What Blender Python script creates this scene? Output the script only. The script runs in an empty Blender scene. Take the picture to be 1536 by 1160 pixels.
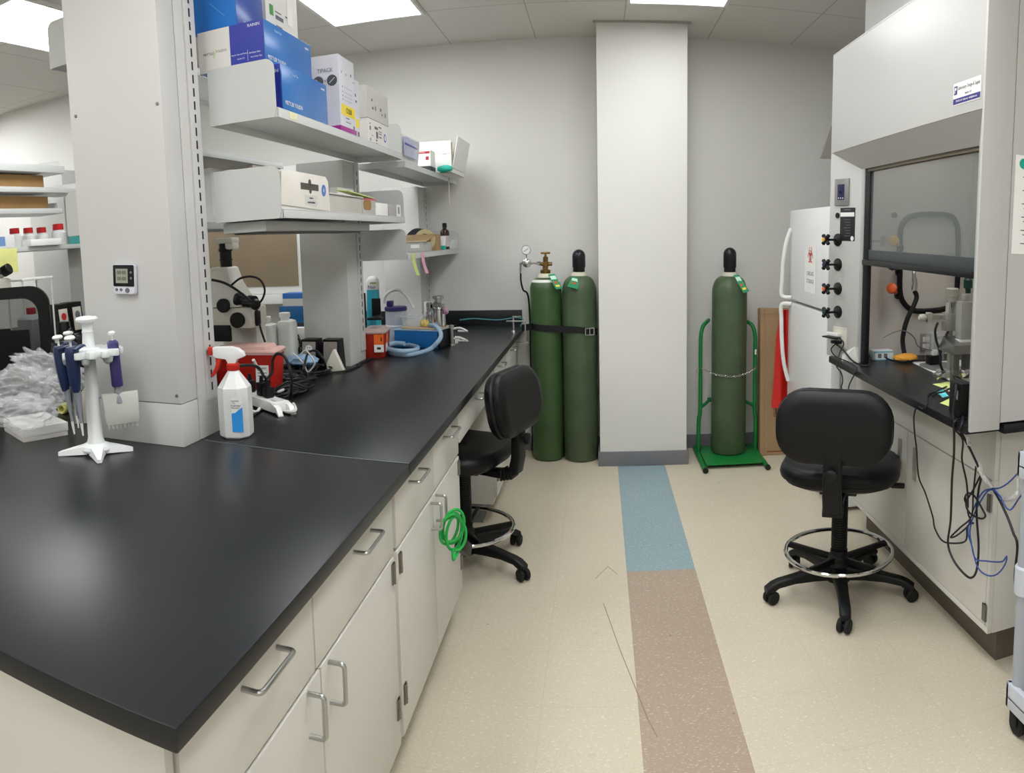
import bpy, bmesh, math, random
from mathutils import Vector, Matrix
PI = math.pi
scene = bpy.context.scene
COL = scene.collection
random.seed(7)

# ------------------------------------------------------------------ camera geometry (a surveyed panorama lens)
YAW, PITCH, ROLL, FOC, VOFF, EYE = 0.1218, 0.1018, 0.0226, 1074.7, -113.8, 1.4791
def rotm():
    cy, sy, cp, sp, cr, sr = math.cos(YAW), math.sin(YAW), math.cos(PITCH), math.sin(PITCH), math.cos(ROLL), math.sin(ROLL)
    return (Matrix(((cy, -sy, 0), (sy, cy, 0), (0, 0, 1))) @ Matrix(((1, 0, 0), (0, cp, sp), (0, -sp, cp)))
            @ Matrix(((cr, 0, sr), (0, 1, 0), (-sr, 0, cr))))
RM = rotm()
def sight(px, py):
    t = (px - 768) / FOC
    return RM @ Vector((math.sin(t), math.cos(t), (580 - py + VOFF) / FOC))
def onz(px, py, z):
    d = sight(px, py); k = (z - EYE) / d.z
    return Vector((d.x * k, d.y * k, z))
def ony(px, py, y):
    d = sight(px, py); k = y / d.y
    return Vector((d.x * k, y, EYE + d.z * k))
def onx(px, py, x):
    d = sight(px, py); k = x / d.x
    return Vector((x, d.y * k, EYE + d.z * k))

# ------------------------------------------------------------------ materials
def srgb(c):
    if isinstance(c, str):
        c = c.lstrip('#'); c = [int(c[i:i + 2], 16) / 255 for i in (0, 2, 4)]
    return tuple((v / 12.92 if v <= .04045 else ((v + .055) / 1.055) ** 2.4) for v in c) + (1.0,)
MATS = {}
def mat(name, col, rough=.5, metal=0., var=.05, scale=14., bump=0., trans=0., ior=1.45, alpha=1., spec=.5, bscale=None, coat=0., emit=0., sss=0.):
    if name in MATS: return MATS[name]
    m = bpy.data.materials.new(name); m.use_nodes = True
    nt = m.node_tree; b = nt.nodes['Principled BSDF']
    c = srgb(col)
    tc = nt.nodes.new('ShaderNodeTexCoord')
    n = nt.nodes.new('ShaderNodeTexNoise'); n.inputs['Scale'].default_value = scale; n.inputs['Detail'].default_value = 3
    nt.links.new(tc.outputs['Object'], n.inputs['Vector'])
    r = nt.nodes.new('ShaderNodeMapRange'); r.inputs[1].default_value = .3; r.inputs[2].default_value = .7
    r.inputs[3].default_value = 1 - var; r.inputs[4].default_value = 1 + var
    nt.links.new(n.outputs['Fac'], r.inputs[0])
    mx = nt.nodes.new('ShaderNodeMix'); mx.data_type = 'RGBA'; mx.blend_type = 'MULTIPLY'; mx.inputs[0].default_value = 1
    mx.inputs[6].default_value = c
    nt.links.new(r.outputs[0], mx.inputs[7]); nt.links.new(mx.outputs[2], b.inputs['Base Color'])
    b.inputs['Roughness'].default_value = rough; b.inputs['Metallic'].default_value = metal
    b.inputs['IOR'].default_value = ior; b.inputs['Specular IOR Level'].default_value = spec
    b.inputs['Transmission Weight'].default_value = trans; b.inputs['Alpha'].default_value = alpha
    b.inputs['Coat Weight'].default_value = coat
    if sss: b.inputs['Subsurface Weight'].default_value = sss; b.inputs['Subsurface Radius'].default_value = (.01, .01, .01)
    if emit:
        b.inputs['Emission Color'].default_value = c; b.inputs['Emission Strength'].default_value = emit
    if bump:
        n2 = nt.nodes.new('ShaderNodeTexNoise'); n2.inputs['Scale'].default_value = bscale or scale * 6; n2.inputs['Detail'].default_value = 4
        nt.links.new(tc.outputs['Object'], n2.inputs['Vector'])
        bp = nt.nodes.new('ShaderNodeBump'); bp.inputs['Strength'].default_value = bump; bp.inputs['Distance'].default_value = .004
        nt.links.new(n2.outputs['Fac'], bp.inputs['Height']); nt.links.new(bp.outputs['Normal'], b.inputs['Normal'])
    MATS[name] = m
    return m

# ------------------------------------------------------------------ mesh building
def BM(): return bmesh.new()
def _merge(bm, tmp, M=None, mi=0):
    vm = {}
    for v in tmp.verts:
        vm[v] = bm.verts.new(M @ v.co if M is not None else v.co)
    for f in tmp.faces:
        try:
            g = bm.faces.new([vm[v] for v in f.verts]); g.material_index = mi
        except ValueError: pass
    tmp.free()
def box(bm, lo, hi, bev=0., M=None, mi=0, seg=2):
    t = bmesh.new()
    lo, hi = [min(a, b) for a, b in zip(lo, hi)], [max(a, b) for a, b in zip(lo, hi)]
    bmesh.ops.create_cube(t, size=1)
    for v in t.verts:
        v.co = Vector([lo[i] + (v.co[i] + .5) * (hi[i] - lo[i]) for i in range(3)])
    if bev:
        bev = min(bev, .45 * min(hi[i] - lo[i] for i in range(3)))
        bmesh.ops.bevel(t, geom=t.edges[:], offset=bev, segments=seg, profile=.6, affect='EDGES')
    _merge(bm, t, M, mi); return bm
def frame_to(p0, p1):
    d = (Vector(p1) - Vector(p0)); q = d.to_track_quat('Z', 'Y')
    return Matrix.Translation(p0) @ q.to_matrix().to_4x4(), d.length
def cyl(bm, p0, p1, r0, r1=None, n=20, cap=True, mi=0, bev=0.):
    r1 = r0 if r1 is None else r1
    M, L = frame_to(p0, p1)
    prof = [(r0, 0), (r1, L)] if not bev else [(r0 - bev, 0), (r0, bev), (r1, L - bev), (r1 - bev, L)]
    lathe(bm, prof, n, M, cap, mi); return bm
def lathe(bm, prof, n=24, M=None, cap=True, mi=0, sx=1., sy=1.):
    rings = []
    for r, z in prof:
        ring = []
        for k in range(n):
            a = 2 * PI * k / n
            p = Vector((r * math.cos(a) * sx, r * math.sin(a) * sy, z))
            ring.append(bm.verts.new(M @ p if M is not None else p))
        rings.append(ring)
    for a, b in zip(rings, rings[1:]):
        for k in range(n):
            f = bm.faces.new((a[k], a[(k + 1) % n], b[(k + 1) % n], b[k])); f.material_index = mi
    if cap:
        for ring, rev in ((rings[0], True), (rings[-1], False)):
            f = bm.faces.new(ring[::-1] if rev else ring); f.material_index = mi
    return bm
def spline(pts, k=8, closed=False):
    P = [Vector(p) for p in pts]
    if len(P) < 3 and not closed: return P
    out = []; n = len(P)
    rng = range(n) if closed else range(n - 1)
    for i in rng:
        if closed: p0, p1, p2, p3 = P[i - 1], P[i], P[(i + 1) % n], P[(i + 2) % n]
        else: p0, p1, p2, p3 = P[max(i - 1, 0)], P[i], P[i + 1], P[min(i + 2, n - 1)]
        for j in range(k):
            t = j / k; t2 = t * t; t3 = t2 * t
            out.append(.5 * ((2 * p1) + (p2 - p0) * t + (2 * p0 - 5 * p1 + 4 * p2 - p3) * t2 + (3 * p1 - p0 - 3 * p2 + p3) * t3))
    if not closed: out.append(P[-1])
    return out
def tube(bm, pts, r, n=8, smooth=True, closed=False, k=8, mi=0):
    P = spline(pts, k, closed) if smooth else [Vector(p) for p in pts]
    Q = [P[0]]
    for p in P[1:]:
        if (p - Q[-1]).length > 1e-5: Q.append(p)
    P = Q
    up = None; rings = []; m = len(P)
    for i, p in enumerate(P):
        if closed: d = P[(i + 1) % m] - P[i - 1]
        else: d = P[min(i + 1, m - 1)] - P[max(i - 1, 0)]
        if d.length < 1e-9: d = Vector((0, 0, 1))
        d.normalize()
        if up is None:
            up = Vector((0, 0, 1)) if abs(d.z) < .9 else Vector((1, 0, 0))
        up = (up - d * up.dot(d))
        if up.length < 1e-6: up = d.orthogonal()
        up.normalize(); s = d.cross(up)
        rr = r[min(i * len(r) // m, len(r) - 1)] if isinstance(r, (list, tuple)) else r
        rings.append([bm.verts.new(p + rr * (math.cos(2 * PI * j / n) * up + math.sin(2 * PI * j / n) * s)) for j in range(n)])
    pairs = list(zip(rings, rings[1:])) + ([(rings[-1], rings[0])] if closed else [])
    for a, b in pairs:
        for j in range(n):
            f = bm.faces.new((a[j], b[j], b[(j + 1) % n], a[(j + 1) % n])); f.material_index = mi
    if not closed:
        f = bm.faces.new(rings[0]); f.material_index = mi
        f = bm.faces.new(rings[-1][::-1]); f.material_index = mi
    return bm
def prism(bm, poly, h, M=None, mi=0, bev=0.):
    """poly in local XY, extruded along local Z from 0 to h"""
    t = bmesh.new()
    vs = [t.verts.new((x, y, 0)) for x, y in poly]
    f = t.faces.new(vs)
    r = bmesh.ops.extrude_face_region(t, geom=[f])
    for v in r['geom']:
        if isinstance(v, bmesh.types.BMVert): v.co.z = h
    bmesh.ops.recalc_face_normals(t, faces=t.faces[:])
    if bev: bmesh.ops.bevel(t, geom=t.edges[:], offset=bev, segments=2, profile=.6, affect='EDGES')
    _merge(bm, t, M, mi); return bm
def rrect(w, h, r, n=5, cx=0, cy=0):
    out = []
    for sx, sy, a0 in ((1, 1, 0), (-1, 1, 90), (-1, -1, 180), (1, -1, 270)):
        for k in range(n + 1):
            a = math.radians(a0 + 90 * k / n)
            out.append((cx + sx * (w / 2 - r) + r * math.cos(a), cy + sy * (h / 2 - r) + r * math.sin(a)))
    return out
def axes(o, x, y, z=None):
    x = Vector(x).normalized(); y = Vector(y).normalized(); z = x.cross(y) if z is None else Vector(z)
    M = Matrix((x, y, z)).transposed().to_4x4(); M.translation = Vector(o); return M
XZ = lambda o: axes(o, (1, 0, 0), (0, 0, 1))          # local xy -> world xz, extrudes to -y
YZ = lambda o: axes(o, (0, -1, 0), (0, 0, 1))         # seen from +... extrudes to -x
YZP = lambda o: axes(o, (0, 1, 0), (0, 0, 1))         # extrudes to +x
def loft(bm, loops, capa=True, mi=0):
    rings = [[bm.verts.new(p) for p in L] for L in loops]
    n = len(rings[0])
    for a, b in zip(rings, rings[1:]):
        for j in range(n):
            f = bm.faces.new((a[j], a[(j + 1) % n], b[(j + 1) % n], b[j])); f.material_index = mi
    if capa:
        bm.faces.new(rings[0][::-1]).material_index = mi; bm.faces.new(rings[-1]).material_index = mi
    return bm

ROOTM = {}
def thing(name, label, cat, loc=(0, 0, 0), rz=0., group=None):
    o = bpy.data.objects.new(name, None); COL.objects.link(o)
    o.location = loc; o.rotation_euler = (0, 0, rz); o.empty_display_size = .05
    o['label'] = label; o['category'] = cat
    if group: o['group'] = group
    ROOTM[o.name] = Matrix.Translation(loc) @ Matrix.Rotation(rz, 4, 'Z')
    return o
def obj(name, bm, m, parent=None, world=False, smooth=35., label=None, kind=None):
    bmesh.ops.recalc_face_normals(bm, faces=bm.faces[:])
    if world and parent is not None:
        r = parent
        while r.parent: r = r.parent
        if r.name in ROOTM: bmesh.ops.transform(bm, matrix=ROOTM[r.name].inverted(), verts=bm.verts[:])
    me = bpy.data.meshes.new(name); bm.to_mesh(me); bm.free()
    for mm in (m if isinstance(m, (list, tuple)) else [m]): me.materials.append(mm)
    if smooth:
        me.polygons.foreach_set('use_smooth', [True] * len(me.polygons))
        me.set_sharp_from_angle(angle=math.radians(smooth))
    o = bpy.data.objects.new(name, me); COL.objects.link(o)
    if parent is not None: o.parent = parent
    if label: o['label'] = label
    if kind: o['kind'] = kind
    return o
def tag(o, label, cat, group=None):
    """a top-level thing that is one mesh: put its origin on its base"""
    me = o.data
    xs = [v.co for v in me.vertices]
    lo = [min(p[i] for p in xs) for i in range(3)]; hi = [max(p[i] for p in xs) for i in range(3)]
    c = Vector(((lo[0] + hi[0]) / 2, (lo[1] + hi[1]) / 2, lo[2]))
    me.transform(Matrix.Translation(-c)); o.location = c
    o['label'] = label; o['category'] = cat
    if group: o['group'] = group
    return o
def struct(name, bm, m, smooth=30.):
    return obj(name, bm, m, None, smooth=smooth, kind='structure')
def copy_thing(root, loc, rz, label, group=None):
    r = root.copy(); COL.objects.link(r); r.location = loc; r.rotation_euler = (0, 0, rz); r['label'] = label
    if group: r['group'] = group
    ROOTM[r.name] = Matrix.Translation(loc) @ Matrix.Rotation(rz, 4, 'Z')
    for c in list(root.children):
        d = c.copy(); COL.objects.link(d); d.parent = r
        for g in list(c.children):
            e = g.copy(); COL.objects.link(e); e.parent = d
    return r
def text(s, M, size, m, parent, name='lettering', world=True, align='CENTER', off=.0008, sx=1., bold=0.):
    """lettering lying in the XY plane of M (M maps text space to the world), pressed off along its Z"""
    c = bpy.data.curves.new(name, 'FONT'); c.body = s; c.size = size; c.align_x = align; c.align_y = 'CENTER'
    c.extrude = .0002; c.resolution_u = 2; c.offset = bold
    t = bpy.data.objects.new(name, c); COL.objects.link(t)
    bpy.context.view_layer.update()
    me = bpy.data.meshes.new_from_object(t.evaluated_get(bpy.context.evaluated_depsgraph_get()))
    bpy.data.objects.remove(t); bpy.data.curves.remove(c)
    T = M @ Matrix.Translation((0, 0, off)) @ Matrix.Diagonal((sx, 1, 1, 1))
    r = parent
    while r.parent: r = r.parent
    if world and r.name in ROOTM: T = ROOTM[r.name].inverted() @ T
    me.transform(T); me.materials.clear(); me.materials.append(m); me.name = name
    o = bpy.data.objects.new(name, me); COL.objects.link(o); o.parent = parent
    return o
def patch(bm, M, w, h, cx=0, cy=0, t=.0006, mi=0, off=.0002):
    """a thin printed patch (a sticker) on the plane of M"""
    box(bm, (cx - w / 2, cy - h / 2, off), (cx + w / 2, cy + h / 2, off + t), 0, M, mi); return bm
def cable(name, pts, r, m, label, cat='cable', group=None, n=7, k=8):
    o = obj(name, tube(BM(), pts, r, n, k=k), m); tag(o, label, cat, group); return o
# ------------------------------------------------------------------ palette
WHITE = mat('white_plastic', 'e6e6e4', .35, var=.02)
LAB = mat('lab_grey_enamel', 'd2d0c9', .38, var=.02, scale=3)
SHELF = mat('shelf_grey_enamel', 'c6c8c6', .42, var=.02, scale=4)
POST = mat('post_grey_enamel', 'c6c6c2', .45, var=.02, scale=3)
PILLAR = mat('pillar_enamel', 'cac9c7', .42, var=.015, scale=2)
SLOT = mat('slot_dark', '1c1d1e', .8)
BLACKTOP = mat('black_epoxy_top', '181b1e', .32, var=.10, scale=2.2, bump=.012, bscale=400, spec=.5)
BLACKEDGE = BLACKTOP
CHROME = mat('brushed_steel', 'b9bab8', .28, 1., var=.04)
SHINY = mat('chrome', 'd2d3d4', .1, 1., var=.02)
DARKMETAL = mat('hinge_metal', '8d8b84', .4, 1.)
RUB = mat('black_plastic', '0f1011', .45, var=.08, spec=.35)
VINYL = mat('black_vinyl', '0f1113', .42, var=.08, scale=20, bump=.05, bscale=300, spec=.28)
RUBBER = mat('black_rubber', '101112', .7)
CORD = mat('cord_black', '131416', .5)
WCORD = mat('cord_white', 'd6d6d2', .5)
GREYB = mat('baseboard_vinyl', '75757a', .55, var=.04)
PAPER = mat('white_paper', 'ecece9', .8, var=.015)
CARD = mat('kraft_cardboard', 'a98c68', .8, var=.05, scale=8)
CARD2 = mat('kraft_cardboard_deep', '967447', .8, var=.05, scale=8)
GCARD = mat('white_grey_carton', 'cbc9c4', .7, var=.02)
WCARD = mat('white_carton', 'dedbd6', .65, var=.02)
INK = mat('ink_black', '26272b', .7)
INKG = mat('ink_grey', '6b6d72', .7)
BLUE = mat('carton_blue', '2466ad', .32, var=.05, scale=5)
ROYAL = mat('carton_royal_blue', '2a37a0', .35, var=.05, scale=5)
SKYB = mat('carton_bright_blue', '1f74c8', .35, var=.05, scale=5)
GREENCYL = mat('cylinder_green', '3d5834', .36, var=.13, scale=6, bump=.03, bscale=40)
RUST = mat('cylinder_green_worn', '495b40', .42, var=.14, scale=7, bump=.05, bscale=40)
CART = mat('cart_green', '187a38', .35, var=.06)
RED = mat('red_plastic', 'c2261c', .35, var=.04)
DRED = mat('red_plastic_deep', 'a52a1c', .38, var=.04)
BRASS = mat('brass', '94764a', .35, 1., var=.08)
ORANGE = mat('label_orange', 'f26a1b', .6)
YELLOW = mat('label_yellow', 'e9cf3a', .6)
YNOTE = mat('note_yellow', 'dfe08e', .8)
YGNOTE = mat('note_lime', 'c9d986', .8)
PNOTE = mat('note_pink', 'e5a9bf', .8)
CYNOTE = mat('note_cyan', '67c9d4', .8)
TEAL = mat('teal_plastic', '12a58f', .5)
def glassy(name, col, rough=.15, alpha=.35, spec=.5):
    return mat(name, col, rough, alpha=alpha, var=.05, spec=spec)
CLEARP = glassy('clear_plastic', 'dfe4e6', .12, .35)
MILK = mat('milky_plastic', 'd3d5d3', .45, alpha=.9, var=.03)

def floor_mat():
    m = bpy.data.materials.new('vinyl_tile_floor'); m.use_nodes = True; nt = m.node_tree; N = nt.nodes; Lk = nt.links.new
    b = N['Principled BSDF']; tc = N.new('ShaderNodeTexCoord')
    def noise(sc, det=3, dist=0., stretch=None):
        n = N.new('ShaderNodeTexNoise'); n.inputs['Scale'].default_value = sc; n.inputs['Detail'].default_value = det
        n.inputs['Distortion'].default_value = dist
        if stretch:
            mp = N.new('ShaderNodeMapping'); mp.inputs['Scale'].default_value = stretch; mp.inputs['Rotation'].default_value = (0, 0, .35)
            Lk(tc.outputs['Object'], mp.inputs[0]); Lk(mp.outputs[0], n.inputs['Vector'])
        else: Lk(tc.outputs['Object'], n.inputs['Vector'])
        return n
    def ramp(src, p0, p1):
        r = N.new('ShaderNodeMapRange'); r.inputs[1].default_value = p0; r.inputs[2].default_value = p1; Lk(src, r.inputs[0]); return r.outputs[0]
    def mix(fac, a, c, mode='MIX'):
        x = N.new('ShaderNodeMix'); x.data_type = 'RGBA'; x.blend_type = mode
        for s, v in ((0, fac), (6, a), (7, c)):
            if isinstance(v, (float, int)): x.inputs[s].default_value = v
            elif isinstance(v, tuple): x.inputs[s].default_value = v
            else: Lk(v, x.inputs[s])
        return x.outputs[2]
    def cmpx(axis, val, op):
        s = N.new('ShaderNodeSeparateXYZ'); Lk(tc.outputs['Object'], s.inputs[0])
        q = N.new('ShaderNodeMath'); q.operation = op; q.inputs[1].default_value = val; Lk(s.outputs[axis], q.inputs[0]); return q.outputs[0]
    def mul(a, c):
        q = N.new('ShaderNodeMath'); q.operation = 'MULTIPLY'; Lk(a, q.inputs[0]); Lk(c, q.inputs[1]); return q.outputs[0]
    inx = mul(cmpx(0, .112, 'GREATER_THAN'), cmpx(0, .417, 'LESS_THAN'))
    far = cmpx(1, 3.033, 'GREATER_THAN')
    base = mix(inx, srgb('ccc2ad'), mix(far, srgb('a89684'), srgb('8ba2a8')))
    n1 = noise(90, 2, .6, (1, 2.2, 1)); light = ramp(n1.outputs['Fac'], .60, .68)
    base = mix(mulc(nt, light, .5), base, mix(.55, base, (1, 1, 1, 1)))
    n2 = noise(70, 3, .3, (2.2, 1, 1)); dark = ramp(n2.outputs['Fac'], .62, .72)
    base = mix(mulc(nt, dark, .30), base, mix(.5, base, srgb('6b5a44')))
    n3 = noise(1.1, 4); base = mix(1., base, ramp2(nt, n3.outputs['Fac'], .3, .75, 1.05, .93), 'MULTIPLY')
    n4 = noise(26, 1); spot = ramp(n4.outputs['Fac'], .80, .82); base = mix(mulc(nt, spot, .55), base, srgb('4a3f33'))
    n5 = noise(6, 3, 1.5); scuff = ramp(n5.outputs['Fac'], .66, .8); base = mix(mulc(nt, scuff, .15), base, srgb('77664f'))
    br = N.new('ShaderNodeTexBrick'); br.offset = 0; br.inputs['Scale'].default_value = 1
    br.inputs['Brick Width'].default_value = .3048; br.inputs['Row Height'].default_value = .3048; br.inputs['Mortar Size'].default_value = .0006
    mp = N.new('ShaderNodeMapping'); mp.inputs['Location'].default_value = (-.112, -3.033, 0); Lk(tc.outputs['Object'], mp.inputs[0]); Lk(mp.outputs[0], br.inputs['Vector'])
    base = mix(mulc(nt, br.outputs['Fac'], .22), base, srgb('5d5243'))
    Lk(base, b.inputs['Base Color']); b.inputs['Roughness'].default_value = .42; b.inputs['Specular IOR Level'].default_value = .35
    return m
def mulc(nt, src, k):
    q = nt.nodes.new('ShaderNodeMath'); q.operation = 'MULTIPLY'; q.inputs[1].default_value = k; nt.links.new(src, q.inputs[0]); return q.outputs[0]
def ramp2(nt, src, a, b, c, d):
    r = nt.nodes.new('ShaderNodeMapRange')
    for i, v in enumerate((a, b, c, d)): r.inputs[i + 1].default_value = v
    nt.links.new(src, r.inputs[0]); return r.outputs[0]
def ceil_mat():
    m = bpy.data.materials.new('ceiling_tiles'); m.use_nodes = True; nt = m.node_tree; N = nt.nodes; Lk = nt.links.new
    b = N['Principled BSDF']; tc = N.new('ShaderNodeTexCoord')
    br = N.new('ShaderNodeTexBrick'); br.offset = 0; br.inputs['Scale'].default_value = 1
    br.inputs['Brick Width'].default_value = .567; br.inputs['Row Height'].default_value = 1.134; br.inputs['Mortar Size'].default_value = .004
    br.inputs['Color1'].default_value = br.inputs['Color2'].default_value = srgb('d2cfc9'); br.inputs['Mortar'].default_value = srgb('aeaba5')
    mp = N.new('ShaderNodeMapping'); mp.inputs['Location'].default_value = (-.17 + .567 * 20, -4.14 + 1.134 * 20, 0)
    Lk(tc.outputs['Object'], mp.inputs[0]); Lk(mp.outputs[0], br.inputs['Vector'])
    n = N.new('ShaderNodeTexNoise'); n.inputs['Scale'].default_value = 140; Lk(tc.outputs['Object'], n.inputs['Vector'])
    x = N.new('ShaderNodeMix'); x.data_type = 'RGBA'; x.blend_type = 'MULTIPLY'; x.inputs[0].default_value = 1
    Lk(br.outputs['Color'], x.inputs[6]); Lk(ramp2(nt, n.outputs['Fac'], .3, .7, .95, 1.03), x.inputs[7]); Lk(x.outputs[2], b.inputs['Base Color'])
    b.inputs['Roughness'].default_value = .9
    return m
WALLM = mat('wall_paint', 'd9d8d4', .75, var=.02, scale=1.2, bump=.02, bscale=250)
COLM = mat('column_paint', 'e2e1dd', .7, var=.015, scale=2, bump=.02, bscale=250)

# ------------------------------------------------------------------ the room
CZ, YB = 2.78, 4.86
struct('floor', box(BM(), (-6.2, -3.2, -.1), (2.15, 5.0, 0)), floor_mat())
FL = [o for o in COL.objects if o.name == 'floor'][0]
for path in (((905, 905), (930, 975), (957, 1042)), ((957, 1042), (972, 1080), (986, 1106)), ((893, 868), (912, 850), (926, 862))):
    P = [onz(px, py, .0002) for px, py in path]; bm = BM()
    for a, b in zip(P, P[1:]):
        s = Vector((-(b - a).y, (b - a).x, 0)).normalized() * .0016
        bm.faces.new([bm.verts.new(q) for q in (a - s, b - s, b + s, a + s)])
    obj('scuff_mark', bm, mat('scuff_brown', '8d7a64', .6), FL, smooth=0)
struct('ceiling', box(BM(), (-6.2, -3.2, CZ), (2.15, 5.0, CZ + .1)), ceil_mat())
bm = BM(); box(bm, (-3.4, YB, 0), (2.15, YB + .1, CZ)); box(bm, (-6.2, 4.33, 0), (-3.4, YB + .1, CZ)); struct('wall_back', bm, WALLM)
struct('wall_right', box(BM(), (2.05, -3.2, 0), (2.15, YB, CZ)), WALLM)
struct('wall_left', box(BM(), (-6.3, -3.2, 0), (-6.2, 4.9, CZ)), WALLM)
struct('wall_front', box(BM(), (-6.2, -3.3, 0), (2.15, -3.2, CZ)), WALLM)
struct('wall_column', box(BM(), (.0, 4.505, 0), (.56, YB, CZ), .004), COLM)
bm = BM(); box(bm, (-.012, 4.493, 0), (.572, 4.505, .095), .003); box(bm, (-.012, 4.505, 0), (0, YB, .095), .003); box(bm, (.56, 4.505, 0), (.572, YB, .095), .003)
struct('baseboard_column', bm, GREYB)
bm = BM(); box(bm, (-.53, YB - .008, 0), (-.013, YB, .095), .002); box(bm, (.573, YB - .008, 0), (2.05, YB, .095), .002); struct('baseboard_back', bm, GREYB)
struct('trim_1', box(BM(), (-.02, 4.495, CZ - .012), (.58, 4.505, CZ), 0), mat('ceiling_angle', 'a9a69f', .6))

# ------------------------------------------------------------------ ceiling lights
def diffuser(k): return mat('light_diffuser_%d' % round(k * 100), 'f9fbfc', .5, var=0, emit=12.0 * k)
LFRAME = mat('light_frame', 'd9d8d4', .5)
def ceiling_light(x, y, label, k=1.):
    t = thing('ceiling_light', label, 'ceiling light', (x, y, CZ - .02), 0, 'ceiling light panels')
    w, h = .567 / 2 - .004, 1.134 / 2 - .004
    bm = BM()
    for a, b_ in (((-w, -h), (w, -h + .018)), ((-w, h - .018), (w, h)), ((-w, -h + .018), (-w + .018, h - .018)), ((w - .018, -h + .018), (w, h - .018))):
        box(bm, (a[0], a[1], 0), (b_[0], b_[1], .019))
    obj('frame', bm, LFRAME, t)
    obj('diffuser', box(BM(), (-w + .018, -h + .018, .006), (w - .018, h - .018, .016)), diffuser(k), t)
gx = .17 + .567 / 2
for x, y, lb, k in ((gx - 3 * .567, 4.14 - .567, 'bright ceiling light panel above the shelves stacked with blue boxes', .8),
                 (gx, 4.14 - .567, 'bright ceiling light panel in front of the square white column', .55),
                 (gx - 5.5 * .567 - .1, 3.07, 'bright ceiling light panel over the farther bench beyond the tall pillar', .9),
                 ):
    ceiling_light(x, y, lb, k)
for x, y, k in ((gx - .3, 2.0, 1.05), (gx - 3 * .567, .5, .95), (gx, .5, .7), (gx - 3 * .567, -1.8, .5), (gx, -1.8, .5), (gx + 2 * .567, -1.8, .6),
                (gx - 7 * .567, .6, .7), (gx - 7 * .567, -1.6, .6), (gx - 9 * .567, 3.3, 1.3), (gx - 9 * .567, .6, .9)):  # panels out of view, added and set in strength to spread the light
    ceiling_light(x, y, 'unseen ceiling light panel added for the light it gives the lab', k)

# ------------------------------------------------------------------ camera
cam = bpy.data.cameras.new('camera'); co = bpy.data.objects.new('camera', cam); COL.objects.link(co)
cam.type = 'PANO'; cam.panorama_type = 'CENTRAL_CYLINDRICAL'; cam.central_cylindrical_radius = 1.0
cam.central_cylindrical_range_u_min = -768 / FOC; cam.central_cylindrical_range_u_max = 768 / FOC
cam.central_cylindrical_range_v_min = (-580 + VOFF) / FOC; cam.central_cylindrical_range_v_max = (580 + VOFF) / FOC
cam.clip_start = .01
MW = Matrix((RM.col[0], RM.col[2], -RM.col[1])).transposed().to_4x4(); MW.translation = (0, 0, EYE)
co.matrix_world = MW
scene.camera = co
w = bpy.data.worlds.new('room_air'); scene.world = w; w.use_nodes = True
w.node_tree.nodes['Background'].inputs[0].default_value = (.8, .85, .9, 1); w.node_tree.nodes['Background'].inputs[1].default_value = .05
vs = scene.view_settings; vs.view_transform = 'Standard'; vs.look = 'None'; vs.gamma = 1; vs.use_curve_mapping = False; vs.exposure = 0.3
scene.cycles.use_denoising = True
scene.cycles.max_bounces = 10; scene.cycles.diffuse_bounces = 5; scene.cycles.glossy_bounces = 4; scene.cycles.transparent_max_bounces = 16
scene.cycles.sample_clamp_indirect = 4.0
# ------------------------------------------------------------------ the near lab bench
BT = .885
def worktop(name, poly, label):
    o = obj(name, prism(BM(), poly, BT - .85, Matrix.Translation((0, 0, .85)), bev=.004), BLACKTOP); tag(o, label, 'worktop', 'black bench worktops'); return o
worktop('worktop', [(-2.255, .688), (-.505, .688), (-.505, 1.80), (-2.255, 1.994)], 'black epoxy worktop, the nearest section in front of the tall pillar')
worktop('worktop', [(-2.255, 1.996), (-.505, 1.802), (-.505, 4.838), (-2.255, 4.838)], 'black epoxy worktop, the long section running back to the wall')
o = obj('seam_filler', prism(BM(), [(-1.19, 1.8748), (-.506, 1.7992), (-.506, 1.8022), (-1.19, 1.8778)], .0006, Matrix.Translation((0, 0, BT))), mat('seam_grey', '6f7377', .6), smooth=0); tag(o, 'thin grey seam of filler between the two black worktop sections', 'seam')
o = obj('backsplash', box(BM(), (-2.2, 4.84, BT - .0), (-.525, YB, BT + .10), .003), BLACKTOP); tag(o, 'black backsplash standing at the wall end of the long worktop', 'backsplash')

XF = -.535
def bar_handle(parent, p0, p1, out, r=.0048, label=None):
    """a bent wire pull from p0 to p1 standing off along out"""
    p0, p1, out = Vector(p0), Vector(p1), Vector(out); d = (p1 - p0).normalized()
    c = .009
    pts = [p0, p0 + out - out.normalized() * c]
    for k in range(1, 5):
        a = PI / 2 * k / 5; pts.append(p0 + out - out.normalized() * c * (1 - math.sin(a)) + d * c * (1 - math.cos(a)))
    pts.append(p0 + out + d * c); pts.append(p1 + out - d * c)
    for k in range(1, 5):
        a = PI / 2 * k / 5; pts.append(p1 + out - d * c * (1 - math.sin(a)) - out.normalized() * c * (1 - math.cos(a)))
    pts += [p1 + out - out.normalized() * c, p1]
    return obj('handle', tube(BM(), pts, r, 10, smooth=False), CHROME, parent, world=True, label=label)
def hinge(parent, x, y, z, h=.055):
    bm = BM(); cyl(bm, (x, y, z - h / 2), (x, y, z + h / 2), .0055, n=10); box(bm, (x - .004, y - .012, z - h / 2), (x + .001, y + .012, z + h / 2))
    for k in (-.3, .3): cyl(bm, (x, y, z + k * h - .001), (x, y, z + k * h + .001), .0062, n=10)
    return obj('hinge', bm, DARKMETAL, parent, world=True)
def front(parent, name, y0, y1, z0, z1):
    return obj(name, box(BM(), (XF - .018, y0, z0), (XF, y1, z1), .0025), LAB, parent, world=True)
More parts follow.
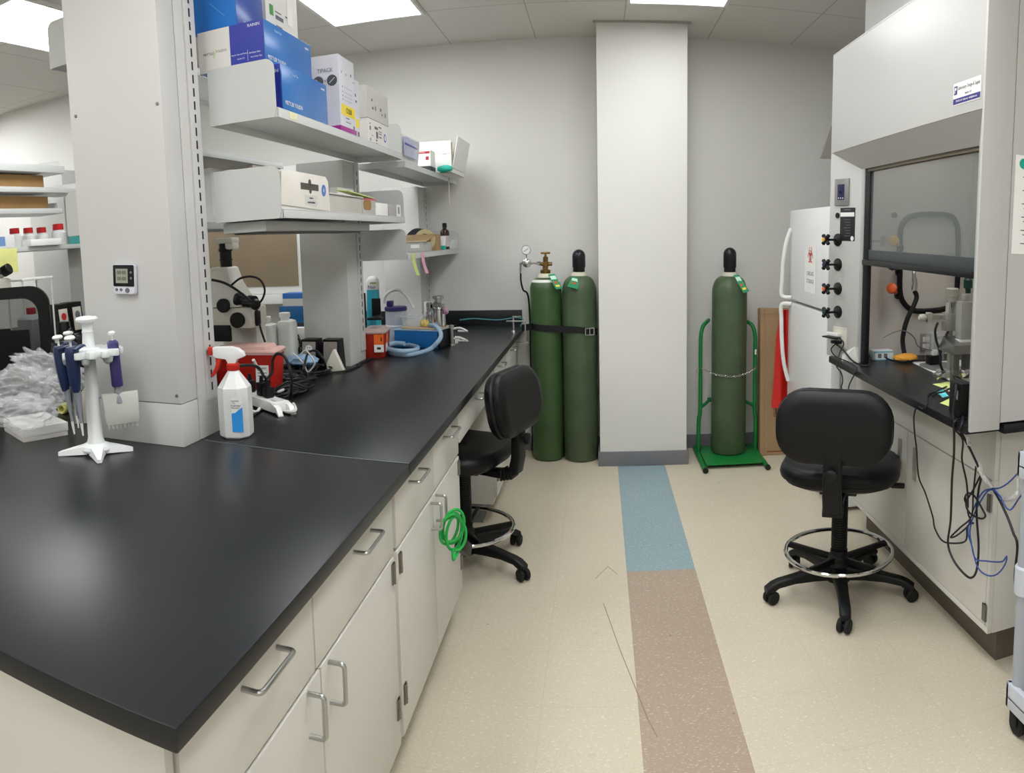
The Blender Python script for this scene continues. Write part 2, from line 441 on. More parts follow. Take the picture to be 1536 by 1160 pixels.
def base_cabinet(y0, y1, ysplit_d, ysplit, handles_d, handles_door, hinges, label):
    t = thing('base_cabinet', label, 'cabinet', (-.87, (y0 + y1) / 2, 0), 0, 'base cabinets under the long black worktop')
    obj('body', box(BM(), (-1.2, y0, .10), (XF - .019, y1, .849), .002), LAB, t, world=True)
    obj('toe_kick', box(BM(), (-1.2, y0, 0), (-.615, y1, .1)), GREYB, t, world=True)
    for (a, b), h in zip(((y0 + .012, ysplit_d - .003), (ysplit_d + .003, y1 - .012)), handles_d):
        f = front(t, 'drawer', a, b, .668, .838)
        bar_handle(f, (XF, h[0], .802), (XF, h[1], .802), (.034, 0, 0))
    for (a, b), h, hy in zip(((y0 + .012, ysplit - .003), (ysplit + .003, y1 - .012)), handles_door, hinges):
        f = front(t, 'door', a, b, .135, .658)
        bar_handle(f, (XF, h, .563), (XF, h, .648), (.034, 0, 0))
        for z in (.247, .62): hinge(f, XF + .003, hy, z)
    return t
base_cabinet(.72, 1.735, 1.19, 1.212, ((.908, 1.032), (1.423, 1.545)), (1.146, 1.252), (.745, 1.706), 'white metal base cabinet under the nearest worktop section')
cabB = base_cabinet(1.738, 2.615, 2.19, 2.175, ((1.891, 2.005), (2.348, 2.483)), (2.136, 2.207), (1.772, 2.583), 'white metal base cabinet with the green cord hung on its door handle')
t = base_cabinet(3.56, 4.56, 4.06, 4.06, ((3.70, 3.82), (4.24, 4.36)), (4.0, 4.12), (3.585, 4.53), 'white metal base cabinet beyond the tucked-in stool, before the gas cylinders')
t = thing('apron_drawer', 'white metal apron drawer spanning the knee space above the tucked-in stool', 'drawer', (-.87, 3.09, .69), 0)
obj('body', box(BM(), (-1.2, 2.618, .70), (XF - .019, 3.557, .849), .002), LAB, t, world=True)
f = front(t, 'drawer_front', 2.63, 3.545, .70, .838); bar_handle(f, (XF, 2.99, .79), (XF, 3.11, .79), (.034, 0, 0))
o = obj('filler_panel', box(BM(), (-1.2, 4.563, .0), (-.56, 4.835, .849), .002), LAB); tag(o, 'white metal filler panel between the last drawers and the back wall', 'panel')
o = obj('modesty_panel', box(BM(), (-1.225, 1.74, 0), (-1.202, 4.835, .849), .002), LAB); tag(o, 'white metal back panel behind the knee space of the tucked-in stool', 'panel')
o = obj('end_panel', box(BM(), (-2.21, .70, 0), (-XF * -1 - .0, .7185, .849), .002), LAB); tag(o, 'white metal end panel below the near edge of the worktop', 'panel')

# ------------------------------------------------------------------ service pillar, posts and shelves
t = thing('service_pillar', 'tall white metal service pillar standing on the bench up to the ceiling', 'pillar', (-1.38, 1.87, BT))
PX0, PX1, PY0 = -1.56, -1.2, 1.78
obj('upper_cover', box(BM(), (PX0, PY0, 1.0195), (PX1, 1.872, CZ - .001), .004), PILLAR, t, world=True)
obj('lower_cover', box(BM(), (PX0, PY0, BT), (PX1, 1.872, 1.0175), .003), PILLAR, t, world=True)
bm = BM(); box(bm, (PX0, 1.874, BT), (PX1, 1.998, CZ - .001), .003)
box(bm, (PX1 - .001, 1.925, 1.0), (PX1 + .006, 1.985, CZ - .02), .001)
up = obj('upright', bm, PILLAR, t, world=True)
bm = BM(); z = 1.03
while z < 2.7: box(bm, (PX1 + .0055, 1.951, z), (PX1 + .0068, 1.959, z + .026)); z += .0405
obj('slots', bm, SLOT, up, world=True)
for x, z in ((-1.215, 1.92), (-1.535, 1.94), (-1.215, 1.045), (-1.535, 1.045)):
    bm = BM(); cyl(bm, (x, PY0, z), (x, PY0 - .004, z), .0055, .004, 10); obj('screw', bm, DARKMETAL, t, world=True)
def post(y0, y1, ztop, label, x0=-1.415, x1=-1.2):
    t = thing('shelf_post', label, 'post', ((x0 + x1) / 2, (y0 + y1) / 2, BT), 0, 'grey shelf posts on the bench')
    obj('post_body', box(BM(), (x0, y0, BT), (x1, y1, ztop), .004), POST, t, world=True)
    bm = BM(); box(bm, (x1 - .001, y1 - .075, BT + .05), (x1 + .006, y1 - .01, ztop), .001)
    up = obj('upright', bm, SHELF, t, world=True)
    bm = BM(); z = BT + .15
    while z < ztop - .03: box(bm, (x1 + .0055, y1 - .047, z), (x1 + .0068, y1 - .039, z + .026)); z += .0405
    obj('slots', bm, SLOT, up, world=True)
post(3.215, 3.44, 1.872, 'grey metal shelf post in the middle of the bench behind two black outlet boxes', x1=-1.175)
post(4.60, 4.836, 1.83, 'grey metal shelf post at the back wall end of the bench', x1=-1.165)
def shelf(y0, y1, z, label, x0=-1.192, x1=-.95, plates=(1, 1), ph=.12, deep=.03):
    """z is the deck's top; plates at the ends, front lip and rear lip"""
    t = thing('shelf', label, 'shelf', ((x0 + x1) / 2, (y0 + y1) / 2, z - deep), 0, 'grey metal shelves over the long bench')
    bm = BM(); box(bm, (x0, y0, z - .004), (x1, y1, z), .0015); s = 1 if x1 > x0 else -1
    box(bm, (x1 - .003 * s, y0, z - deep), (x1, y1, z - .004), .001); box(bm, (x0, y0, z - deep), (x0 + .003 * s, y1, z - .004), .001)
    for y in (y0, y1 - .003): box(bm, (x0, y, z - deep), (x1, y + .003, z - .004))
    obj('deck', bm, SHELF, t, world=True)
    for k, y in ((0, y0 - .0035), (1, y1 + .0005)):
        if not plates[k]: continue
        W = abs(x1 - x0); poly = [(0, -deep), (W - .012, -deep), (W - .004, -.004)]
        for q in range(7):
            a = PI / 2 * q / 6; poly.append((W - .035 + .03 * math.cos(a), ph - .03 + .03 * math.sin(a)))
        poly.append((0, ph))
        M = axes((x0, y + .003, z), (s, 0, 0), (0, 0, 1), (0, -1, 0))
        obj('end_bracket', prism(BM(), poly, .003, M), SHELF, t, world=True)
    return t
S1A, S1B, S2A, S2B = 1.908, 1.876, 1.597, 1.413
shelf(2.045, 3.47, S1A, 'grey metal top shelf nearest the pillar, loaded with blue boxes and cartons', ph=.148)
shelf(3.50, 4.835, S1B, 'grey metal top shelf at the far end holding a white open carton', plates=(0, 1), ph=.08)
shelf(2.045, 3.47, S2A, 'grey metal lower shelf nearest the pillar with the cutout white box', ph=.135)
shelf(3.50, 4.835, S2B, 'grey metal lower shelf at the far end with tape rolls and brown bottle', ph=.125)
shelf(2.045, 3.47, 2.235, 'grey metal shelf on the back of the pillar, the higher one', x0=-1.565, x1=-1.875, ph=.14)
shelf(2.045, 3.47, 1.60, 'grey metal shelf on the back of the pillar, the lower one', x0=-1.565, x1=-1.85, ph=.135)
shelf(2.34, 3.40, 1.905, 'grey metal shelf behind the pillar, its underside seen above the cutout carton', x0=-1.565, x1=-2.0, plates=(0, 0))
t = thing('shelf_light', 'grey under-shelf light fitting below the lower near shelf', 'light fitting', (-1.12, 2.6, 1.53))
obj('housing', box(BM(), (-1.19, 2.08, 1.53), (-1.03, 3.15, 1.565), .006), SHELF, t, world=True)
obj('lens', box(BM(), (-1.17, 2.12, 1.525), (-1.06, 3.1, 1.5295), .002), mat('fitting_lens_off', '55554f', .4), t, world=True)
# ------------------------------------------------------------------ fume hood
HOOD = mat('hood_enamel', 'bab9b6', .38, var=.015, scale=2)
LINER = mat('hood_liner', 'cfcac4', .5, var=.03, scale=3)
JAMB = mat('black_jamb', '0e0f12', .4)
SASH = mat('sash_frame_grey', '3b4142', .4)
PANEB = mat('sash_glass', '707674', .06, alpha=.42, var=0, spec=.6)
HX, HY0, HY1 = 1.08, 1.85, 3.25
IX, IY0, IY1 = 1.155, 2.0, 3.03
hood = thing('fume_hood', 'tall white fume hood with raised sash and black work surface', 'fume hood', (1.55, 2.55, .885))
WZ = .915
def plan(bm, poly, z0, z1, bev=.002):
    prism(bm, poly, z1 - z0, Matrix.Translation((0, 0, z0)), bev=bev); return bm
obj('bulkhead', plan(BM(), [(HX, HY0 + .012), (HX, HY1), (IX + .02, HY1), (IX + .02, HY0 + .012)], 1.872, 2.315), HOOD, hood, world=True)
bm = BM()   # sloping underside between the bulkhead and the sash
P = [(HX + .001, HY1 - .004, 1.871), (HX + .001, HY0 + .016, 1.871), (IX, IY0, 1.785), (IX, IY1, 1.785)]
vs = [bm.verts.new(p) for p in P] + [bm.verts.new((IX + .018, p[1], 1.873 if i < 2 else 1.79)) for i, p in enumerate(P)]
for q in ((0, 1, 2, 3), (7, 6, 5, 4), (0, 4, 5, 1), (1, 5, 6, 2), (2, 6, 7, 3), (3, 7, 4, 0)): bm.faces.new([vs[i] for i in q])
obj('sash_header', bm, HOOD, hood, world=True, smooth=0)
lp = obj('left_post', plan(BM(), [(HX, HY1), (HX, HY1 - .014), (IX, IY1), (IX + .03, IY1), (IX + .03, HY1)], .917, 1.871), HOOD, hood, world=True)
obj('left_post_flange', plan(BM(), [(IX - .001, IY1 - .001), (IX + .03, IY1 - .001), (IX + .03, IY1 - .03), (IX - .001, IY1 - .03)], .917, 1.788, .001), mat('flange_grey', 'a9abab', .4), hood, world=True)
obj('right_post', plan(BM(), [(HX, HY0), (HX, HY0 + .012), (IX, IY0), (IX + .03, IY0), (IX + .03, HY0)], .90, 2.315), HOOD, hood, world=True)
obj('jamb', plan(BM(), [(IX + .004, IY1 - .0312), (IX + .03, IY1 - .0312), (IX + .03, IY1 - .068), (IX + .012, IY1 - .068)], .917, 1.79, .001), JAMB, hood, world=True)
bm = BM(); box(bm, (IX + .032, HY1 - .006, .917), (2.04, HY1, 2.315)); box(bm, (IX + .032, HY0, .922), (2.04, HY0 + .006, 2.315)); box(bm, (HX + .001, HY0 + .014, 2.316), (2.04, HY1, 2.322))
box(bm, (2.03, HY0 + .007, .917), (2.04, HY1 - .007, 2.315))
obj('outer_panels', bm, HOOD, hood, world=True)
bm = BM(); box(bm, (IX + .032, 3.135, .917), (1.78, 3.145, 2.2)); box(bm, (1.78, 1.955, .917), (1.79, 3.145, 2.2)); box(bm, (IX + .032, 1.955, .917), (1.78, 1.965, 2.2)); box(bm, (IX + .032, 1.955, 2.2), (1.79, 3.145, 2.21))
obj('liner', bm, LINER, hood, world=True)
hood_fill = obj('fill_housing', box(BM(), (1.30, 2.15, 2.17), (1.50, 2.95, 2.1995), .004), HOOD, hood, world=True)
obj('fill_lens', box(BM(), (1.32, 2.18, 2.163), (1.48, 2.92, 2.1695)), mat('hood_fill_lens', 'f6f4ee', .5, var=0, emit=8.0), hood_fill, world=True)  # added glowing panel, no lamp seen here; brightens the hood interior
bm = BM(); box(bm, (HX, HY0 + .03, .885), (1.79, HY1 - .035, WZ), .004); box(bm, (1.2, HY0 - .004, .885), (2.04, HY0 + .03, WZ), .002)
wk = obj('work_surface', bm, BLACKTOP, hood, world=True)
obj('airfoil_bolt', cyl(BM(), (HX + .02, HY1 - .034, .902), (HX + .02, HY1 - .022, .902), .012, n=14), RUBBER, hood, world=True)
obj('airfoil_bolt', cyl(BM(), (HX, HY0 + .055, .90), (HX - .004, HY0 + .055, .90), .008, n=12), RUBBER, hood, world=True)
SX = IX + .02
sash = obj('sash_pane', box(BM(), (SX, IY0 + .01, 1.425), (SX + .005, IY1 - .035, 1.80)), PANEB, hood, world=True)
bm = BM(); box(bm, (SX - .006, IY0 + .004, 1.385), (SX + .012, IY1 - .034, 1.43), .003); box(bm, (SX - .006, IY1 - .066, 1.43), (SX + .012, IY1 - .034, 1.80), .003); box(bm, (SX - .006, IY0 + .004, 1.43), (SX + .012, IY0 + .012, 1.80), .002)
obj('sash_frame', bm, SASH, hood, world=True)
bm = BM(); box(bm, (SX - .024, IY0 + .004, 1.362), (SX + .014, IY1 - .034, 1.386), .004); obj('sash_handle', bm, JAMB, hood, world=True)
obj('sash_trim', box(BM(), (SX - .012, IY0 + .004, 1.772), (SX + .014, IY1 - .034, 1.786), .002), mat('sash_trim_brown', '6d6353', .5), hood, world=True)
# slanted fixture face of the left post
FP = Vector((HX, HY1 - .014, 0)); fd = Vector((IX - HX, IY1 - HY1 + .014, 0)).normalized(); fn = Vector((fd.y, -fd.x, 0)).normalized()
def onface(px, py):
    d = sight(px, py); e = Vector((0, 0, EYE)); k = (FP - e).dot(fn) / d.dot(fn); return e + d * k
def FM(px, py): return axes(onface(px, py), fd, (0, 0, 1), fn)
def fpatch(name, px0, py0, px1, py1, m, t, par, off=0.):
    a, b = onface(px0, py0), onface(px1, py1); c = (a + b) / 2; w = abs((b - a).dot(fd)); h = abs(a.z - b.z)
    M = axes(c, fd, (0, 0, 1), fn); bm = BM(); box(bm, (-w / 2, -h / 2, off), (w / 2, h / 2, off + t), min(.0015, t / 3), M); return obj(name, bm, m, par, world=True)
ctl = fpatch('airflow_controller', 1254, 269, 1274, 308, mat('plate_grey', '9c9c9a', .35, .6), .007, hood)
fpatch('display', 1258.5, 277, 1268, 300, mat('display_navy', '23264a', .3), .0015, ctl, .0071)
bm = BM(); M = FM(1263, 289); cyl(bm, M @ Vector((0, 0, .0086)), M @ Vector((0, 0, .011)), .008, n=14); obj('dial', bm, RUB, ctl, world=True)
bm = BM()
for k in (1260, 1263.2, 1266.4): patch(bm, FM(k, 297.5), .007, .006, off=.0087)
obj('keys', bm, WHITE, ctl, world=True)
pl = fpatch('rating_plate', 1261, 312, 1282, 362, mat('plate_black', '1e1f22', .45), .0012, hood)
fpatch('white_band', 1261.3, 319, 1281.7, 325, WHITE, .0005, pl, .0013)
bm = BM()
for k in range(7): patch(bm, FM(1271 + (k % 3) * .7, 329.5 + k * 4.1), .045 - .006 * (k % 3), .0025, off=.0013, t=.0003)
patch(bm, FM(1271, 314.8), .05, .004, off=.0013, t=.0003)
obj('fine_print', bm, INKG, pl, world=True)
bm = BM(); M = FM(1278.5, 358); cyl(bm, M @ Vector((0, 0, .0013)), M @ Vector((0, 0, .002)), .011, n=16); obj('round_mark', bm, WHITE, pl, world=True)
bm = BM(); M = FM(1257, 323.5); cyl(bm, M @ Vector((0, 0, 0)), M @ Vector((0, 0, .006)), .013, n=16); obj('button', bm, RUBBER, hood, world=True)
KC = {'yellow': mat('knob_yellow', 'dba52c', .4), 'blue': mat('knob_blue', '2b2f58', .4), 'orange': mat('knob_orange', 'e2632a', .4), 'green': mat('knob_green', '26453c', .4)}
for py, c in ((360, 'yellow'), (397, 'blue'), (433, 'orange'), (468, 'green')):
    M = FM(1257, py); bm = BM()
    lathe(bm, [(.030, 0), (.029, .005), (.018, .010), (.009, .014), (.007, .016)], 20, M)
    cyl(bm, M @ Vector((0, 0, .015)), M @ Vector((0, 0, .062)), .0055, n=10)
    k = obj('valve', bm, RUB, hood, world=True)
    bm = BM()
    lathe(bm, [(.012, .060), (.014, .064), (.014, .082), (.010, .085)], 16, M)
    for q in range(4):
        a = PI / 4 + PI / 2 * q; d = Vector((math.cos(a), math.sin(a), 0))
        cyl(bm, M @ (d * .008 + Vector((0, 0, .072))), M @ (d * .030 + Vector((0, 0, .072))), .0085, .0095, 10, bev=.003)
    obj('star_handle', bm, RUB, k, world=True)
    bm = BM(); lathe(bm, [(.0095, .0855), (.009, .088), (.004, .089)], 14, M); obj('colour_cap', bm, KC[c], k, world=True)
# duplex outlet on the post
opl = fpatch('outlet_plate', 1251, 489, 1271, 524, mat('outlet_ivory', 'cfcdbf', .4), .006, hood)
# bulkhead sign
a, b = onx(1432, 131, HX), onx(1477, 142, HX); yc = (1.858 + 2.036) / 2; zc = 1.937
M = axes((HX - .0005, yc + .012, zc), (0, -1, 0), (0, 0, 1)); bm = BM(); patch(bm, M, .172, .068, t=.0008); sg = obj('maker_sign', bm, WHITE, hood, world=True)
NAVY = mat('sign_navy', '2c2a78', .5)
bm = BM(); patch(bm, M, .168, .017, cy=-.022, off=.0011); patch(bm, M, .02, .026, cx=-.07, cy=.012, off=.0011); obj('sign_band', bm, NAVY, sg, world=True)
bm = BM(); patch(bm, M, .012, .008, cx=-.07, cy=.016, off=.0018); patch(bm, M, .004, .014, cx=-.074, cy=.01, off=.0018); obj('sign_emblem', bm, WHITE, sg, world=True)
text('Laboratory Design & Supply', M @ Matrix.Translation((.012, .016, 0)), .0155, INK, sg, off=.0012, sx=.78)
text('Buford, GA', M @ Matrix.Translation((.01, -.004, 0)), .0105, INK, sg, off=.0012, sx=.8)
text('770-932-1115 · labds.com · info@labds.com', M @ Matrix.Translation((0, -.022, 0)), .0078, WHITE, sg, off=.0019, sx=.95)
# fittings on the liner's end wall (y = 3.135)
EW = 3.134
def ew(px, py, d=0.): return ony(px, py, EW - d)
loop = [ew(1350, 400, .02), ew(1350, 438, .02), ew(1356, 455, .02), ew(1368, 465, .02), ew(1385, 467, .02), ew(1415, 464, .02), ew(1429, 455, .02), ew(1435, 436, .02),
        ew(1437, 400, .02), ew(1437, 350, .02), ew(1433, 332, .02), ew(1422, 323, .02), ew(1385, 322, .02), ew(1364, 326, .02), ew(1353, 338, .02), ew(1350, 356, .02)]
obj('gasket_loop', tube(BM(), loop, .0135, 10, closed=True, k=5), RUB, hood, world=True)
for px, py, c, nm in ((1338, 433, 'orange', 'orange'), (1341, 362, 'yellow', 'yellow'), (1339, 398, 'blue', 'blue')):
    p = ew(px, py, .085); q = ew(px + 9, py + 10, 0); bm = BM()
    M, L = frame_to(p, q); lathe(bm, [(.012, -.02), (.024, -.012), (.026, 0), (.020, .015), (.010, .03), (.009, L * .6)], 18, M)
    nz = obj('service_outlet', bm, KC[c], hood, world=True, label=nm + ' service outlet inside the hood')
    bm = BM(); M2, L2 = frame_to(p, q); lathe(bm, [(.008, L * .55), (.012, L * .8), (.02, L - .003), (.02, L)], 14, M2); obj('outlet_stem', bm, RUB, nz, world=True)
for px, py in ((1341, 323),):
    bm = BM(); p = ew(px, py); cyl(bm, p, p + Vector((0, -.008, 0)), .014, n=16); obj('hole_plug', bm, INKG, hood, world=True)
bm = BM(); p = ew(1441, 462); cyl(bm, p, p + Vector((0, -.008, 0)), .018, n=16); obj('hole_plug', bm, RUB, hood, world=True)
gp = [ew(1371, 436, .10), ew(1372.5, 425, .10), ew(1371, 414, .10), ew(1371.5, 406, .09), ew(1375, 402, .05)]
sp = obj('water_spout', tube(BM(), gp, [.0135, .012, .009, .0085, .008], 12), CHROME, hood, world=True)
obj('spout_hose', tube(BM(), [ew(1372, 437, .10), ew(1375, 446, .10), ew(1370, 460, .11), ew(1362, 476, .12), ew(1356, 496, .12), ew(1354, 515, .11), onz(1359, 541, WZ + .004)], .0115, 10), RUBBER, sp, world=True)
# outlets on the end wall near the back
for px, py in ((1388, 514), (1409, 518)):
    p = ew(px, py); bm = BM(); box(bm, p + Vector((-.03, -.006, -.045)), p + Vector((.03, 0, .045)), .002); q_ = obj('wall_outlet', bm, mat('outlet_steel', '9a9894', .4, .3), hood, world=True)
    bm = BM(); box(bm, p + Vector((-.018, -.009, .004)), p + Vector((.018, -.006, .03)), .003); box(bm, p + Vector((-.018, -.009, -.032)), p + Vector((.018, -.006, -.006)), .003); obj('receptacle', bm, WHITE, q_, world=True)
o = obj('duct_enclosure', box(BM(), (1.225, 1.9, 2.3235), (2.04, 3.23, CZ - .001), .003), HOOD); tag(o, 'white ceiling enclosure panel on top of the fume hood', 'panel')
# triangular bracket board beyond the hood
M = axes((1.255, 3.252, 1.93), (0, 1, 0), (0, 0, 1)); bm = BM(); M = axes((1.255, 3.99, 1.93), (1, 0, 0), (0, 0, 1))
o = thing('wall_bracket', 'grey triangular board jutting out behind the far side of the fume hood', 'bracket', (1.65, 4.0, 1.93))
obj('board', prism(BM(), [(0, 0), (.06, .185), (.78, .185), (.78, 0)], .02, M, bev=.002), mat('board_grey', '8b8883', .6), o, world=True)
obj('arm', box(BM(), (1.98, 4.0, 1.95), (2.045, 4.05, 2.1), .003), SHELF, o, world=True)

# ------------------------------------------------------------------ hood base cabinet
CX = 1.25
t = thing('base_cabinet', 'white metal cabinet under the fume hood with two doors and hanging black cords', 'cabinet', (1.6, 2.63, 0))
obj('body', box(BM(), (CX + .019, 1.966, .15), (2.03, 3.29, .884), .002), LAB, t, world=True)
obj('toe_kick', box(BM(), (1.33, 2.03, 0), (2.03, 3.29, .15)), mat('toe_kick_brown', '5d564b', .6), t, world=True)
obj('apron', box(BM(), (CX, 1.968, .688), (CX + .018, 3.288, .883), .002), LAB, t, world=True)
bm = BM(); box(bm, (CX, 1.968, .15), (CX + .018, 3.288, .172), .002); box(bm, (CX, 1.968, .173), (CX + .018, 1.984, .687)); obj('face_frame', bm, LAB, t, world=True)
for (a, b), hy, gy in (((2.66, 3.286), 2.727, 3.27), ((1.987, 2.655), 2.576, 1.985)):
    d = obj('door', box(BM(), (CX - .001, a, .175), (CX + .018, b, .683), .003), LAB, t, world=True)
    bm = BM(); box(bm, (CX - .006, hy - .017, .50), (CX - .0005, hy + .017, .632), .002)
    h = obj('handle', bm, mat('pull_grey', 'a8a7a2', .35, .5), d, world=True)
    for z in (.222, .607): hinge(d, CX - .004, gy, z, .06)

# ------------------------------------------------------------------ refrigerator
FX = 1.2
FR = mat('fridge_white', 'e9eaea', .3, var=.01)
t = thing('refrigerator', 'white refrigerator with a storage sign on its upper door, behind the fume hood', 'refrigerator', (1.6, 4.0, 0))
obj('body', box(BM(), (FX + .06, 3.53, .02), (1.95, 4.40, 1.635), .01), FR, t, world=True)
for z0, z1, zh in ((1.085, 1.645, ((1.53, .004), (1.45, .03), (1.33, .05), (1.22, .055), (1.11, .055))), (.10, 1.068, ((1.05, .055), (.95, .055), (.82, .05), (.68, .035), (.56, .004)))):
    d = obj('door', box(BM(), (FX, 3.53, z0), (FX + .055, 4.41, z1), .012), FR, t, world=True)
    pts = [Vector((FX - o_, 4.365, z)) for z, o_ in zh]
    if z0 > 1: pts.append(Vector((FX - .0, 4.33, 1.10)))
    else: pts.insert(0, Vector((FX, 4.33, 1.058)))
    obj('handle', tube(BM(), pts, .013, 10), WHITE, d, world=True)
for y in (3.58, 4.35):
    bm = BM(); cyl(bm, (1.32, y, 0), (1.32, y, .02), .02, n=12); obj('foot', bm, RUBBER, t, world=True)
c = (onx(1206, 362, FX) + onx(1226, 428, FX)) / 2
M = axes((FX - .0005, c.y, 1.30), (0, -1, 0), (0, 0, 1)); sgn = thing('storage_sign', 'white paper storage sign with a red biohazard symbol taped on the upper refrigerator door', 'sign', (FX - .001, c.y, 1.16))
bm = BM(); patch(bm, M, .215, .28, t=.0006); obj('sheet', bm, PAPER, sgn, world=True)
BIO = mat('biohazard_red', 'd86a6a', .7); bm = BM()
for k in range(3):
    a0 = PI / 2 + 2 * PI * k / 3; cx_, cy_ = .024 * math.cos(a0), .075 + .024 * math.sin(a0)
    pts = []
    for q in range(25):
        a = a0 + PI + (.62 + (2 * PI - 1.24) * q / 24); pts.append(M @ Vector((cx_ + .026 * math.cos(a), cy_ + .026 * math.sin(a), .0012)))
    pts = [M @ Vector((cx_ + .026 * math.cos(a0 + .5 + (2 * PI - 1.0) * q / 24), cy_ + .026 * math.sin(a0 + .5 + (2 * PI - 1.0) * q / 24), .0012)) for q in range(25)]
    for p, q in zip(pts, pts[1:]):
        w_ = .0048; s_ = (q - p).normalized().cross(Vector((-1, 0, 0))) * w_
        bm.faces.new([bm.verts.new(v) for v in (p - s_, q - s_, q + s_, p + s_)])
ring = [M @ Vector((.028 * math.cos(2 * PI * q / 24), .075 + .028 * math.sin(2 * PI * q / 24), .0011)) for q in range(25)]
for p, q in zip(ring, ring[1:]):
    s_ = (q - p).normalized().cross(Vector((-1, 0, 0))) * .0035; bm.faces.new([bm.verts.new(v) for v in (p - s_, q - s_, q + s_, p + s_)])
obj('hazard_symbol', bm, BIO, sgn, world=True, smooth=0)
text('CARCASS', M @ Matrix.Translation((0, -.03, 0)), .034, INKG, sgn, off=.001, sx=.95)
text('STORAGE', M @ Matrix.Translation((0, -.075, 0)), .034, INKG, sgn, off=.001, sx=.95)
# ------------------------------------------------------------------ laboratory stools
def pad_loops(w, h, r, prof, curve=0., n=7):
    """rounded pad in local XZ, prof = [(inset, y)...]; bows with curve*x^2"""
    L = []
    for ins, y in prof:
        L.append([Vector((px, y + curve * px * px, pz)) for px, pz in rrect(w - 2 * ins, h - 2 * ins, max(r - ins, .01), n)])
    return L
def stool(name_label, loc, rz, dz=0., legrot=0., slide=0., recline=.06):
    t = thing('lab_stool', name_label, 'stool', loc, rz, 'black vinyl lab stools')
    # five-legged base
    bm = BM(); lathe(bm, [(.052, .062), (.056, .075), (.05, .125), (.038, .145), (.036, .19)], 24); obj('hub', bm, RUB, t)
    for k in range(5):
        a = legrot + 2 * PI * k / 5; R_ = Matrix.Rotation(a, 4, 'Z'); bm = BM(); loops = []
        for r, w, z0, z1 in ((.035, .060, .068, .128), (.11, .052, .075, .122), (.20, .045, .075, .108), (.265, .044, .066, .098), (.292, .046, .050, .088), (.318, .040, .050, .072)):
            pts = rrect(w, z1 - z0, .009, 3, 0, (z0 + z1) / 2); loops.append([R_ @ Vector((r, y, z)) for y, z in pts])
        loft(bm, loops); leg = obj('leg', bm, RUB, t)
        bm = BM(); cx, cy = .300 * math.cos(a), .300 * math.sin(a); ca = a + 1.1 + k
        d = Vector((math.cos(ca), math.sin(ca), 0)); c0 = Vector((cx, cy, .027)) - .008 * Vector((-d.y, d.x, 0))
        for s in (-1, 1): cyl(bm, c0 + d * s * .006, c0 + d * s * .025, .027, n=20, bev=.004)
        cyl(bm, c0 - d * .02, c0 + d * .02, .008, n=8); cyl(bm, (cx, cy, .03), (cx, cy, .066), .010, n=10)
        obj('caster', bm, RUBBER, leg)
    # column with bellows
    prof = [(.030, .19), (.032, .20)]; z = .205
    while z < .475 + dz: prof += [(.034, z), (.034, z + .004), (.0305, z + .0055), (.0305, z + .0085)]; z += .010
    prof += [(.036, .478 + dz), (.036, .50 + dz)]
    bm = BM(); lathe(bm, prof, 20); obj('column', bm, RUB, t)
    # foot ring
    RZ, RR = .182, .222
    fr = obj('foot_ring', tube(BM(), [(RR * math.cos(2 * PI * k / 40), RR * math.sin(2 * PI * k / 40), RZ) for k in range(40)], .0095, 10, smooth=False, closed=True), SHINY, t)
    bm = BM(); lathe(bm, [(.040, .142), (.046, .146), (.046, .164), (.040, .170)], 20); obj('ring_collar', bm, RUB, fr)
    for k in range(5):
        a = legrot + 2 * PI * (k + .5) / 5; d = Vector((math.cos(a), math.sin(a), 0)); bm = BM()
        Mx, L = frame_to(d * .04 + Vector((0, 0, .155)), d * (RR - .006) + Vector((0, 0, RZ)))
        box(bm, (-.008, -.012, 0), (.008, .012, L), .003, Mx); obj('spoke', bm, RUB, fr)
    # seat: cushion over a shell
    sz = .505 + dz
    def seat_loops(prof):
        return [[Vector((px, py * .93 + .02, z + .10 * max(0, abs(py) - .16) ** 2 * (-1 if py > 0 else 1) * 4)) for px, py in rrect(.49 - 2 * i, .49 - 2 * i, .17 - i * .6, 8)] for i, z in prof]
    obj('seat_shell', loft(BM(), seat_loops([(.10, sz - .012), (.05, sz - .006), (.022, sz + .008), (.018, sz + .022)])), RUB, t)
    obj('seat_cushion', loft(BM(), seat_loops([(.020, sz + .022), (.004, sz + .028), (0, sz + .045), (.004, sz + .062), (.018, sz + .078), (.05, sz + .086), (.12, sz + .083), (.2, sz + .080)])), VINYL, t)
    bm = BM(); box(bm, (-.075, -.11, sz - .035), (.075, .09, sz - .008), .006); mech = obj('mechanism', bm, RUB, t)
    bm = BM(); tube(bm, [(.07, .03, sz - .022), (.16, .04, sz - .026), (.215, .045, sz - .032)], .006, 8); box(bm, (.205, .030, sz - .045), (.265, .062, sz - .026), .008); obj('lever', bm, RUB, mech)
    # back post: an L bar with corrugated sleeve and knob
    bm = BM(); lo = []
    for y, z, w, th in ((-.10, sz - .028, .06, .014), (-.22, sz - .032, .06, .016), (-.285, sz - .03, .064, .02), (-.322, sz - .006, .068, .024), (-.335, sz + .05, .07, .022), (-.338, sz + .16, .07, .02), (-.338, sz + .24, .065, .018)):
        lo.append((y, z, w, th))
    loops = []
    for i, (y, z, w, th) in enumerate(lo):
        a = lo[max(i - 1, 0)]; b = lo[min(i + 1, len(lo) - 1)]; dv = Vector((0, b[0] - a[0], b[1] - a[1])).normalized(); nv = Vector((0, -dv.z, dv.y))
        loops.append([Vector((px, y, z)) + nv * q for px, q in rrect(w, th * 2, .008, 3)])
    loft(bm, loops); bp = obj('back_post', bm, RUB, t)
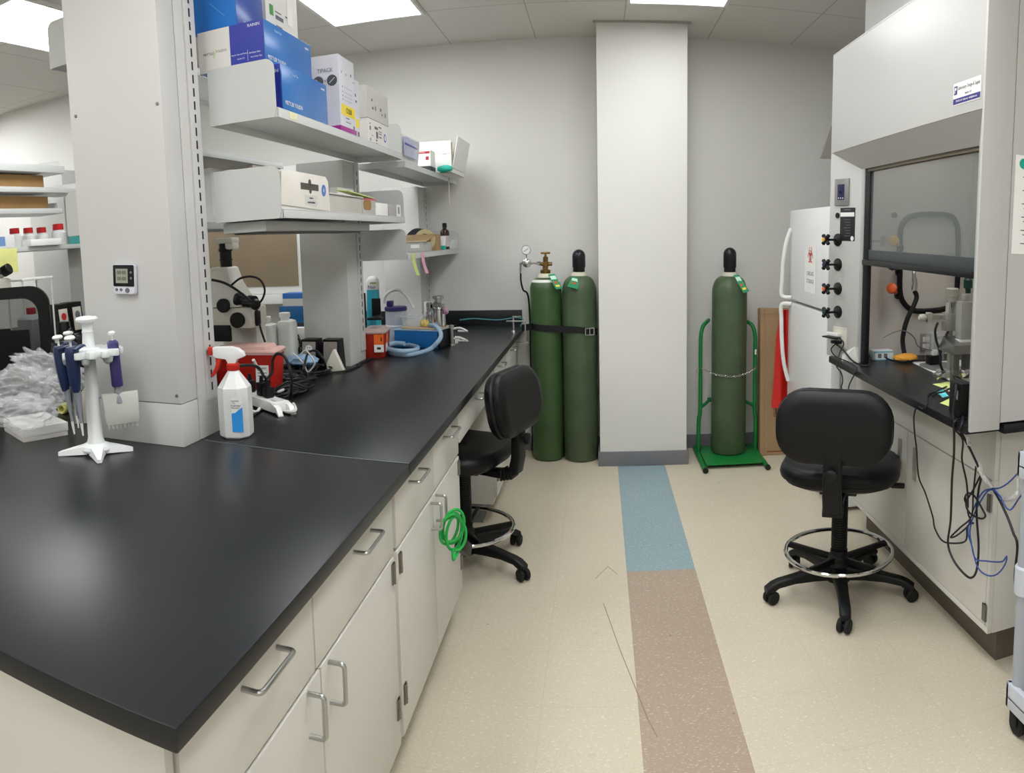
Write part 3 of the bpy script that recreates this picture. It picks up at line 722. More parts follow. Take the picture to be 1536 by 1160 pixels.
    bm = BM(); lathe(bm, [(.008, 0), (.008, .012), (.024, .014), (.026, .02), (.024, .03), (.018, .034)], 14, axes((0, -.357, sz + .135), (1, 0, 0), (0, 0, 1))); kb = obj('knob', bm, RUB, bp)
    bm = BM()
    for k in range(4): box(bm, (-.038, -.318 + k * .016, sz - .056 + .004 * (3 - k)), (.038, -.308 + k * .016, sz - .008), .004)
    obj('bellows_sleeve', bm, RUBBER, bp)
    bz = sz + .295
    Mb = Matrix.Translation((0, -.30 - .14 * (recline - .06), bz)) @ Matrix.Rotation(-recline, 4, 'X')
    def tr(L): return [[Mb @ p for p in l] for l in L]
    back = obj('backrest_shell', loft(BM(), tr(pad_loops(.43, .275, .115, [(.05, -.048), (.022, -.043), (.004, -.028), (0, -.012), (.004, .0)], -.35))), RUB, t)
    obj('backrest_cushion', loft(BM(), tr(pad_loops(.432, .277, .116, [(.003, .0005), (-.002, .010), (.0, .025), (.012, .04), (.04, .048), (.09, .05)], -.35))), VINYL, t)
    bm = BM(); box(bm, (-.06, -.343, sz + .205), (.06, -.325, sz + .225), .004); obj('mount_plate', bm, RUB, back)
    for o_ in (bp, back): o_.location.y += slide
    for o_ in t.children:
        if o_.name.startswith('backrest_cushion'): o_.location.y += slide
    return t
stool('black lab stool standing alone in the aisle in front of the fume hood', (.972, 2.70, 0), math.radians(-25), -.012, legrot=math.radians(-104 + 25))
stool('black lab stool tucked into the knee space of the long bench', (-.615, 3.08, 0), math.radians(72), -.02, legrot=math.radians(-25 - 72), slide=.06, recline=.16)

# ------------------------------------------------------------------ gas cylinders
TAG = mat('tag_green', '1f8a5c', .6); TAGW = mat('tag_pale', 'bfe3d2', .6)
def gas_cylinder(label, x, y, r, zs, zn, m, cap_top=None, rc=.042, tagq=None, band=False, z0=0.):
    zs, zn, cap_top = zs - z0, zn - z0, cap_top and cap_top - z0
    t = thing('gas_cylinder', label, 'gas cylinder', (x, y, z0), 0, 'green gas cylinders')
    prof = [(r - .03, 0), (r - .008, .006), (r, .022), (r, zs)]; rn = .05
    for k in range(1, 9):
        a = PI / 2 * k / 9; prof.append((rn + (r - rn) * math.cos(a) ** .9, zs + (zn - .02 - zs) * math.sin(a)))
    prof += [(rn - .002, zn - .015), (.040, zn)]
    bm = BM(); lathe(bm, prof, 40); obj('body', bm, m, t)
    bm = BM(); lathe(bm, [(.054, zn - .028), (.053, zn - .012), (.044, zn + .004), (.036, zn + .008)], 28); obj('neck_ring', bm, mat('neck_cream', 'cfcdb9', .6), t)
    if band:
        bm = BM(); k0, k1 = 5, 7; lathe(bm, [(prof[3 + k][0] + .001, prof[3 + k][1] + .001) for k in (4, 5, 6)], 36, cap=False); obj('paint_band', bm, mat('band_white', 'dfe0da', .5), t)
    if cap_top:
        bm = BM(); z0 = zn + .009; pr = [(rc - .005, z0), (rc - .003, z0 + .004), (rc - .003, z0 + .026), (rc + .001, z0 + .032), (rc + .001, cap_top - .045)]
        for k in range(1, 7):
            a = PI / 2 * k / 6.3; pr.append(((rc + .001) * math.cos(a), cap_top - .045 + .045 * math.sin(a)))
        lathe(bm, pr, 28); cp = obj('cap', bm, mat('cap_black', '16161a', .3), t)
        bm = BM(); s = 1 if x > .5 else 0
        if s: cyl(bm, (.020, -rc + .008, cap_top - .065), (.023, -rc - .0006, cap_top - .065), .008, n=14); obj('vent_hole', bm, SLOT, cp)
    if tagq:
        P = [Vector(p) for p in tagq]; nv = (P[1] - P[0]).cross(P[3] - P[0]).normalized()
        if nv.y > 0: nv = -nv
        def quad(u0, v0, u1, v1, o0, o1):
            def at(u, v): return (P[0] * (1 - u) + P[1] * u) * (1 - v) + (P[3] * (1 - u) + P[2] * u) * v
            c = [at(u0, v0), at(u1, v0), at(u1, v1), at(u0, v1)]; return loft(BM(), [[p + nv * o0 for p in c], [p + nv * o1 for p in c]])
        tg = obj('hang_tag', quad(0, 0, 1, 1, 0, .0012), TAG, t, world=True, smooth=0)
        obj('tag_panel', quad(.1, .12, .9, .36, .0013, .0018), TAGW, tg, world=True, smooth=0)
        obj('tag_stamp', quad(.2, .5, .75, .64, .0013, .0018), mat('stamp_red', 'b5532f', .7), tg, world=True, smooth=0)
        if not cap_top or x > .5: obj('tag_note', quad(.2, .74, .8, .86, .0013, .0018), YELLOW, tg, world=True, smooth=0)
    return t
def tq(y, *pp): return [ony(px, py, y + (0 if i < 2 else -.055)) for i, (px, py) in enumerate(pp)]
C1X, C2X, C3X = -.347, -.127, .858
gas_cylinder('green gas cylinder with a brass valve and pressure gauge, beside the bench end', C1X, 4.685, .104, 1.135, 1.232, GREENCYL, None,
             tagq=tq(4.612, (822, 412), (832, 411), (844, 433), (834, 434)), band=True)
gas_cylinder('green gas cylinder with black cap, strapped next to the square white column', C2X, 4.675, .113, 1.105, 1.24, RUST, 1.395,
             tagq=tq(4.602, (858, 415), (872, 418), (866, 434), (851, 430)))
gas_cylinder('green gas cylinder with black cap, standing on the green cart', C3X, 4.63, .116, 1.105, 1.235, RUST, 1.405, z0=.0345,
             tagq=tq(4.558, (1100, 413), (1108, 412), (1124, 437), (1115, 440)))
# hazard diamond on the first cylinder
p = ony(804, 425, 4.62); M = axes(p, (1, -.35, 0), (.1, .3, 1), None)
bm = BM(); prism(bm, [(0, .014), (.014, 0), (0, -.014), (-.014, 0)], .001, axes(p, (.92, -.38, 0), (0, .25, .97)))
dia = obj('hazard_diamond', bm, YELLOW, None); tag(dia, 'small yellow hazard diamond label on the shoulder of the valved cylinder', 'label')
# valve and regulator
t = thing('gas_regulator', 'brass cylinder valve and chrome pressure regulator on top of the cylinder beside the bench', 'regulator', (C1X, 4.685, 1.24))
bx = C1X
bm = BM(); lathe(bm, [(.032, 1.241), (.034, 1.246), (.034, 1.262), (.024, 1.266), (.018, 1.27), (.018, 1.285)], 20, Matrix.Translation((bx, 4.685, 0))); obj('collar', bm, BRASS, t, world=True)
bm = BM(); lathe(bm, [(.016, 1.284), (.021, 1.288), (.021, 1.315), (.015, 1.32), (.017, 1.325), (.017, 1.348), (.008, 1.352), (.006, 1.37)], 18, Matrix.Translation((bx + .002, 4.685, 0)))
cyl(bm, (bx - .03, 4.685, 1.302), (bx + .045, 4.685, 1.302), .013, n=14, bev=.002); obj('valve_body', bm, BRASS, t, world=True)
bm = BM(); lathe(bm, [(.010, 1.366), (.030, 1.368), (.032, 1.374), (.030, 1.38), (.010, 1.382)], 20, Matrix.Translation((bx + .002, 4.685, 0))); obj('handwheel', bm, BRASS, t, world=True)
bm = BM(); cyl(bm, (bx - .03, 4.684, 1.306), (bx - .055, 4.683, 1.307), .015, n=6); cyl(bm, (bx - .055, 4.683, 1.307), (bx - .10, 4.681, 1.308), .007, n=12); obj('inlet_stem', bm, SHINY, t, world=True)
bm = BM(); M, L = frame_to((bx - .12, 4.70, 1.31), (bx - .125, 4.63, 1.31)); lathe(bm, [(.024, 0), (.030, .006), (.030, .022), (.026, .03), (.017, .034), (.015, .052), (.018, .054), (.018, .068), (.012, .07)], 22, M); obj('regulator_body', bm, SHINY, t, world=True)
bm = BM(); cyl(bm, (bx - .122, 4.68, 1.335), (bx - .122, 4.675, 1.365), .006, n=10); obj('gauge_stem', bm, SHINY, t, world=True)
g0 = Vector((bx - .121, 4.672, 1.396)); bm = BM(); cyl(bm, g0, g0 + Vector((0, -.024, 0)), .031, n=26, bev=.003); g = obj('gauge', bm, SHINY, t, world=True)
bm = BM(); cyl(bm, g0 + Vector((0, -.0241, 0)), g0 + Vector((0, -.0252, 0)), .026, n=26); obj('dial_face', bm, WHITE, g, world=True)
bm = BM(); M = axes(g0 + Vector((0, -.0253, 0)), (1, 0, .7), (-.7, 0, 1)); box(bm, (-.019, -.0016, 0), (.019, .0016, .0006), 0, M); obj('needle', bm, INK, g, world=True)
bm = BM(); cyl(bm, (bx - .15, 4.68, 1.31), (bx - .165, 4.68, 1.308), .009, n=10); cyl(bm, (bx - .163, 4.68, 1.312), (bx - .165, 4.68, 1.245), .008, .006, 10); obj('outlet_nozzle', bm, SHINY, t, world=True)
cable('gas_hose', [(bx - .165, 4.70, 1.242), (bx - .166, 4.715, 1.19), (bx - .155, 4.74, 1.13), (bx - .125, 4.805, 1.05), (bx - .12, 4.82, .6), (bx - .12, 4.82, .1), (bx - .12, 4.815, .008)], .006, RUBBER, 'short black gas hose hanging down behind the valved cylinder', 'hose')
# strap with buckle
def ribbon(bm, pts, h, th):
    P = [Vector(p) for p in pts]; loops = []
    for i, p in enumerate(P):
        d = (P[min(i + 1, len(P) - 1)] - P[max(i - 1, 0)]); nv = Vector((d.y, -d.x, 0)).normalized()
        loops.append([p + nv * th + Vector((0, 0, -h / 2)), p + nv * th + Vector((0, 0, h / 2)), p + Vector((0, 0, h / 2)), p + Vector((0, 0, -h / 2))])
    return loft(bm, loops)
path = [(-.492, 4.50, .905), (-.44, 4.595, .900)]
for k in range(9):
    a = math.radians(212 + k * 7.5); path.append((C1X + .1055 * math.cos(a), 4.685 + .1055 * math.sin(a), .898 - .001 * k))
for k in range(13):
    a = math.radians(262 + k * 8); path.append((C2X + .1145 * math.cos(a), 4.675 + .1145 * math.sin(a), .882 - .0022 * k))
t = thing('cylinder_strap', 'black webbing strap holding the two cylinders to the bench end', 'strap', (-.24, 4.56, .86))
obj('webbing', ribbon(BM(), path, .042, .003), mat('webbing_black', '101014', .8), t, world=True)
p = Vector((C2X + .065, 4.5735, .868)); bm = BM(); M = axes(p, (1, .45, 0), (0, 0, 1))
for a, b in (((-.034, -.026), (-.026, .026)), ((.026, -.026), (.034, .026)), ((-.004, -.026), (.004, .026)), ((-.034, .018), (.034, .026)), ((-.034, -.026), (.034, -.018))): box(bm, (a[0], a[1], 0), (b[0], b[1], .006), .002, M)
obj('buckle', bm, SHINY, t, world=True)
t = thing('bench_clamp', 'steel clamp screwed on the bench corner holding the strap', 'clamp', (-.52, 4.46, .885))
bm = BM(); box(bm, (-.585, 4.45, .949), (-.455, 4.485, .956), .002); box(bm, (-.468, 4.455, .815), (-.461, 4.48, .95), .002); box(bm, (-.53, 4.45, .812), (-.445, 4.485, .819), .002); obj('frame', bm, CHROME, t, world=True)
bm = BM(); cyl(bm, (-.54, 4.467, .893), (-.54, 4.467, .985), .006, n=12); cyl(bm, (-.54, 4.467, .8855), (-.54, 4.467, .894), .018, .014, 16); obj('screw', bm, SHINY, t, world=True)
bm = BM(); cyl(bm, (-.548, 4.467, .982), (-.49, 4.467, .982), .004, n=10); obj('screw_bar', bm, SHINY, t, world=True)

# ------------------------------------------------------------------ green cylinder cart
t = thing('cylinder_cart', 'green tubular cart with a chain around the lone gas cylinder', 'cart', (.86, 4.58, 0))
LX, RX = .655, 1.055
sl = obj('base_plate', box(BM(), (.67, 4.37, .026), (1.04, 4.78, .034), .002), CART, t, world=True)
for x in (LX, RX):
    sk = obj('skid', tube(BM(), [(x, 4.80, .018), (x, 4.31, .018)], .016, 14, smooth=False), CART, t, world=True)
    bm = BM(); cyl(bm, (x, 4.312, .0182), (x, 4.292, .0182), .0178, n=14, bev=.003); obj('end_cap', bm, RUBBER, sk, world=True)
    s = 1 if x == LX else -1
    up = obj('upright', tube(BM(), [(x + .002 * s, 4.66, .03), (x + .006 * s, 4.655, .25), (x + .014 * s, 4.65, .33), (x + .015 * s, 4.65, .72), (x + .017 * s, 4.65, .82), (x + .032 * s, 4.665, .88), (x + .06 * s, 4.70, .905), (x + .085 * s, 4.77, .91)], .0135, 12), CART, t, world=True)
    obj('brace', tube(BM(), [(x + .014 * s, 4.652, .335), (x + .06 * s, 4.70, .352), (x + .095 * s, 4.775, .36)], .011, 10), CART, t, world=True)
obj('rear_bar', box(BM(), (.735, 4.765, .345), (.98, 4.778, .375), .003), CART, t, world=True)
st = obj('sticker', box(BM(), (1.034, 4.631, .69), (1.046, 4.6345, .725), .0005), WHITE, t, world=True)
bm = BM(); pts = []
N_ = 27
for k in range(N_):
    u = k / (N_ - 1); x = LX + .002 + (RX - LX - .004) * u
    y = 4.632 - .125 * math.sin(PI * u) ** .55 if 0 < u < 1 else 4.632; z = .615 - .045 * math.sin(PI * u); pts.append(Vector((x, y, z)))
for k in range(N_ - 1):
    c = (pts[k] + pts[k + 1]) / 2; d = (pts[k + 1] - pts[k]).normalized(); n1 = d.cross(Vector((0, 0, 1))).normalized(); n2 = d.cross(n1)
    nv = n1 if k % 2 else n2; L = (pts[k + 1] - pts[k]).length * .5 + .0035
    tube(bm, [c + d * L * math.cos(2 * PI * q / 10) + nv * .0055 * math.sin(2 * PI * q / 10) for q in range(10)], .0017, 5, smooth=False, closed=True)
for k in range(3):
    c = pts[0] + Vector((-.017, -.004, -.012 - .014 * k)); tube(bm, [c + Vector((0, .0055 * math.cos(2 * PI * q / 10) * (k % 2), .009 * math.sin(2 * PI * q / 10))) + Vector((.0055 * math.cos(2 * PI * q / 10) * (1 - k % 2), 0, 0)) for q in range(10)], .0017, 5, smooth=False, closed=True)
obj('chain', bm, SHINY, t, world=True)

# ------------------------------------------------------------------ cardboard, red bag
t = thing('flat_carton', 'tall flat brown cardboard carton leaning on the back wall beside the refrigerator', 'carton', (1.3, 4.66, 0))
M = Matrix.Translation((1.072, 4.60, .004)) @ Matrix.Rotation(-.135, 4, 'X') @ Matrix.Rotation(.02, 4, 'Y')
obj('carton_body', box(BM(), (.0, .0, 0), (.48, .085, 1.0), .003, M), CARD, t, world=True)
bm = BM(); box(bm, (.03, -.002, .003), (.0315, -.0006, .99), 0, M); box(bm, (.002, -.002, .955), (.478, -.0006, .9565), 0, M); obj('crease', bm, CARD2, t, world=True)
bm = BM(); Mm = M @ axes((.125, -.0005, .30), (1, 0, 0), (0, 0, 1))
for a, b in (((-.03, -.04), (-.027, .04)), ((.027, -.04), (.03, .04)), ((-.03, .037), (.03, .04)), ((-.03, -.04), (.03, -.037)), ((-.018, -.03), (-.010, .03)), ((.0, -.03), (.008, .03))): box(bm, (a[0], a[1], .0002), (b[0], b[1], .001), 0, Mm)
obj('printed_mark', bm, mat('print_rust', '8c3a24', .8), t, world=True)
bm = BM(); box(bm, (.05, -.0015, .02), (.47, -.0006, .027), 0, M); obj('printed_line', bm, mat('print_rust', '8c3a24', .8), t, world=True)
bm = BM(); n = 12; loops = []
for z, xa, xb in ((.345, 1.135, 1.335), (.36, 1.13, 1.335), (.55, 1.15, 1.335), (.8, 1.165, 1.325), (.95, 1.19, 1.31), (.995, 1.198, 1.30)):
    L = []
    for k in range(n):
        u = k / (n - 1); L.append(Vector((xa + (xb - xa) * u, 4.515 + (z - .31) * .10 + .012 * math.sin(u * 13 + z * 3) * (1 - .4 * (z - .3)), z)))
    loops.append(L + [p + Vector((0, .010, 0)) for p in reversed(L)])
loft(bm, loops); o = obj('biohazard_bag', bm, mat('bag_red', 'c9201a', .3, var=.08, scale=30, spec=.6)); tag(o, 'red plastic waste bag hung folded against the leaning brown carton', 'bag')

# ------------------------------------------------------------------ grey utility cart at the right edge
CG = mat('cart_grey', 'a4a9b1', .5, var=.03); CGL = mat('cart_pale', 'c3c9d2', .45)
t = thing('utility_cart', 'grey plastic utility cart beside the near corner of the fume hood', 'cart', (1.5, 1.4, 0))
X0, X1, Y0, Y1 = 1.155, 1.62, .95, 1.70
for z in (.115, .83):
    bm = BM(); box(bm, (X0, Y0, z), (X1, Y1, z + .012), .004)
    for a, b in (((X0, Y0), (X0 + .02, Y1)), ((X1 - .02, Y0), (X1, Y1)), ((X0, Y0), (X1, Y0 + .02)), ((X0, Y1 - .02), (X1, Y1))): box(bm, (a[0], a[1], z - .03), (b[0], b[1], z + .05), .006)
    obj('shelf_tray', bm, CGL, t, world=True)
for x in (X0 + .03, X1 - .03):
    for y in (Y0 + .03, Y1 - .03):
        l = obj('leg', tube(BM(), [(x, y, .09), (x, y, .84)], .024, 16, smooth=False), CG, t, world=True)
        bm = BM(); lathe(bm, [(.028, .445), (.032, .45), (.032, .53), (.028, .535)], 18, Matrix.Translation((x, y, 0))); obj('sleeve', bm, CGL, l, world=True)
        bm = BM(); cyl(bm, (x - .012, y, .035), (x + .012, y, .035), .035, n=22, bev=.006); box(bm, (x - .02, y - .018, .035), (x - .014, y + .018, .082), .002); box(bm, (x + .014, y - .018, .035), (x + .02, y + .018, .082), .002); box(bm, (x - .02, y - .018, .076), (x + .02, y + .018, .089), .002)
        obj('caster', bm, RUBBER, l, world=True)
from mathutils import noise as mnoise
# ------------------------------------------------------------------ near bench: pipette stand, box, bag
PC = Vector((-1.422, 1.628, BT)); vdir = Vector((PC.x, PC.y, 0)).normalized(); ldir = Vector((-vdir.y, vdir.x, 0)); tow = -vdir
STANDW = mat('stand_white', 'e3e6e6', .35, var=.02); STANDG = mat('stand_grey', 'b4babb', .4)
t = thing('pipette_stand', 'white carousel pipette stand with four splayed feet on the near worktop', 'pipette stand', PC)
bm = BM(); lathe(bm, [(.046, .010), (.048, .016), (.044, .026), (.028, .034), (.0235, .05), (.022, .12), (.0195, .25), (.017, .305)], 28); obj('column', bm, STANDW, t)
for ang in (0, 1, 2, 3):
    d = (ldir * 1 + tow * .02, tow * 1 + ldir * -.05, -ldir * 1 + tow * .1, -tow)[ang].normalized(); s = Vector((-d.y, d.x, 0)); L = (.118, .118, .112, .095)[ang]; loops = []
    for r, w, h, zb in ((.03, .026, .024, .004), (.06, .019, .020, .003), (L - .01, .009, .013, .001), (L, .006, .010, .001)):
        loops.append([d * r + s * q + Vector((0, 0, zb + z)) for q, z in ((-w, 0), (w, 0), (w * .8, h), (-w * .8, h))])
    obj('foot', loft(BM(), loops), STANDW, t)
bm = BM(); lathe(bm, [(.03, .303), (.034, .307), (.034, .323), (.03, .327)], 24)
for k in range(7):
    a = 2 * PI * k / 7 + .35; c = Vector((.083 * math.cos(a), .083 * math.sin(a), 0)); e = Vector((math.cos(a), math.sin(a), 0)); s = Vector((-e.y, e.x, 0))
    M = axes(Vector((0, 0, .303)), e, s); prism(bm, [(.02, -.012), (.07, -.034), (.098, -.032), (.103, -.02), (.098, -.008), (.082, -.009), (.078, 0), (.082, .009), (.098, .008), (.103, .02), (.098, .032), (.07, .034), (.02, .012)], .020, M, bev=.003)
car = obj('carousel', bm, STANDW, t)
for k in range(7):
    a = 2 * PI * (k + .5) / 7 + .35; c = Vector((.078 * math.cos(a), .078 * math.sin(a), .300)); obj('pocket_cup', lathe(BM(), [(.004, -.02), (.014, -.012), (.017, .002)], 12, Matrix.Translation(c)), STANDG, car)
bm = BM(); lathe(bm, [(.020, .326), (.0185, .345), (.017, .37), (.0185, .375), (.0165, .38), (.017, .395), (.020, .402), (.034, .408), (.0355, .414), (.030, .420), (.012, .423)], 26); obj('top_knob', bm, STANDW, t)
NAVYP = mat('pipette_navy', '1d2b50', .4, var=.05); PURP = mat('pipette_purple', '3d3a70', .4, var=.05); PGREY = mat('pipette_grey', '8f949a', .35); TIPW = mat('tip_white', 'e2e4e3', .4)
def pipette(label, off, tilt, m, z=.33):
    base = PC + off; t = thing('pipette', label, 'pipette', base + Vector((0, 0, z - .21)), 0, 'pipettes hanging on the carousel stand')
    e = off.normalized(); ax = Matrix.Rotation(tilt, 4, e.cross(Vector((0, 0, 1)))) ; R_ = Matrix.Translation((0, 0, .21)) @ ax @ axes((0, 0, 0), e, Vector((-e.y, e.x, 0))).to_3x3().to_4x4()
    lo = []
    for z_, w, d, cx in ((.012, .026, .030, .0), (.004, .036, .046, -.004), (-.012, .036, .041, 0), (-.06, .035, .039, .001), (-.10, .030, .032, .002), (-.125, .022, .023, .003)):
        lo.append([R_ @ Vector((cx + y, x, z_)) for x, y in rrect(w, d, min(w, d) * .4, 4)])
    obj('grip', loft(BM(), lo), m, t)
    bm = BM(); prism(bm, [(-.012, 0), (.034, .004), (.042, -.006), (.034, -.002), (-.012, -.008)], .018, R_ @ axes((-.0, .009, .008), (-1, 0, 0), (0, 0, 1)), bev=.002); obj('finger_hook', bm, m, t)
    bm = BM(); lathe(bm, [(.0035, .010), (.0035, .030), (.014, .033), (.017, .038), (.014, .043), (.005, .045)], 14, R_); obj('plunger', bm, WHITE, t)
    bm = BM(); lathe(bm, [(.004, -.235), (.0045, -.20), (.009, -.155), (.0115, -.13), (.012, -.122)], 12, R_); obj('shaft', bm, PGREY, t)
    bm = BM(); lathe(bm, [(.0025, -.262), (.0042, -.235), (.0045, -.222)], 10, R_); obj('tip_cone', bm, TIPW, t)
    bm = BM(); tube(bm, [R_ @ Vector((-.013, .002, -.10)), R_ @ Vector((-.016, 0, -.14)), R_ @ Vector((-.010, 0, -.18)), R_ @ Vector((-.007, 0, -.232))], .003, 6); obj('ejector_arm', bm, INKG, t)
pipette('dark blue pipette hanging on the carousel farthest from the purple one', ldir * .088 + tow * .030, -.10, NAVYP)
pipette('dark blue pipette hanging at the front of the carousel, nearest its column', ldir * .052 + tow * .072, -.10, NAVYP)
pipette('dark blue pipette hanging behind the other two on the carousel', ldir * .060 - tow * .066, -.05, NAVYP)
off = -ldir * .086 + tow * .018; t = thing('multichannel_pipette', 'purple multichannel pipette with a wide grey lower body on the stand', 'pipette', PC + off + Vector((0, 0, .085)), 0)
M = axes((0, 0, 0), -ldir, (0, 0, 1)); Mx = Matrix.Translation(PC + off) @ Matrix.Rotation(.04, 4, tow)
def W(x, y, z): return Mx @ (M.to_3x3() @ Vector((x, z, y)))
lo = [[W(x, y, z_) for x, y in rrect(w, d, .008, 3)] for z_, w, d in ((.345, .022, .026), (.338, .034, .05), (.322, .034, .04), (.26, .034, .034), (.21, .035, .034), (.205, .030, .03))]
obj('grip', loft(BM(), lo), PURP, t, world=True)
bm = BM(); lo = [[W(x, y, z_) for x, y in rrect(w, w, w * .49, 4)] for z_, w in ((.205, .024), (.18, .022), (.165, .028), (.155, .03))]; loft(bm, lo); obj('neck', bm, PGREY, t, world=True)
GB = mat('pipette_body_grey', 'b9bab3', .45, var=.03)
lo = [[W(.004 + x, y, z_) for x, y in rrect(w, d, .006, 3)] for z_, w, d in ((.185, .112, .016), (.180, .112, .022), (.12, .106, .026), (.098, .104, .026), (.09, .098, .022))]
obj('lower_body', loft(BM(), lo), GB, t, world=True)
lo = [[W(x, y, z_) for x, y in rrect(w, w, w * .49, 4)] for z_, w in ((.33, .006), (.362, .006), (.363, .022), (.369, .024), (.373, .015))]; obj('plunger', loft(BM(), lo), WHITE, t, world=True)
for k in range(8):
    lo = [[W(.004 - .042 + .012 * k + x, y, z_) for x, y in rrect(w, w, w * .49, 3)] for z_, w in ((.091, .008), (.078, .006), (.076, .004))]
    obj('nozzle', loft(BM(), lo), WHITE, t, world=True)
# white box at the left
p1, p2 = onz(35, 665, BT), onz(103.4, 653, BT); u = (p2 - p1).normalized(); v = Vector((-u.y, u.x, 0)); L = (p2 - p1).length
M = axes(p1, u, v); H = .046
t = thing('white_box', 'flat white lidded carton under the clear plastic bag on the near worktop', 'box', (p1 + p2) / 2 + v * .1)
obj('tray', box(BM(), (.002, .002, .0), (L - .002, .21, .03), .002, M), WCARD, t, world=True); obj('lid', box(BM(), (0, 0, .0165), (L, .212, H), .002, M), PAPER, t, world=True)
def blob(bm, c, rad, seed, amp=.3, fr=3., sub=4, flat=None, sharp=.5):
    tmp = bmesh.new(); bmesh.ops.create_icosphere(tmp, subdivisions=sub, radius=1)
    for v_ in tmp.verts:
        n_ = v_.co.normalized(); k = 1 + amp * mnoise.noise(n_ * fr + Vector((seed, 0, 0))) + amp * sharp * (abs(mnoise.noise(n_ * fr * 2.6 + Vector((0, seed, 0)))) * 2 - .5) + amp * .14 * (abs(mnoise.noise(n_ * fr * 6 + Vector((0, 0, seed)))) * 2 - .5)
        p = Vector((n_.x * rad[0] * k, n_.y * rad[1] * k, n_.z * rad[2] * k)) + Vector(c)
        if flat is not None and p.z < flat: p.z = flat + .001 * abs(n_.x)
        v_.co = p
    _merge(bm, tmp); return bm
FILM = mat('clear_film', 'f2f3f5', .12, alpha=.24, var=.1, scale=8, spec=1.)
c = (p1 + p2) / 2
bm = BM(); blob(bm, Vector((-1.79, 1.66, BT + .088)), (.15, .11, .060), 3.1, .16, 1.3, 5, flat=BT + .052, sharp=1.5)
blob(bm, Vector((-1.84, 1.76, BT + .150)), (.17, .07, .075), 9.4, .18, 1.4, 5, sharp=1.6)
bag2 = BM(); blob(bag2, Vector((0, 0, 0)), (.13, .045, .055), 5.2, .20, 1.3, 5, sharp=1.7); bmesh.ops.transform(bag2, matrix=Matrix.Translation((-1.755, 1.80, BT + .215)) @ Matrix.Rotation(-.42, 4, Vector((-ldir.y, ldir.x, 0))) @ axes((0, 0, 0), -ldir, vdir), verts=bag2.verts[:]); _merge(bm, bag2)
o = obj('plastic_bag', bm, FILM, smooth=180); tag(o, 'crumpled clear plastic bag heaped on the flat white carton', 'bag')
# yellow roll and cream wedge
a, b = onz(92, 622, BT), onz(118, 614, BT); a.z = b.z = BT + .022; d = (b - a).normalized()
bm = BM(); M, L = frame_to(a, b + d * .05); lathe(bm, [(.013, .002), (.0185, 0), (.0215, .004), (.021, .05), (.017, .07), (.018, L)], 20, M, cap=False); lathe(bm, [(.0129, .0021), (.0128, .06), (.001, .061)], 20, M, cap=False)
o = obj('yellow_cap_tube', bm, mat('pale_yellow', 'dcd97c', .5)); tag(o, 'pale yellow open plastic tube lying behind the white box', 'tube')
bm = BM(); p = onz(128, 636, BT); M = axes(p + Vector((-.075, .02, 0)), (1, .55, 0), (0, 0, 1)); prism(bm, [(0, 0), (.10, 0), (.10, .15), (.075, .15), (.03, .09)], .05, M, bev=.004)
o = obj('cream_holder', bm, mat('cream_plastic', 'd9d8c9', .5)); tag(o, 'cream plastic wedge holder standing behind the pipette stand', 'holder')
o = obj('black_bag', blob(BM(), Vector((-1.93, 2.10, BT + .14)), (.085, .09, .155), 2.2, .3, 2.2, 4, flat=BT + .001), RUB, smooth=60); tag(o, 'crumpled black bag standing behind the pipette stand', 'bag')
# timer on the pillar
t = thing('digital_timer', 'small white digital timer with grey display stuck on the pillar', 'timer', (-1.372, 1.765, 1.36))
M = XZ((-1.374, PY0 - .002, 1.4075)) @ Matrix.Rotation(-.05, 4, 'Z')
bm = BM(); prism(bm, rrect(.083, .092, .006), .016, M, bev=.003); obj('case', bm, mat('timer_white', 'dcdbe8', .35), t, world=True)
bm = BM(); prism(bm, rrect(.081, .067, .004, cy=.0115), .003, M @ Matrix.Translation((0, 0, .0145)), bev=.001); bz_ = obj('bezel', bm, RUB, t, world=True)
bm = BM(); patch(bm, M, .047, .045, cx=-.006, cy=.011, off=.0177); obj('display', bm, mat('lcd', '9a9d8c', .3), bz_, world=True)
text('00:00', M @ Matrix.Translation((-.006, .021, .0186)), .016, INK, bz_, off=0, name='digits'); text('00:00', M @ Matrix.Translation((-.006, .002, .0186)), .016, INK, bz_, off=0, name='digits')
for cx, cy, r in ((-.028, -.032, .005), (-.011, -.032, .005), (.014, -.034, .008), (.030, .022, .004), (.030, .004, .004)):
    bm = BM(); cyl(bm, M @ Vector((cx, cy, .015)), M @ Vector((cx, cy, .0195)), r, n=14, bev=.001); obj('button', bm, INKG, t, world=True)

# ------------------------------------------------------------------ spray bottle, sharps box, power strip
BOT = mat('bottle_milky', 'd9dbda', .38, alpha=.97, var=.02)
t = thing('spray_bottle', 'white spray bottle with red trigger and blue label beside the pillar', 'bottle', (-1.112, 1.955, BT), math.radians(12))
oc = lambda w, c: [(w / 2 - c, -w / 2), (w / 2, -w / 2 + c), (w / 2, w / 2 - c), (w / 2 - c, w / 2), (-w / 2 + c, w / 2), (-w / 2, w / 2 - c), (-w / 2, -w / 2 + c), (-w / 2 + c, -w / 2)]
lo = [[Vector((x * 1.0, y, z)) for x, y in oc(w, w * .27)] for z, w in ((.001, .088), (.006, .098), (.012, .10), (.15, .10), (.16, .098), (.205, .040), (.21, .034), (.22, .032))]
obj('body', loft(BM(), lo), BOT, t, smooth=25)
lo = [[Vector((x, y, z)) for x, y in oc(w, w * .27)] for z, w in ((.004, .086), (.012, .0965), (.098, .0965), (.0985, .096))]
bm = BM(); Mf = axes((0, -.0502, .085), (1, 0, 0), (0, 0, 1)); 
M = axes((.0377, -.0377, .08), (.7071, .7071, 0), (0, 0, 1))
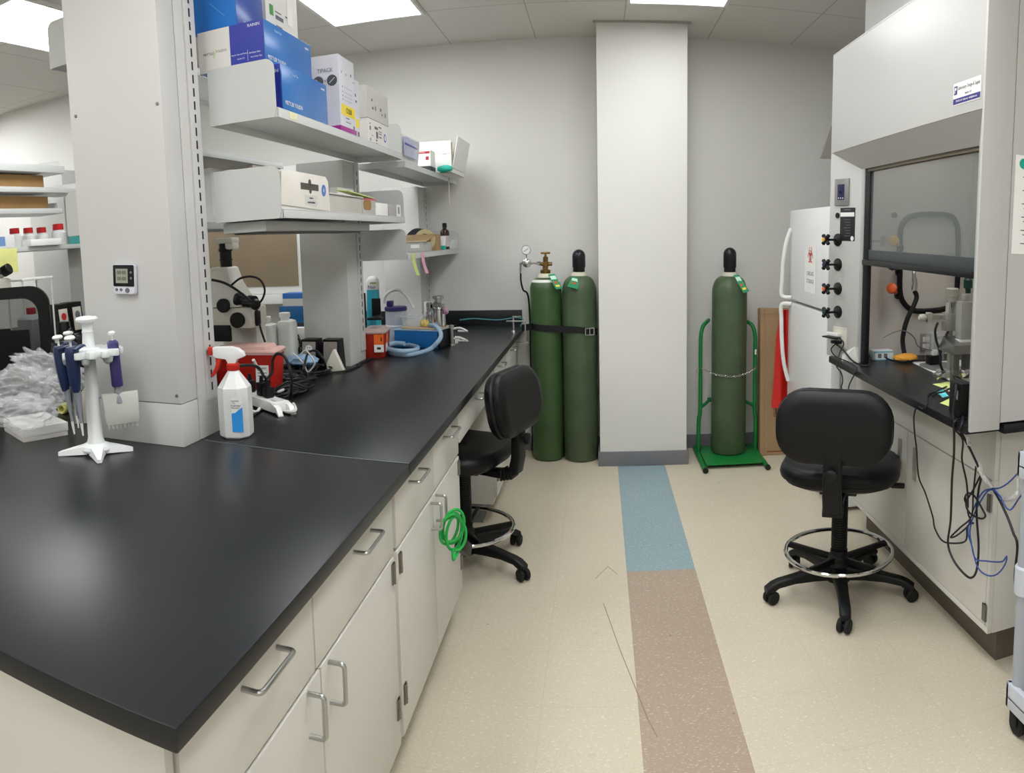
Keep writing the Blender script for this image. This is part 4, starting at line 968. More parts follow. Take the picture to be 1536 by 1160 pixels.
M = axes((0.006, -.0502, .08), (1, 0, 0), (0, 0, 1))
bm = BM(); prism(bm, [(-.004, -.055), (.032, -.055), (.032, .052), (-.004, .052)], .0008, M); lb = obj('label', bm, WHITE, t)
bm = BM(); prism(bm, [(-.004, -.055), (.032, -.055), (.032, .024), (.02, .016), (.008, .006), (-.004, .004)], .0006, M @ Matrix.Translation((0, 0, .0009))); obj('label_blue', bm, mat('label_blue', '2a90dd', .5), lb)
text('equate', M @ Matrix.Translation((.009, .044, 0)), .009, INK, lb, world=False, off=.0010); text('70%', M @ Matrix.Translation((.004, .036, 0)), .006, INKG, lb, world=False, off=.0010)
text('Isopropyl', M @ Matrix.Translation((.011, .029, 0)), .0085, INK, lb, world=False, off=.0010); text('Alcohol', M @ Matrix.Translation((.009, .0215, 0)), .0085, INK, lb, world=False, off=.0010)
bm = BM(); lathe(bm, [(.018, .212), (.0205, .216), (.0205, .232), (.016, .236)], 22); cl = obj('collar', bm, RED, t)
bm = BM(); prism(bm, [(-.062, .006), (-.05, .0), (-.02, -.004), (-.014, -.018), (.012, -.018), (.018, -.004), (.042, .004), (.038, .018), (.022, .03), (-.002, .036), (-.062, .036)], .026, axes((0, .013, .252), (1, 0, 0), (0, 0, 1)), bev=.004); hd = obj('spray_head', bm, WHITE, t)
bm = BM(); box(bm, (-.077, -.014, .262), (-.0625, .014, .288), .003); obj('nozzle', bm, RED, hd)
bm = BM(); prism(bm, [(-.05, .0), (-.036, -.004), (-.045, -.03), (-.066, -.062), (-.074, -.06), (-.058, -.03)], .018, axes((0, .009, .254), (1, 0, 0), (0, 0, 1)), bev=.002); obj('trigger', bm, RED, hd)
def sharps(label, loc, rz, s, lid, labelm):
    t = thing('sharps_container', label, 'sharps container', loc, rz); w, d, h = s
    lo = [[Vector((x, y, z)) for x, y in rrect(w * k, d * k, .02, 4)] for z, k in ((0, .86), (.004, .88), (h * .84, .985), (h * .85, 1.0), (h * .88, 1.0))]
    obj('tub', loft(BM(), lo), DRED if labelm else RED, t)
    lo = [[Vector((x, y, z)) for x, y in rrect(w * k, d * k, .022, 4)] for z, k in ((h * .865, 1.035), (h * .92, 1.05), (h * .95, 1.0), (h * .96, .8), (h * 1.02, .76), (h * 1.035, .70))]
    l = obj('lid', loft(BM(), lo), lid, t)
    return t
LID = mat('lid_pink', 'd3aaa2', .35, alpha=.92); w = .285
sc = sharps('red sharps container with a pale pink lid behind the power strip', (-1.385, 2.57, BT), math.radians(6), (.275, .15, .195), LID, None)
M = axes((.085, -.0755, .085), (1, 0, 0), (0, .06, 1)); bm = BM(); patch(bm, M, .055, .085, off=.0005); lb = obj('label', bm, WHITE, sc)
text('SHARPS', M @ Matrix.Translation((0, .03, 0)), .011, INK, lb, world=False, off=.0014); bm = BM(); patch(bm, M, .04, .003, cy=.012, off=.0013); patch(bm, M, .04, .003, cy=.0, off=.0013); patch(bm, M, .02, .006, cx=.008, cy=-.025, off=.0013); obj('print', bm, INKG, lb)
# power strip
t = thing('power_strip', 'white plastic power strip with black plugs lying in front of the red sharps container', 'power strip', (-1.15, 2.27, BT))
A, Bp = Vector((-1.092, 2.255, BT)), Vector((-1.34, 2.43, BT)); d = (A - Bp).normalized(); s = Vector((-d.y, d.x, 0)); L = (A - Bp).length
M = axes(Bp, d, s)
obj('housing', box(BM(), (0, -.034, .006), (L, .034, .044), .008, M), WHITE, t, world=True)
for q in (-.036, .016):
    bm = BM(); prism(bm, [(L - .02, .02), (L + .012, .012), (L + .03, .0), (L + .035, 0), (L + .035, .006), (L + .018, .03), (L - .02, .043)], .02, M @ axes((0, q + .02, 0), (1, 0, 0), (0, 0, 1)), bev=.002); obj('foot', bm, WHITE, t, world=True)
bm = BM(); box(bm, (L - .055, -.018, .0445), (L - .02, .018, .049), .002, M); obj('switch', bm, mat('switch_grey', 'c6c8cb', .4), t, world=True)
for k, hgt in ((L - .15, .05), (L - .10, .04), (L - .245, .045)):
    bm = BM(); box(bm, (k - .017, -.016, .0445), (k + .017, .016, .0445 + hgt), .005, M); cyl(bm, M @ Vector((k, 0, .044 + hgt)), M @ Vector((k, 0, .044 + hgt + .025)), .009, .006, 12); o = obj('mains_plug', bm, RUB); tag(o, {.05: 'black mains plug in the middle socket of the white power strip', .04: 'black mains plug in the socket nearest the switch of the power strip', .045: 'black mains plug in the far end of the white power strip'}[hgt], 'plug')
# microscope
OFFW = mat('microscope_ivory', 'cfcdc2', .4, var=.03)
t = thing('stereo_microscope', 'ivory microscope with black knobs and a camera tube behind the pillar', 'microscope', (-1.53, 2.68, BT))
def mp(px, py, y=2.68): return ony(px, py, y)
a = mp(330, 520); bm = BM(); box(bm, (-1.70, 2.70, BT), (-1.40, 2.92, BT + .05), .012); box(bm, (-1.63, 2.78, BT + .05), (-1.45, 2.88, 1.2), .02); obj('stand_base', bm, OFFW, t, world=True)
p, q = mp(318, 445), mp(396, 481); box_ = BM(); box(box_, (p.x, 2.62, 1.145), (-1.385, 2.76, 1.235), .012); obj('arm', box_, OFFW, t, world=True)
lo = [[Vector((x, y, z)) for x, y in rrect(w, d, .02, 4, cx, 2.69)] for z, w, d, cx in ((1.236, .20, .15, -1.53), (1.27, .19, .14, -1.535), (1.34, .13, .12, -1.545), (1.40, .10, .10, -1.545), (1.405, .085, .09, -1.545))]
obj('head', loft(BM(), lo), OFFW, t, world=True)
bm = BM(); p0 = mp(340, 408); lathe(bm, [(.024, 1.395), (.026, 1.40), (.026, 1.43), (.0285, 1.432), (.0285, 1.438), (.026, 1.44), (.026, 1.47), (.031, 1.473), (.031, 1.482), (.027, 1.484), (.027, 1.515)], 20, Matrix.Translation((p0.x, 2.68, 0))); ph = obj('phototube', bm, RUB, t, world=True)
bm = BM(); box(bm, (p0.x - .035, 2.65, 1.505), (p0.x + .05, 2.72, 1.528), .006); box(bm, (p0.x + .012, 2.655, 1.478), (p0.x + .05, 2.715, 1.51), .008); obj('camera_head', bm, OFFW, ph, world=True)
for px, py, r in ((333, 459, .030), (354, 481, .033)):
    c = mp(px, py, 2.60); bm = BM(); cyl(bm, c + Vector((0, .03, 0)), c, r, n=24, bev=.005); cyl(bm, c + Vector((0, .06, 0)), c + Vector((0, .03, 0)), r * .6, n=16); obj('focus_knob', bm, RUB, t, world=True)
c = mp(360, 450, 2.64); bm = BM(); M_, L_ = frame_to(c, c + Vector((.07, -.02, -.005))); lathe(bm, [(.016, -.02), (.032, -.01), (.032, .006), (.02, .02), (.018, .05), (.024, .055), (.024, .085), (.018, .09)], 20, M_); obj('eyepiece', bm, RUB, t, world=True)
c = mp(385, 478, 2.66); bm = BM(); lathe(bm, [(.012, -.03), (.018, -.02), (.018, .03), (.012, .035)], 14, Matrix.Translation(c)); obj('side_knob', bm, RUB, t, world=True)
bm = BM(); c = mp(325, 480, 2.61); box(bm, (c.x - .03, 2.61, 1.09), (c.x + .06, 2.63, 1.16), .004); obj('objective_block', bm, RUB, t, world=True)
t = thing('light_guide', 'black gooseneck light guide looping beside the ivory microscope', 'light', (-1.40, 2.62, 1.18))
def gp_(y, *pp): return [ony(px, py, y) for px, py in pp]
obj('long_neck', tube(BM(), gp_(2.58, (318, 420), (335, 424), (352, 433), (368, 445), (380, 455)), .0055, 8), RUBBER, t, world=True)
obj('loop_neck', tube(BM(), gp_(2.60, (347, 428), (360, 418), (376, 415), (390, 420), (397, 434), (394, 448), (386, 458)), .0045, 8), RUBBER, t, world=True)
c = ony(383, 457, 2.59); bm = BM(); blob(bm, c, (.022, .02, .024), 4., .12, 2, 3); cyl(bm, c, c + Vector((-.06, .01, .005)), .014, n=14); obj('clamp_hub', bm, RUB, t, world=True)
obj('support_rod', tube(BM(), [c, ony(389, 480, 2.58), ony(393, 500, 2.66), Vector((-1.33, 2.74, BT + .004))], .0045, 8), RUBBER, t, world=True)
bm = BM()
c = onz(345, 545, BT); 
o = obj('dust_cover', box(BM(), (-1.66, 2.34, BT), (-1.52, 2.45, BT + .15), .03, seg=4), RUB); tag(o, 'black rounded equipment block between the pillar and the red sharps container', 'equipment')
bm = BM()
for k in range(5): box(bm, (-1.63 + .012 * k, 2.705, BT + .052 + .022 * k), (-1.40 - .018 * k, 2.775, BT + .072 + .022 * k), .008, Matrix.Rotation(0, 4, 'Y'))
o = obj('folded_bags', bm, mat('bag_grey', '8f9399', .35, var=.2, scale=40), smooth=60); tag(o, 'pile of folded grey plastic bags at the foot of the ivory microscope', 'bags')
bm = BM()
for k in range(0): box(bm, (-1.60 + .01 * k, 2.76 - .02 * k, BT + .051 + .02 * k), (-1.38 + .012 * k, 2.88, BT + .069 + .02 * k), .006)
# jugs
JUG = mat('jug_translucent', 'cfd1cc', .45, var=.02)
def jug(label, x, y, w, d, h, rz, lab=False):
    t = thing('plastic_jug', label, 'jug', (x, y, BT), rz, 'translucent jugs behind the sharps container')
    lo = [[Vector((px, py, z)) for px, py in rrect(w * k, d * k, .02 * k, 4)] for z, k in ((.001, .94), (.006, 1), (h * .8, 1), (h * .86, .9), (h * .885, .5))]
    obj('body', loft(BM(), lo), JUG, t)
    bm = BM(); lathe(bm, [(.022, h * .87), (.022, h * .93), (.027, h * .93), (.027, h), (.024, h + .003)], 18, Matrix.Translation((-w * .12, 0, 0))); obj('cap', bm, WHITE, t)
    if lab:
        M = axes((.0, -d / 2 - .0008, h * .48), (1, 0, 0), (0, 0, 1)); bm = BM()
        for q in range(4): patch(bm, M, .05 - .008 * (q % 2), .006, cx=-.02 + .01 * q, cy=.02 - .012 * q)
        obj('print', bm, INKG, t)
jug('translucent white jug with dark print behind the sharps container, nearer of the pair', -1.527, 3.04, .078, .10, .262, .1, True)
jug('translucent white jug without print, half hidden behind the printed jug', -1.452, 3.10, .078, .10, .275, .1)
# blue boxes and what they stand on
o = obj('white_carton', box(BM(), (-1.86, 3.66, BT), (-1.60, 3.88, 1.018), .004), WCARD); tag(o, 'plain white carton under the two blue boxes behind the jugs', 'box')
t = thing('blue_box', 'deep blue box, the lower of two beside the middle shelf post', 'box', (-1.70, 3.76, 1.019)); obj('carton', box(BM(), (-1.778, 3.70, 1.019), (-1.62, 3.82, 1.136), .002), mat('box_petrol', '135a8e', .4, var=.04), t, world=True)
bm = BM(); patch(bm, XZ((-1.70, 3.70, 1.032)), .154, .018); obj('dark_band', bm, INK, t, world=True)
t = thing('blue_white_box', 'blue and grey striped small box, the upper of two beside the middle shelf post', 'box', (-1.69, 3.76, 1.137)); obj('carton', box(BM(), (-1.755, 3.705, 1.137), (-1.625, 3.81, 1.21), .002), BLUE, t, world=True)
bm = BM(); patch(bm, XZ((-1.69, 3.705, 1.158)), .13, .042); obj('grey_band', bm, GCARD, t, world=True)
# outlet boxes
def outlet_box(label, x, y, blank, base=BT, M0=None, red=False):
    t = thing('outlet_box', label, 'outlet box', (x, y, base), 0)
    lo = [[Vector((px, py + .0, z)) for px, py in ((-.044, -.042), (.044, -.042), (.044, .035), (-.044, .035))] for z in (0,)] ; lo = [[(-.046, -.05, 0), (.046, -.05, 0), (.046, .038, 0), (-.046, .038, 0)], [(-.040, -.032, .142), (.040, -.032, .142), (.040, .034, .142), (-.040, .034, .142)]]
    obj('housing', loft(BM(), [[Vector(p) for p in l] for l in lo]), RUB, t, smooth=0)
    M = axes((0, -.0416, .072), (1, 0, 0), (0, .127, .99)); bm = BM(); box(bm, (-.034, -.06, 0), (.034, .06, .003), .001, M); pl = obj('cover_plate', bm, mat('outlet_steel2', 'a7a19a', .35, .6), t)
    if not blank:
        for cy in (.026, -.026):
            bm = BM(); cyl(bm, M @ Vector((0, cy, .003)), M @ Vector((0, cy, .0055)), .018, n=22); r_ = obj('receptacle', bm, RED if red and cy > 0 else WHITE, pl)
            bm = BM(); box(bm, (-.0075, cy + .002, .0055), (-.005, cy + .010, .0060), 0, M); box(bm, (.005, cy + .002, .0055), (.0075, cy + .010, .0060), 0, M); cyl(bm, M @ Vector((0, cy - .007, .0055)), M @ Vector((0, cy - .007, .006)), .003, n=10); obj('slots', bm, INK, r_)
    else:
        for q in (.045, -.045): obj('screw', cyl(BM(), M @ Vector((0, q, .003)), M @ Vector((0, q, .0042)), .004, n=10), CHROME, pl)
outlet_box('black pedestal outlet box with a duplex socket in front of the middle shelf post', -1.355, 3.165, False)
outlet_box('black pedestal box with a blank steel cover in front of the middle shelf post', -1.245, 3.165, True)
p = onz(500, 556, BT); M = axes(p + Vector((-.01, .035, 0)), (.25, -1, 0), (0, 0, 1)); bm = BM(); prism(bm, [(0, 0), (.10, 0), (.058, .10), (.05, .10)], .038, axes(p + Vector((-.045, .01, 0)), (1, .1, 0), (0, 0, 1)), bev=.002); o = obj('cream_wedge', bm, mat('cream_plastic2', 'dedccf', .5)); tag(o, 'cream plastic wedge adapter in front of the two outlet boxes', 'adapter')
c = onz(452, 560, BT) + Vector((0, .02, .055)); bm = BM(); blob(bm, c, (.075, .05, .03), 7., .25, 1.8, 3); o = obj('blue_pouch', bm, mat('pouch_blue', '86a4c4', .4, var=.1)); tag(o, 'pale blue foil pouch lying on the cable heap', 'pouch')
# ------------------------------------------------------------------ beyond the middle post
sc = sharps('red sharps container with orange label just past the middle shelf post', (-1.155, 3.56, BT), math.radians(8), (.125, .20, .145), mat('lid_grey_pink', 'b9a39d', .4), 1)
M = axes((.064, -.02, .085), (0, 1, 0), (.0, 0, 1)); Mq = axes((.0615, -.035, .082), (.0, 1, 0), (.07, 0, 1)); bm = BM(); box(bm, (-.03, -.012, .0), (.03, .04, .001), 0, Mq); lb = obj('label_orange', bm, ORANGE, sc); bm = BM(); box(bm, (-.03, -.055, .0), (.03, -.013, .001), 0, Mq); obj('label_white', bm, WHITE, sc)
Mf = axes((.025, -.1005, .08), (1, 0, 0), (0, .07, 1)); bm = BM(); box(bm, (-.02, -.01, 0), (.03, .045, .001), 0, Mf); obj('label_orange', bm, ORANGE, sc); bm = BM(); box(bm, (-.02, -.05, 0), (.03, -.011, .001), 0, Mf); lw = obj('label_white', bm, WHITE, sc); bm = BM(); patch(bm, Mf, .02, .012, cx=.005, cy=-.03, off=.0012); patch(bm, Mf, .006, .02, cx=.018, cy=.016, off=.0012); obj('print', bm, INK, lw)
t = thing('wall_rack', 'black two-pronged rack on the far side of the middle shelf post', 'rack', (-1.12, 3.47, 1.03))
bm = BM()
for px0, px1, py0, py1, y in ((541, 549, 440, 476, 3.50), (557, 571, 448, 476, 3.62)):
    a, b = ony(px0, py0, y), ony(px1, py1, y); box(bm, (a.x, y, b.z), (b.x, y + .012, a.z), .003)
a = ony(541, 476, 3.5); box(bm, (-1.168, 3.46, a.z - .012), (-1.095, 3.515, a.z), .003); box(bm, (-1.168, 3.515, a.z - .012), (-1.14, 3.635, a.z), .003); obj('prongs', bm, RUB, t, world=True)
bt = onz(562, 512, BT) * 0 + Vector((-1.165, 3.80, BT))
t = thing('lotion_bottle', 'teal and white lotion bottle standing upright behind the black rack', 'bottle', (-1.215, 3.72, BT))
lo = [[Vector((x, y, z)) for x, y in rrect(w, d, d * .45, 5)] for z, w, d in ((.001, .06, .045), (.02, .066, .05), (.04, .07, .052), (.10, .082, .055), (.17, .088, .055))]
obj('foot_part', loft(BM(), [[Vector((x, y, z)) for x, y in rrect(w, d, d * .45, 5)] for z, w, d in ((.001, .07, .05), (.06, .074, .052), (.135, .08, .055), (.136, .08, .055))]), mat('lotion_pale', 'bcd9de', .4), t)
obj('body', loft(BM(), [[Vector((x, y, z)) for x, y in rrect(w, d, d * .45, 5)] for z, w, d in ((.1365, .08, .055), (.2, .078, .056), (.30, .070, .054), (.335, .068, .052))]), mat('lotion_teal', '2e9fb4', .35), t)
cp = obj('top', loft(BM(), [[Vector((x, y, z)) for x, y in rrect(w, d, d * .45, 5)] for z, w, d in ((.3355, .068, .052), (.365, .072, .05), (.39, .066, .044), (.405, .04, .03), (.408, .02, .02))]), WHITE, t)
M = axes((.004, -.0265, .35), (1, 0, 0), (0, 0, 1)); text('Nair', M, .026, mat('logo_navy', '1f2f6b', .5), cp, world=False)
bm = BM(); patch(bm, axes((.012, -.0262, .372), (1, 0, 0), (0, .1, 1)), .036, .008); obj('stripe', bm, mat('olive_stripe', '8c8c3c', .5), cp)
# tub with purple lid
t = thing('wipes_tub', 'grey wipes tub with a purple lid behind the red sharps container', 'tub', (-1.165, 3.98, BT)); 
bm = BM(); lathe(bm, [(.07, .001), (.074, .006), (.074, .105), (.062, .112), (.062, .19), (.06, .192)], 30); obj('body', bm, mat('tub_grey', 'a9adb6', .4), t)
bm = BM(); lathe(bm, [(.062, .1925), (.066, .195), (.066, .212), (.06, .216)], 30); l = obj('lid', bm, mat('lid_purple', '33275f', .4), t); bm = BM(); box(bm, (-.05, -.02, .2165), (-.015, .02, .25), .006); obj('dispenser_flap', bm, mat('lid_purple', '33275f', .4), l)
bm = BM(); Mx = axes((.03, -.0688, .066), (1, .42, 0), (0, 0, 1)); patch(bm, Mx, .05, .018, off=.001, t=.002); obj('label', bm, WHITE, t)
# blue instrument with tubing
t = thing('pump_box', 'blue instrument box carrying a tan board and clear tub near the backsplash', 'instrument', (-1.0, 3.96, BT)); 
p, q = onz(592, 521, BT), onz(657, 524, BT); u = (q - p).normalized(); v = Vector((-u.y, u.x, 0)); L = (q - p).length; M = axes(p, u, v)
PB = mat('instrument_blue', '1766a8', .35, var=.03)
obj('case', box(BM(), (0, 0, .002), (L, .19, .095), .003, M), PB, t, world=True)
obj('top_plate', box(BM(), (-.002, -.002, .0955), (L + .002, .19, .102), .002, M), mat('instrument_pale', '8fb6d4', .35), t, world=True)
obj('end_plate', box(BM(), (L + .001, .0, .004), (L + .012, .19, .10), .002, M), RUB, t, world=True)
o = obj('tan_board', box(BM(), (.035, .015, .1025), (L - .005, .17, .112), .002, M), mat('tan_board', 'c5ac8e', .6)); tag(o, 'tan board laid on top of the blue instrument box', 'board')
t2 = thing('clear_tub', 'clear rectangular plastic tub on the tan board', 'tub', M @ Vector((.09, .09, .1125)))
lo = [[M @ Vector((.085 + x, .095 + y, .1127 + z)) for x, y in rrect(w, d, .015, 4)] for z, w, d in ((0, .125, .09), (.05, .14, .105), (.052, .155, .115), (.062, .155, .115))]; obj('tub_body', loft(BM(), lo), CLEARP, t2, world=True)
t3 = thing('white_bracket', 'white angled bracket stand holding a black clip over the tub', 'bracket', M @ Vector((.17, .10, .1125)))
bm = BM(); box(bm, (.150, .085, .1125), (.165, .115, .245), .003, M); box(bm, (.150, .085, .238), (.235, .115, .25), .003, M); obj('stand', bm, WHITE, t3, world=True)
bm = BM(); box(bm, (.18, .08, .215), (.25, .12, .236), .004, M); obj('clip', bm, RUB, t3, world=True)
for i, (du, dv, r, h, lb) in enumerate(((.185, .085, .020, .135, 'slim chrome fitting on the blue instrument box'), (.232, .10, .042, .17, 'chrome lidded canister at the wall-side end of the blue instrument box'))):
    c = M @ Vector((du, dv, .1125)); t4 = thing('chrome_canister', lb, 'canister', c)
    bm = BM(); lathe(bm, [(r * .9, 0), (r, .003), (r, h * .55), (r * 1.08, h * .56), (r * 1.08, h * .62), (r * .8, h * .65)], 22); obj('vessel', bm, SHINY, t4)
    bm = BM(); lathe(bm, [(r * .8, h * .651), (r * .85, h * .75), (r * .5, h * .8), (r * .5, h * .9), (r * .75, h * .92), (r * .75, h), (r * .4, h * 1.01)], 22); obj('top_fitting', bm, CHROME, t4)
c = M @ Vector((.285, .09, .20)); o = obj('pink_clip', blob(BM(), c, (.016, .012, .02), 1., .2, 2, 2), mat('clip_pink', 'b48aa6', .5)); tag(o, 'small pink clip on the side of the chrome canister', 'clip')
c = ony(640, 487, 3.85); bm = BM(); Mq, _ = frame_to(c + Vector((-.02, -.01, .012)), c + Vector((.02, .01, -.01))); lathe(bm, [(.010, -.012), (.022, 0), (.022, .025), (.012, .04)], 16, Mq); o = obj('yellow_stopper', bm, mat('stopper_yellow', 'd3bc70', .55)); tag(o, 'yellow rubber stopper at the end of the blue tubing', 'stopper')
TUB = mat('tubing_blue', 'a9c6df', .25, alpha=.75, var=.05)
def bz(px, py, h): return onz(px, py, BT + h)
def by(px, py, y): return ony(px, py, y)
pts = [by(645, 488, 3.83), by(653, 489, 3.79), by(660, 497, 3.755), by(661, 506, 3.74), by(655, 515, 3.725), by(643, 525, 3.70), bz(617, 532, .013), bz(594, 531, .013), bz(579, 525, .013), bz(577, 519, .013), bz(587, 516, .014), bz(605, 516, .016), bz(620, 519, .018), bz(627, 522, .02), bz(620, 526, .030), bz(600, 527, .036), bz(584, 524, .037), bz(580, 519, .038), bz(592, 515, .038), bz(607, 516, .036)]
o = cable('blue_tubing', pts, .0125, TUB, 'thick pale blue corrugated tubing coiled in front of the blue instrument box', 'tubing', n=10, k=6)
o = cable('clear_tubing', [ony(620, 462, 4.0), ony(612, 447, 4.0), ony(600, 436, 4.0), ony(588, 436, 3.99), ony(578, 444, 3.98), ony(576, 455, 3.98)], .009, MILK, 'translucent tubing arching from the purple lidded tub', 'tubing')
c = M @ Vector((.30, .12, 0)); t5 = thing('glass_bubbler', 'small clear bubbler with white tubing beside the blue instrument box', 'glassware', (c.x, c.y, BT))
bm = BM(); lathe(bm, [(.02, .001), (.02, .01), (.012, .014), (.012, .10), (.015, .102), (.015, .118), (.008, .12)], 16); obj('vessel', bm, CHROME, t5)
b0 = Vector((c.x, c.y, BT))
for k, h in ((0, .03), (1, .085)):
    obj('white_tube', tube(BM(), [b0 + Vector((.012, 0, h + .012)), b0 + Vector((.05, -.01, h + .018)), b0 + Vector((.085, .0, h)), b0 + Vector((.075, .03, h - .006)), b0 + Vector((.03, .03, h - .004))], .006, 8), WCORD, t5, world=True)
t6 = thing('white_wedge_tray', 'white angled tray on the bench beside the chrome canister', 'tray', (-.85, 4.05, BT)); p = onz(668, 517, BT); M6 = axes(p, (1, .2, 0), (-.2, 1, 0))
obj('tray', loft(BM(), [[M6 @ Vector(v_) for v_ in ((0, 0, .001), (.07, .03, .001), (.08, .10, .001), (.0, .10, .001))], [M6 @ Vector(v_) for v_ in ((0, 0, .02), (.07, .03, .02), (.085, .105, .03), (.0, .10, .035))]]), WHITE, t6, world=True, smooth=0)
cable('teal_tubing', [(-.93, 4.70, BT + .05), (-.86, 4.80, BT + .048), (-.78, 4.82, BT + .04), (-.68, 4.825, BT + .035), (-.58, 4.826, BT + .048), (-.53, 4.825, BT + .045), (-.515, 4.80, BT + .03), (-.52, 4.7, BT + .006)], .0045, mat('tubing_teal', '4d8f98', .35), 'thin teal tubing lying along the foot of the backsplash', 'tubing')
# ------------------------------------------------------------------ things on the top near shelf
def carton(name, label, lo, hi, m, cat='box', group=None, rz=0., bev=.002):
    c = Vector(((lo[0] + hi[0]) / 2, (lo[1] + hi[1]) / 2, lo[2])); t = thing(name, label, cat, c, rz, group)
    bm = BM(); box(bm, (lo[0] - c.x, lo[1] - c.y, 0), (hi[0] - c.x, hi[1] - c.y, hi[2] - lo[2]), bev); obj('carton', bm, m, t)
    t['dims'] = (hi[0] - lo[0], hi[1] - lo[1], hi[2] - lo[2]); return t
def fnear(t):   # frame on the near (-y) face, origin lower left corner
    w, d, h = t['dims']; return ROOTM[t.name] @ axes((-w / 2, -d / 2 - .0003, 0), (1, 0, 0), (0, 0, 1))
def fside(t):   # frame on the aisle (+x) face
    w, d, h = t['dims']; return ROOTM[t.name] @ axes((w / 2 + .0003, -d / 2, 0), (0, 1, 0), (0, 0, 1))
def pt(name, t, M, rects, m, off=.0002):
    bm = BM()
    for x, y, w, h in rects: patch(bm, M, w, h, cx=x, cy=y, off=off, t=.0004)
    return obj(name, bm, m, t, world=True)
def panel(name, t, M, x, y, w, h, m, off=.0002): return pt(name, t, M, [(x, y, w, h)], m, off)
def T(M, x, y): return M @ Matrix.Translation((x, y, 0))
BLUED = mat('carton_side_blue', '2f6db3', .22, var=.05, scale=5)
A1 = S1A + .001
b1 = carton('tip_box', 'blue pipette tip carton standing on the top shelf, lowest of the three stacked', (-1.165, 2.09, A1), (-.952, 2.475, A1 + .14), BLUED)
Mn, Ms = fnear(b1), fside(b1)
panel('end_panel', b1, Mn, .105, .07, .208, .138, ROYAL); text('RAININ', T(Mn, .18, .118), .014, WHITE, b1); text('METTLER TOLEDO', T(Ms, .085, .022), .018, WHITE, b1, sx=.9); text('Pipette Tips', T(Ms, .10, .118), .011, mat('print_pale_blue', 'a9c6e8', .5), b1); text('RAININ', T(Ms, .345, .118), .010, WHITE, b1)
Z2 = A1 + .1415
b2 = carton('tip_box', 'blue and white pipette tip carton, middle of the three on the top shelf', (-1.228, 2.055, Z2), (-.988, 2.43, Z2 + .132), BLUED, rz=.0)
Mn, Ms = fnear(b2), fside(b2)
panel('white_panel', b2, Mn, .0595, .066, .117, .130, WCARD); panel('end_panel', b2, Mn, .179, .066, .120, .130, ROYAL)
text('METTLER', T(Mn, .040, .058), .0105, INK, b2); text('TOLEDO', T(Mn, .085, .061), .0105, INK, b2)
bm = BM(); prism(bm, [(.058, .068), (.064, .058), (.058, .04), (.053, .058)], .0006, Mn @ Matrix.Translation((0, 0, .0006))); obj('emblem', bm, mat('emblem_green', 'b9cf9b', .6), b2, world=True)
text('RAININ', T(Mn, .205, .119), .013, WHITE, b2); text('Pipette Tips and Racks', T(Mn, .150, .038), .0062, WHITE, b2); text('BioClean Ultra', T(Mn, .205, .036), .0066, WHITE, b2); text('Sterile LTS', T(Mn, .155, .024), .006, WHITE, b2); text('Fine Point Tips', T(Mn, .21, .023), .0066, WHITE, b2)
panel('rule', b2, Mn, .180, .030, .0008, .034, WHITE, .0008)
text('METTLER TOLEDO', T(Ms, .085, .020), .018, WHITE, b2, sx=.9); text('Pipette Tips', T(Ms, .10, .112), .011, MATS['print_pale_blue'], b2); text('RAININ', T(Ms, .335, .112), .010, WHITE, b2)
Z3 = Z2 + .1335
b3 = carton('tip_box', 'bright blue pipette tip carton, topmost of the three on the top shelf', (-1.25, 2.075, Z3), (-1.085, 2.25, Z3 + .145), mat('carton_side_indigo', '3c569f', .2, var=.06, scale=5), rz=-.05)
Mn, Ms = fnear(b3), fside(b3)
panel('end_panel', b3, Mn, .0825, .0725, .164, .144, SKYB)
bm = BM(); box(bm, (.117, .0065, .0007), (.19, .0075, .0011), 0, Mn @ Matrix.Translation((.0, .04, 0)) @ Matrix.Rotation(-.75, 4, 'Z') @ Matrix.Translation((-.10, .075, 0))); obj('crease', bm, mat('crease_pale', '8db9e4', .5), b3, world=True)
text('RAININ', T(Ms, .06, .02), .012, MATS['print_pale_blue'], b3)
b4 = carton('tall_carton', 'tall white carton with green and black print behind the bright blue carton', (-1.25, 2.285, Z3), (-1.088, 2.556, Z3 + .26), WCARD)
Ms = fside(b4)
pt('print', b4, Ms, [(.10, .118, .05, .004), (.11, .10, .065, .014), (.105, .07, .05, .006), (.18, .12, .04, .006), (.22, .06, .05, .004), (.215, .045, .06, .004), (.21, .032, .06, .003)], INKG)
panel('green_mark', b4, Ms, .045, .115, .03, .036, mat('mark_green', '4e9a4a', .6)); panel('pink_mark', b4, Ms, .045, .06, .025, .006, mat('mark_pink', 'd79a9a', .6)); panel('tape_strip', b4, Ms, .20, .16, .045, .13, mat('tape_white', 'f0efee', .3), .0008)
b5 = carton('tip_pack', 'tall white tip pack carton with yellow label and magenta base overhanging the shelf', (-1.10, 2.70, A1 + .004), (-.985, 2.885, A1 + .308), mat('pack_white', 'd3d2da', .35), rz=.0)
Mn, Ms = fnear(b5), fside(b5)
obj('magenta_base', box(BM(), (-1.101, 2.699, A1 + .014), (-.984, 2.886, A1 + .034), .001), mat('magenta', '9c2f86', .45), b5, world=True)
text('TIPACK', T(Mn, .058, .245), .022, INKG, b5, sx=.9)
for x in (.028, .086):
    bm = BM(); c = Mn @ Vector((x, .205, 0)); cyl(bm, c, c + Vector((0, -.0008, 0)), .0215, n=24); d_ = obj('round_picture', bm, mat('print_slate', '4c4f55', .6), b5, world=True)
    bm = BM(); Mq = T(Mn, x, .205) @ Matrix.Rotation(.7 if x > .05 else 2.4, 4, 'Z'); patch(bm, Mq, .03, .003, off=.0009); obj('picture_line', bm, GCARD, d_, world=True)
text('x', T(Mn, .057, .207), .02, INKG, b5)
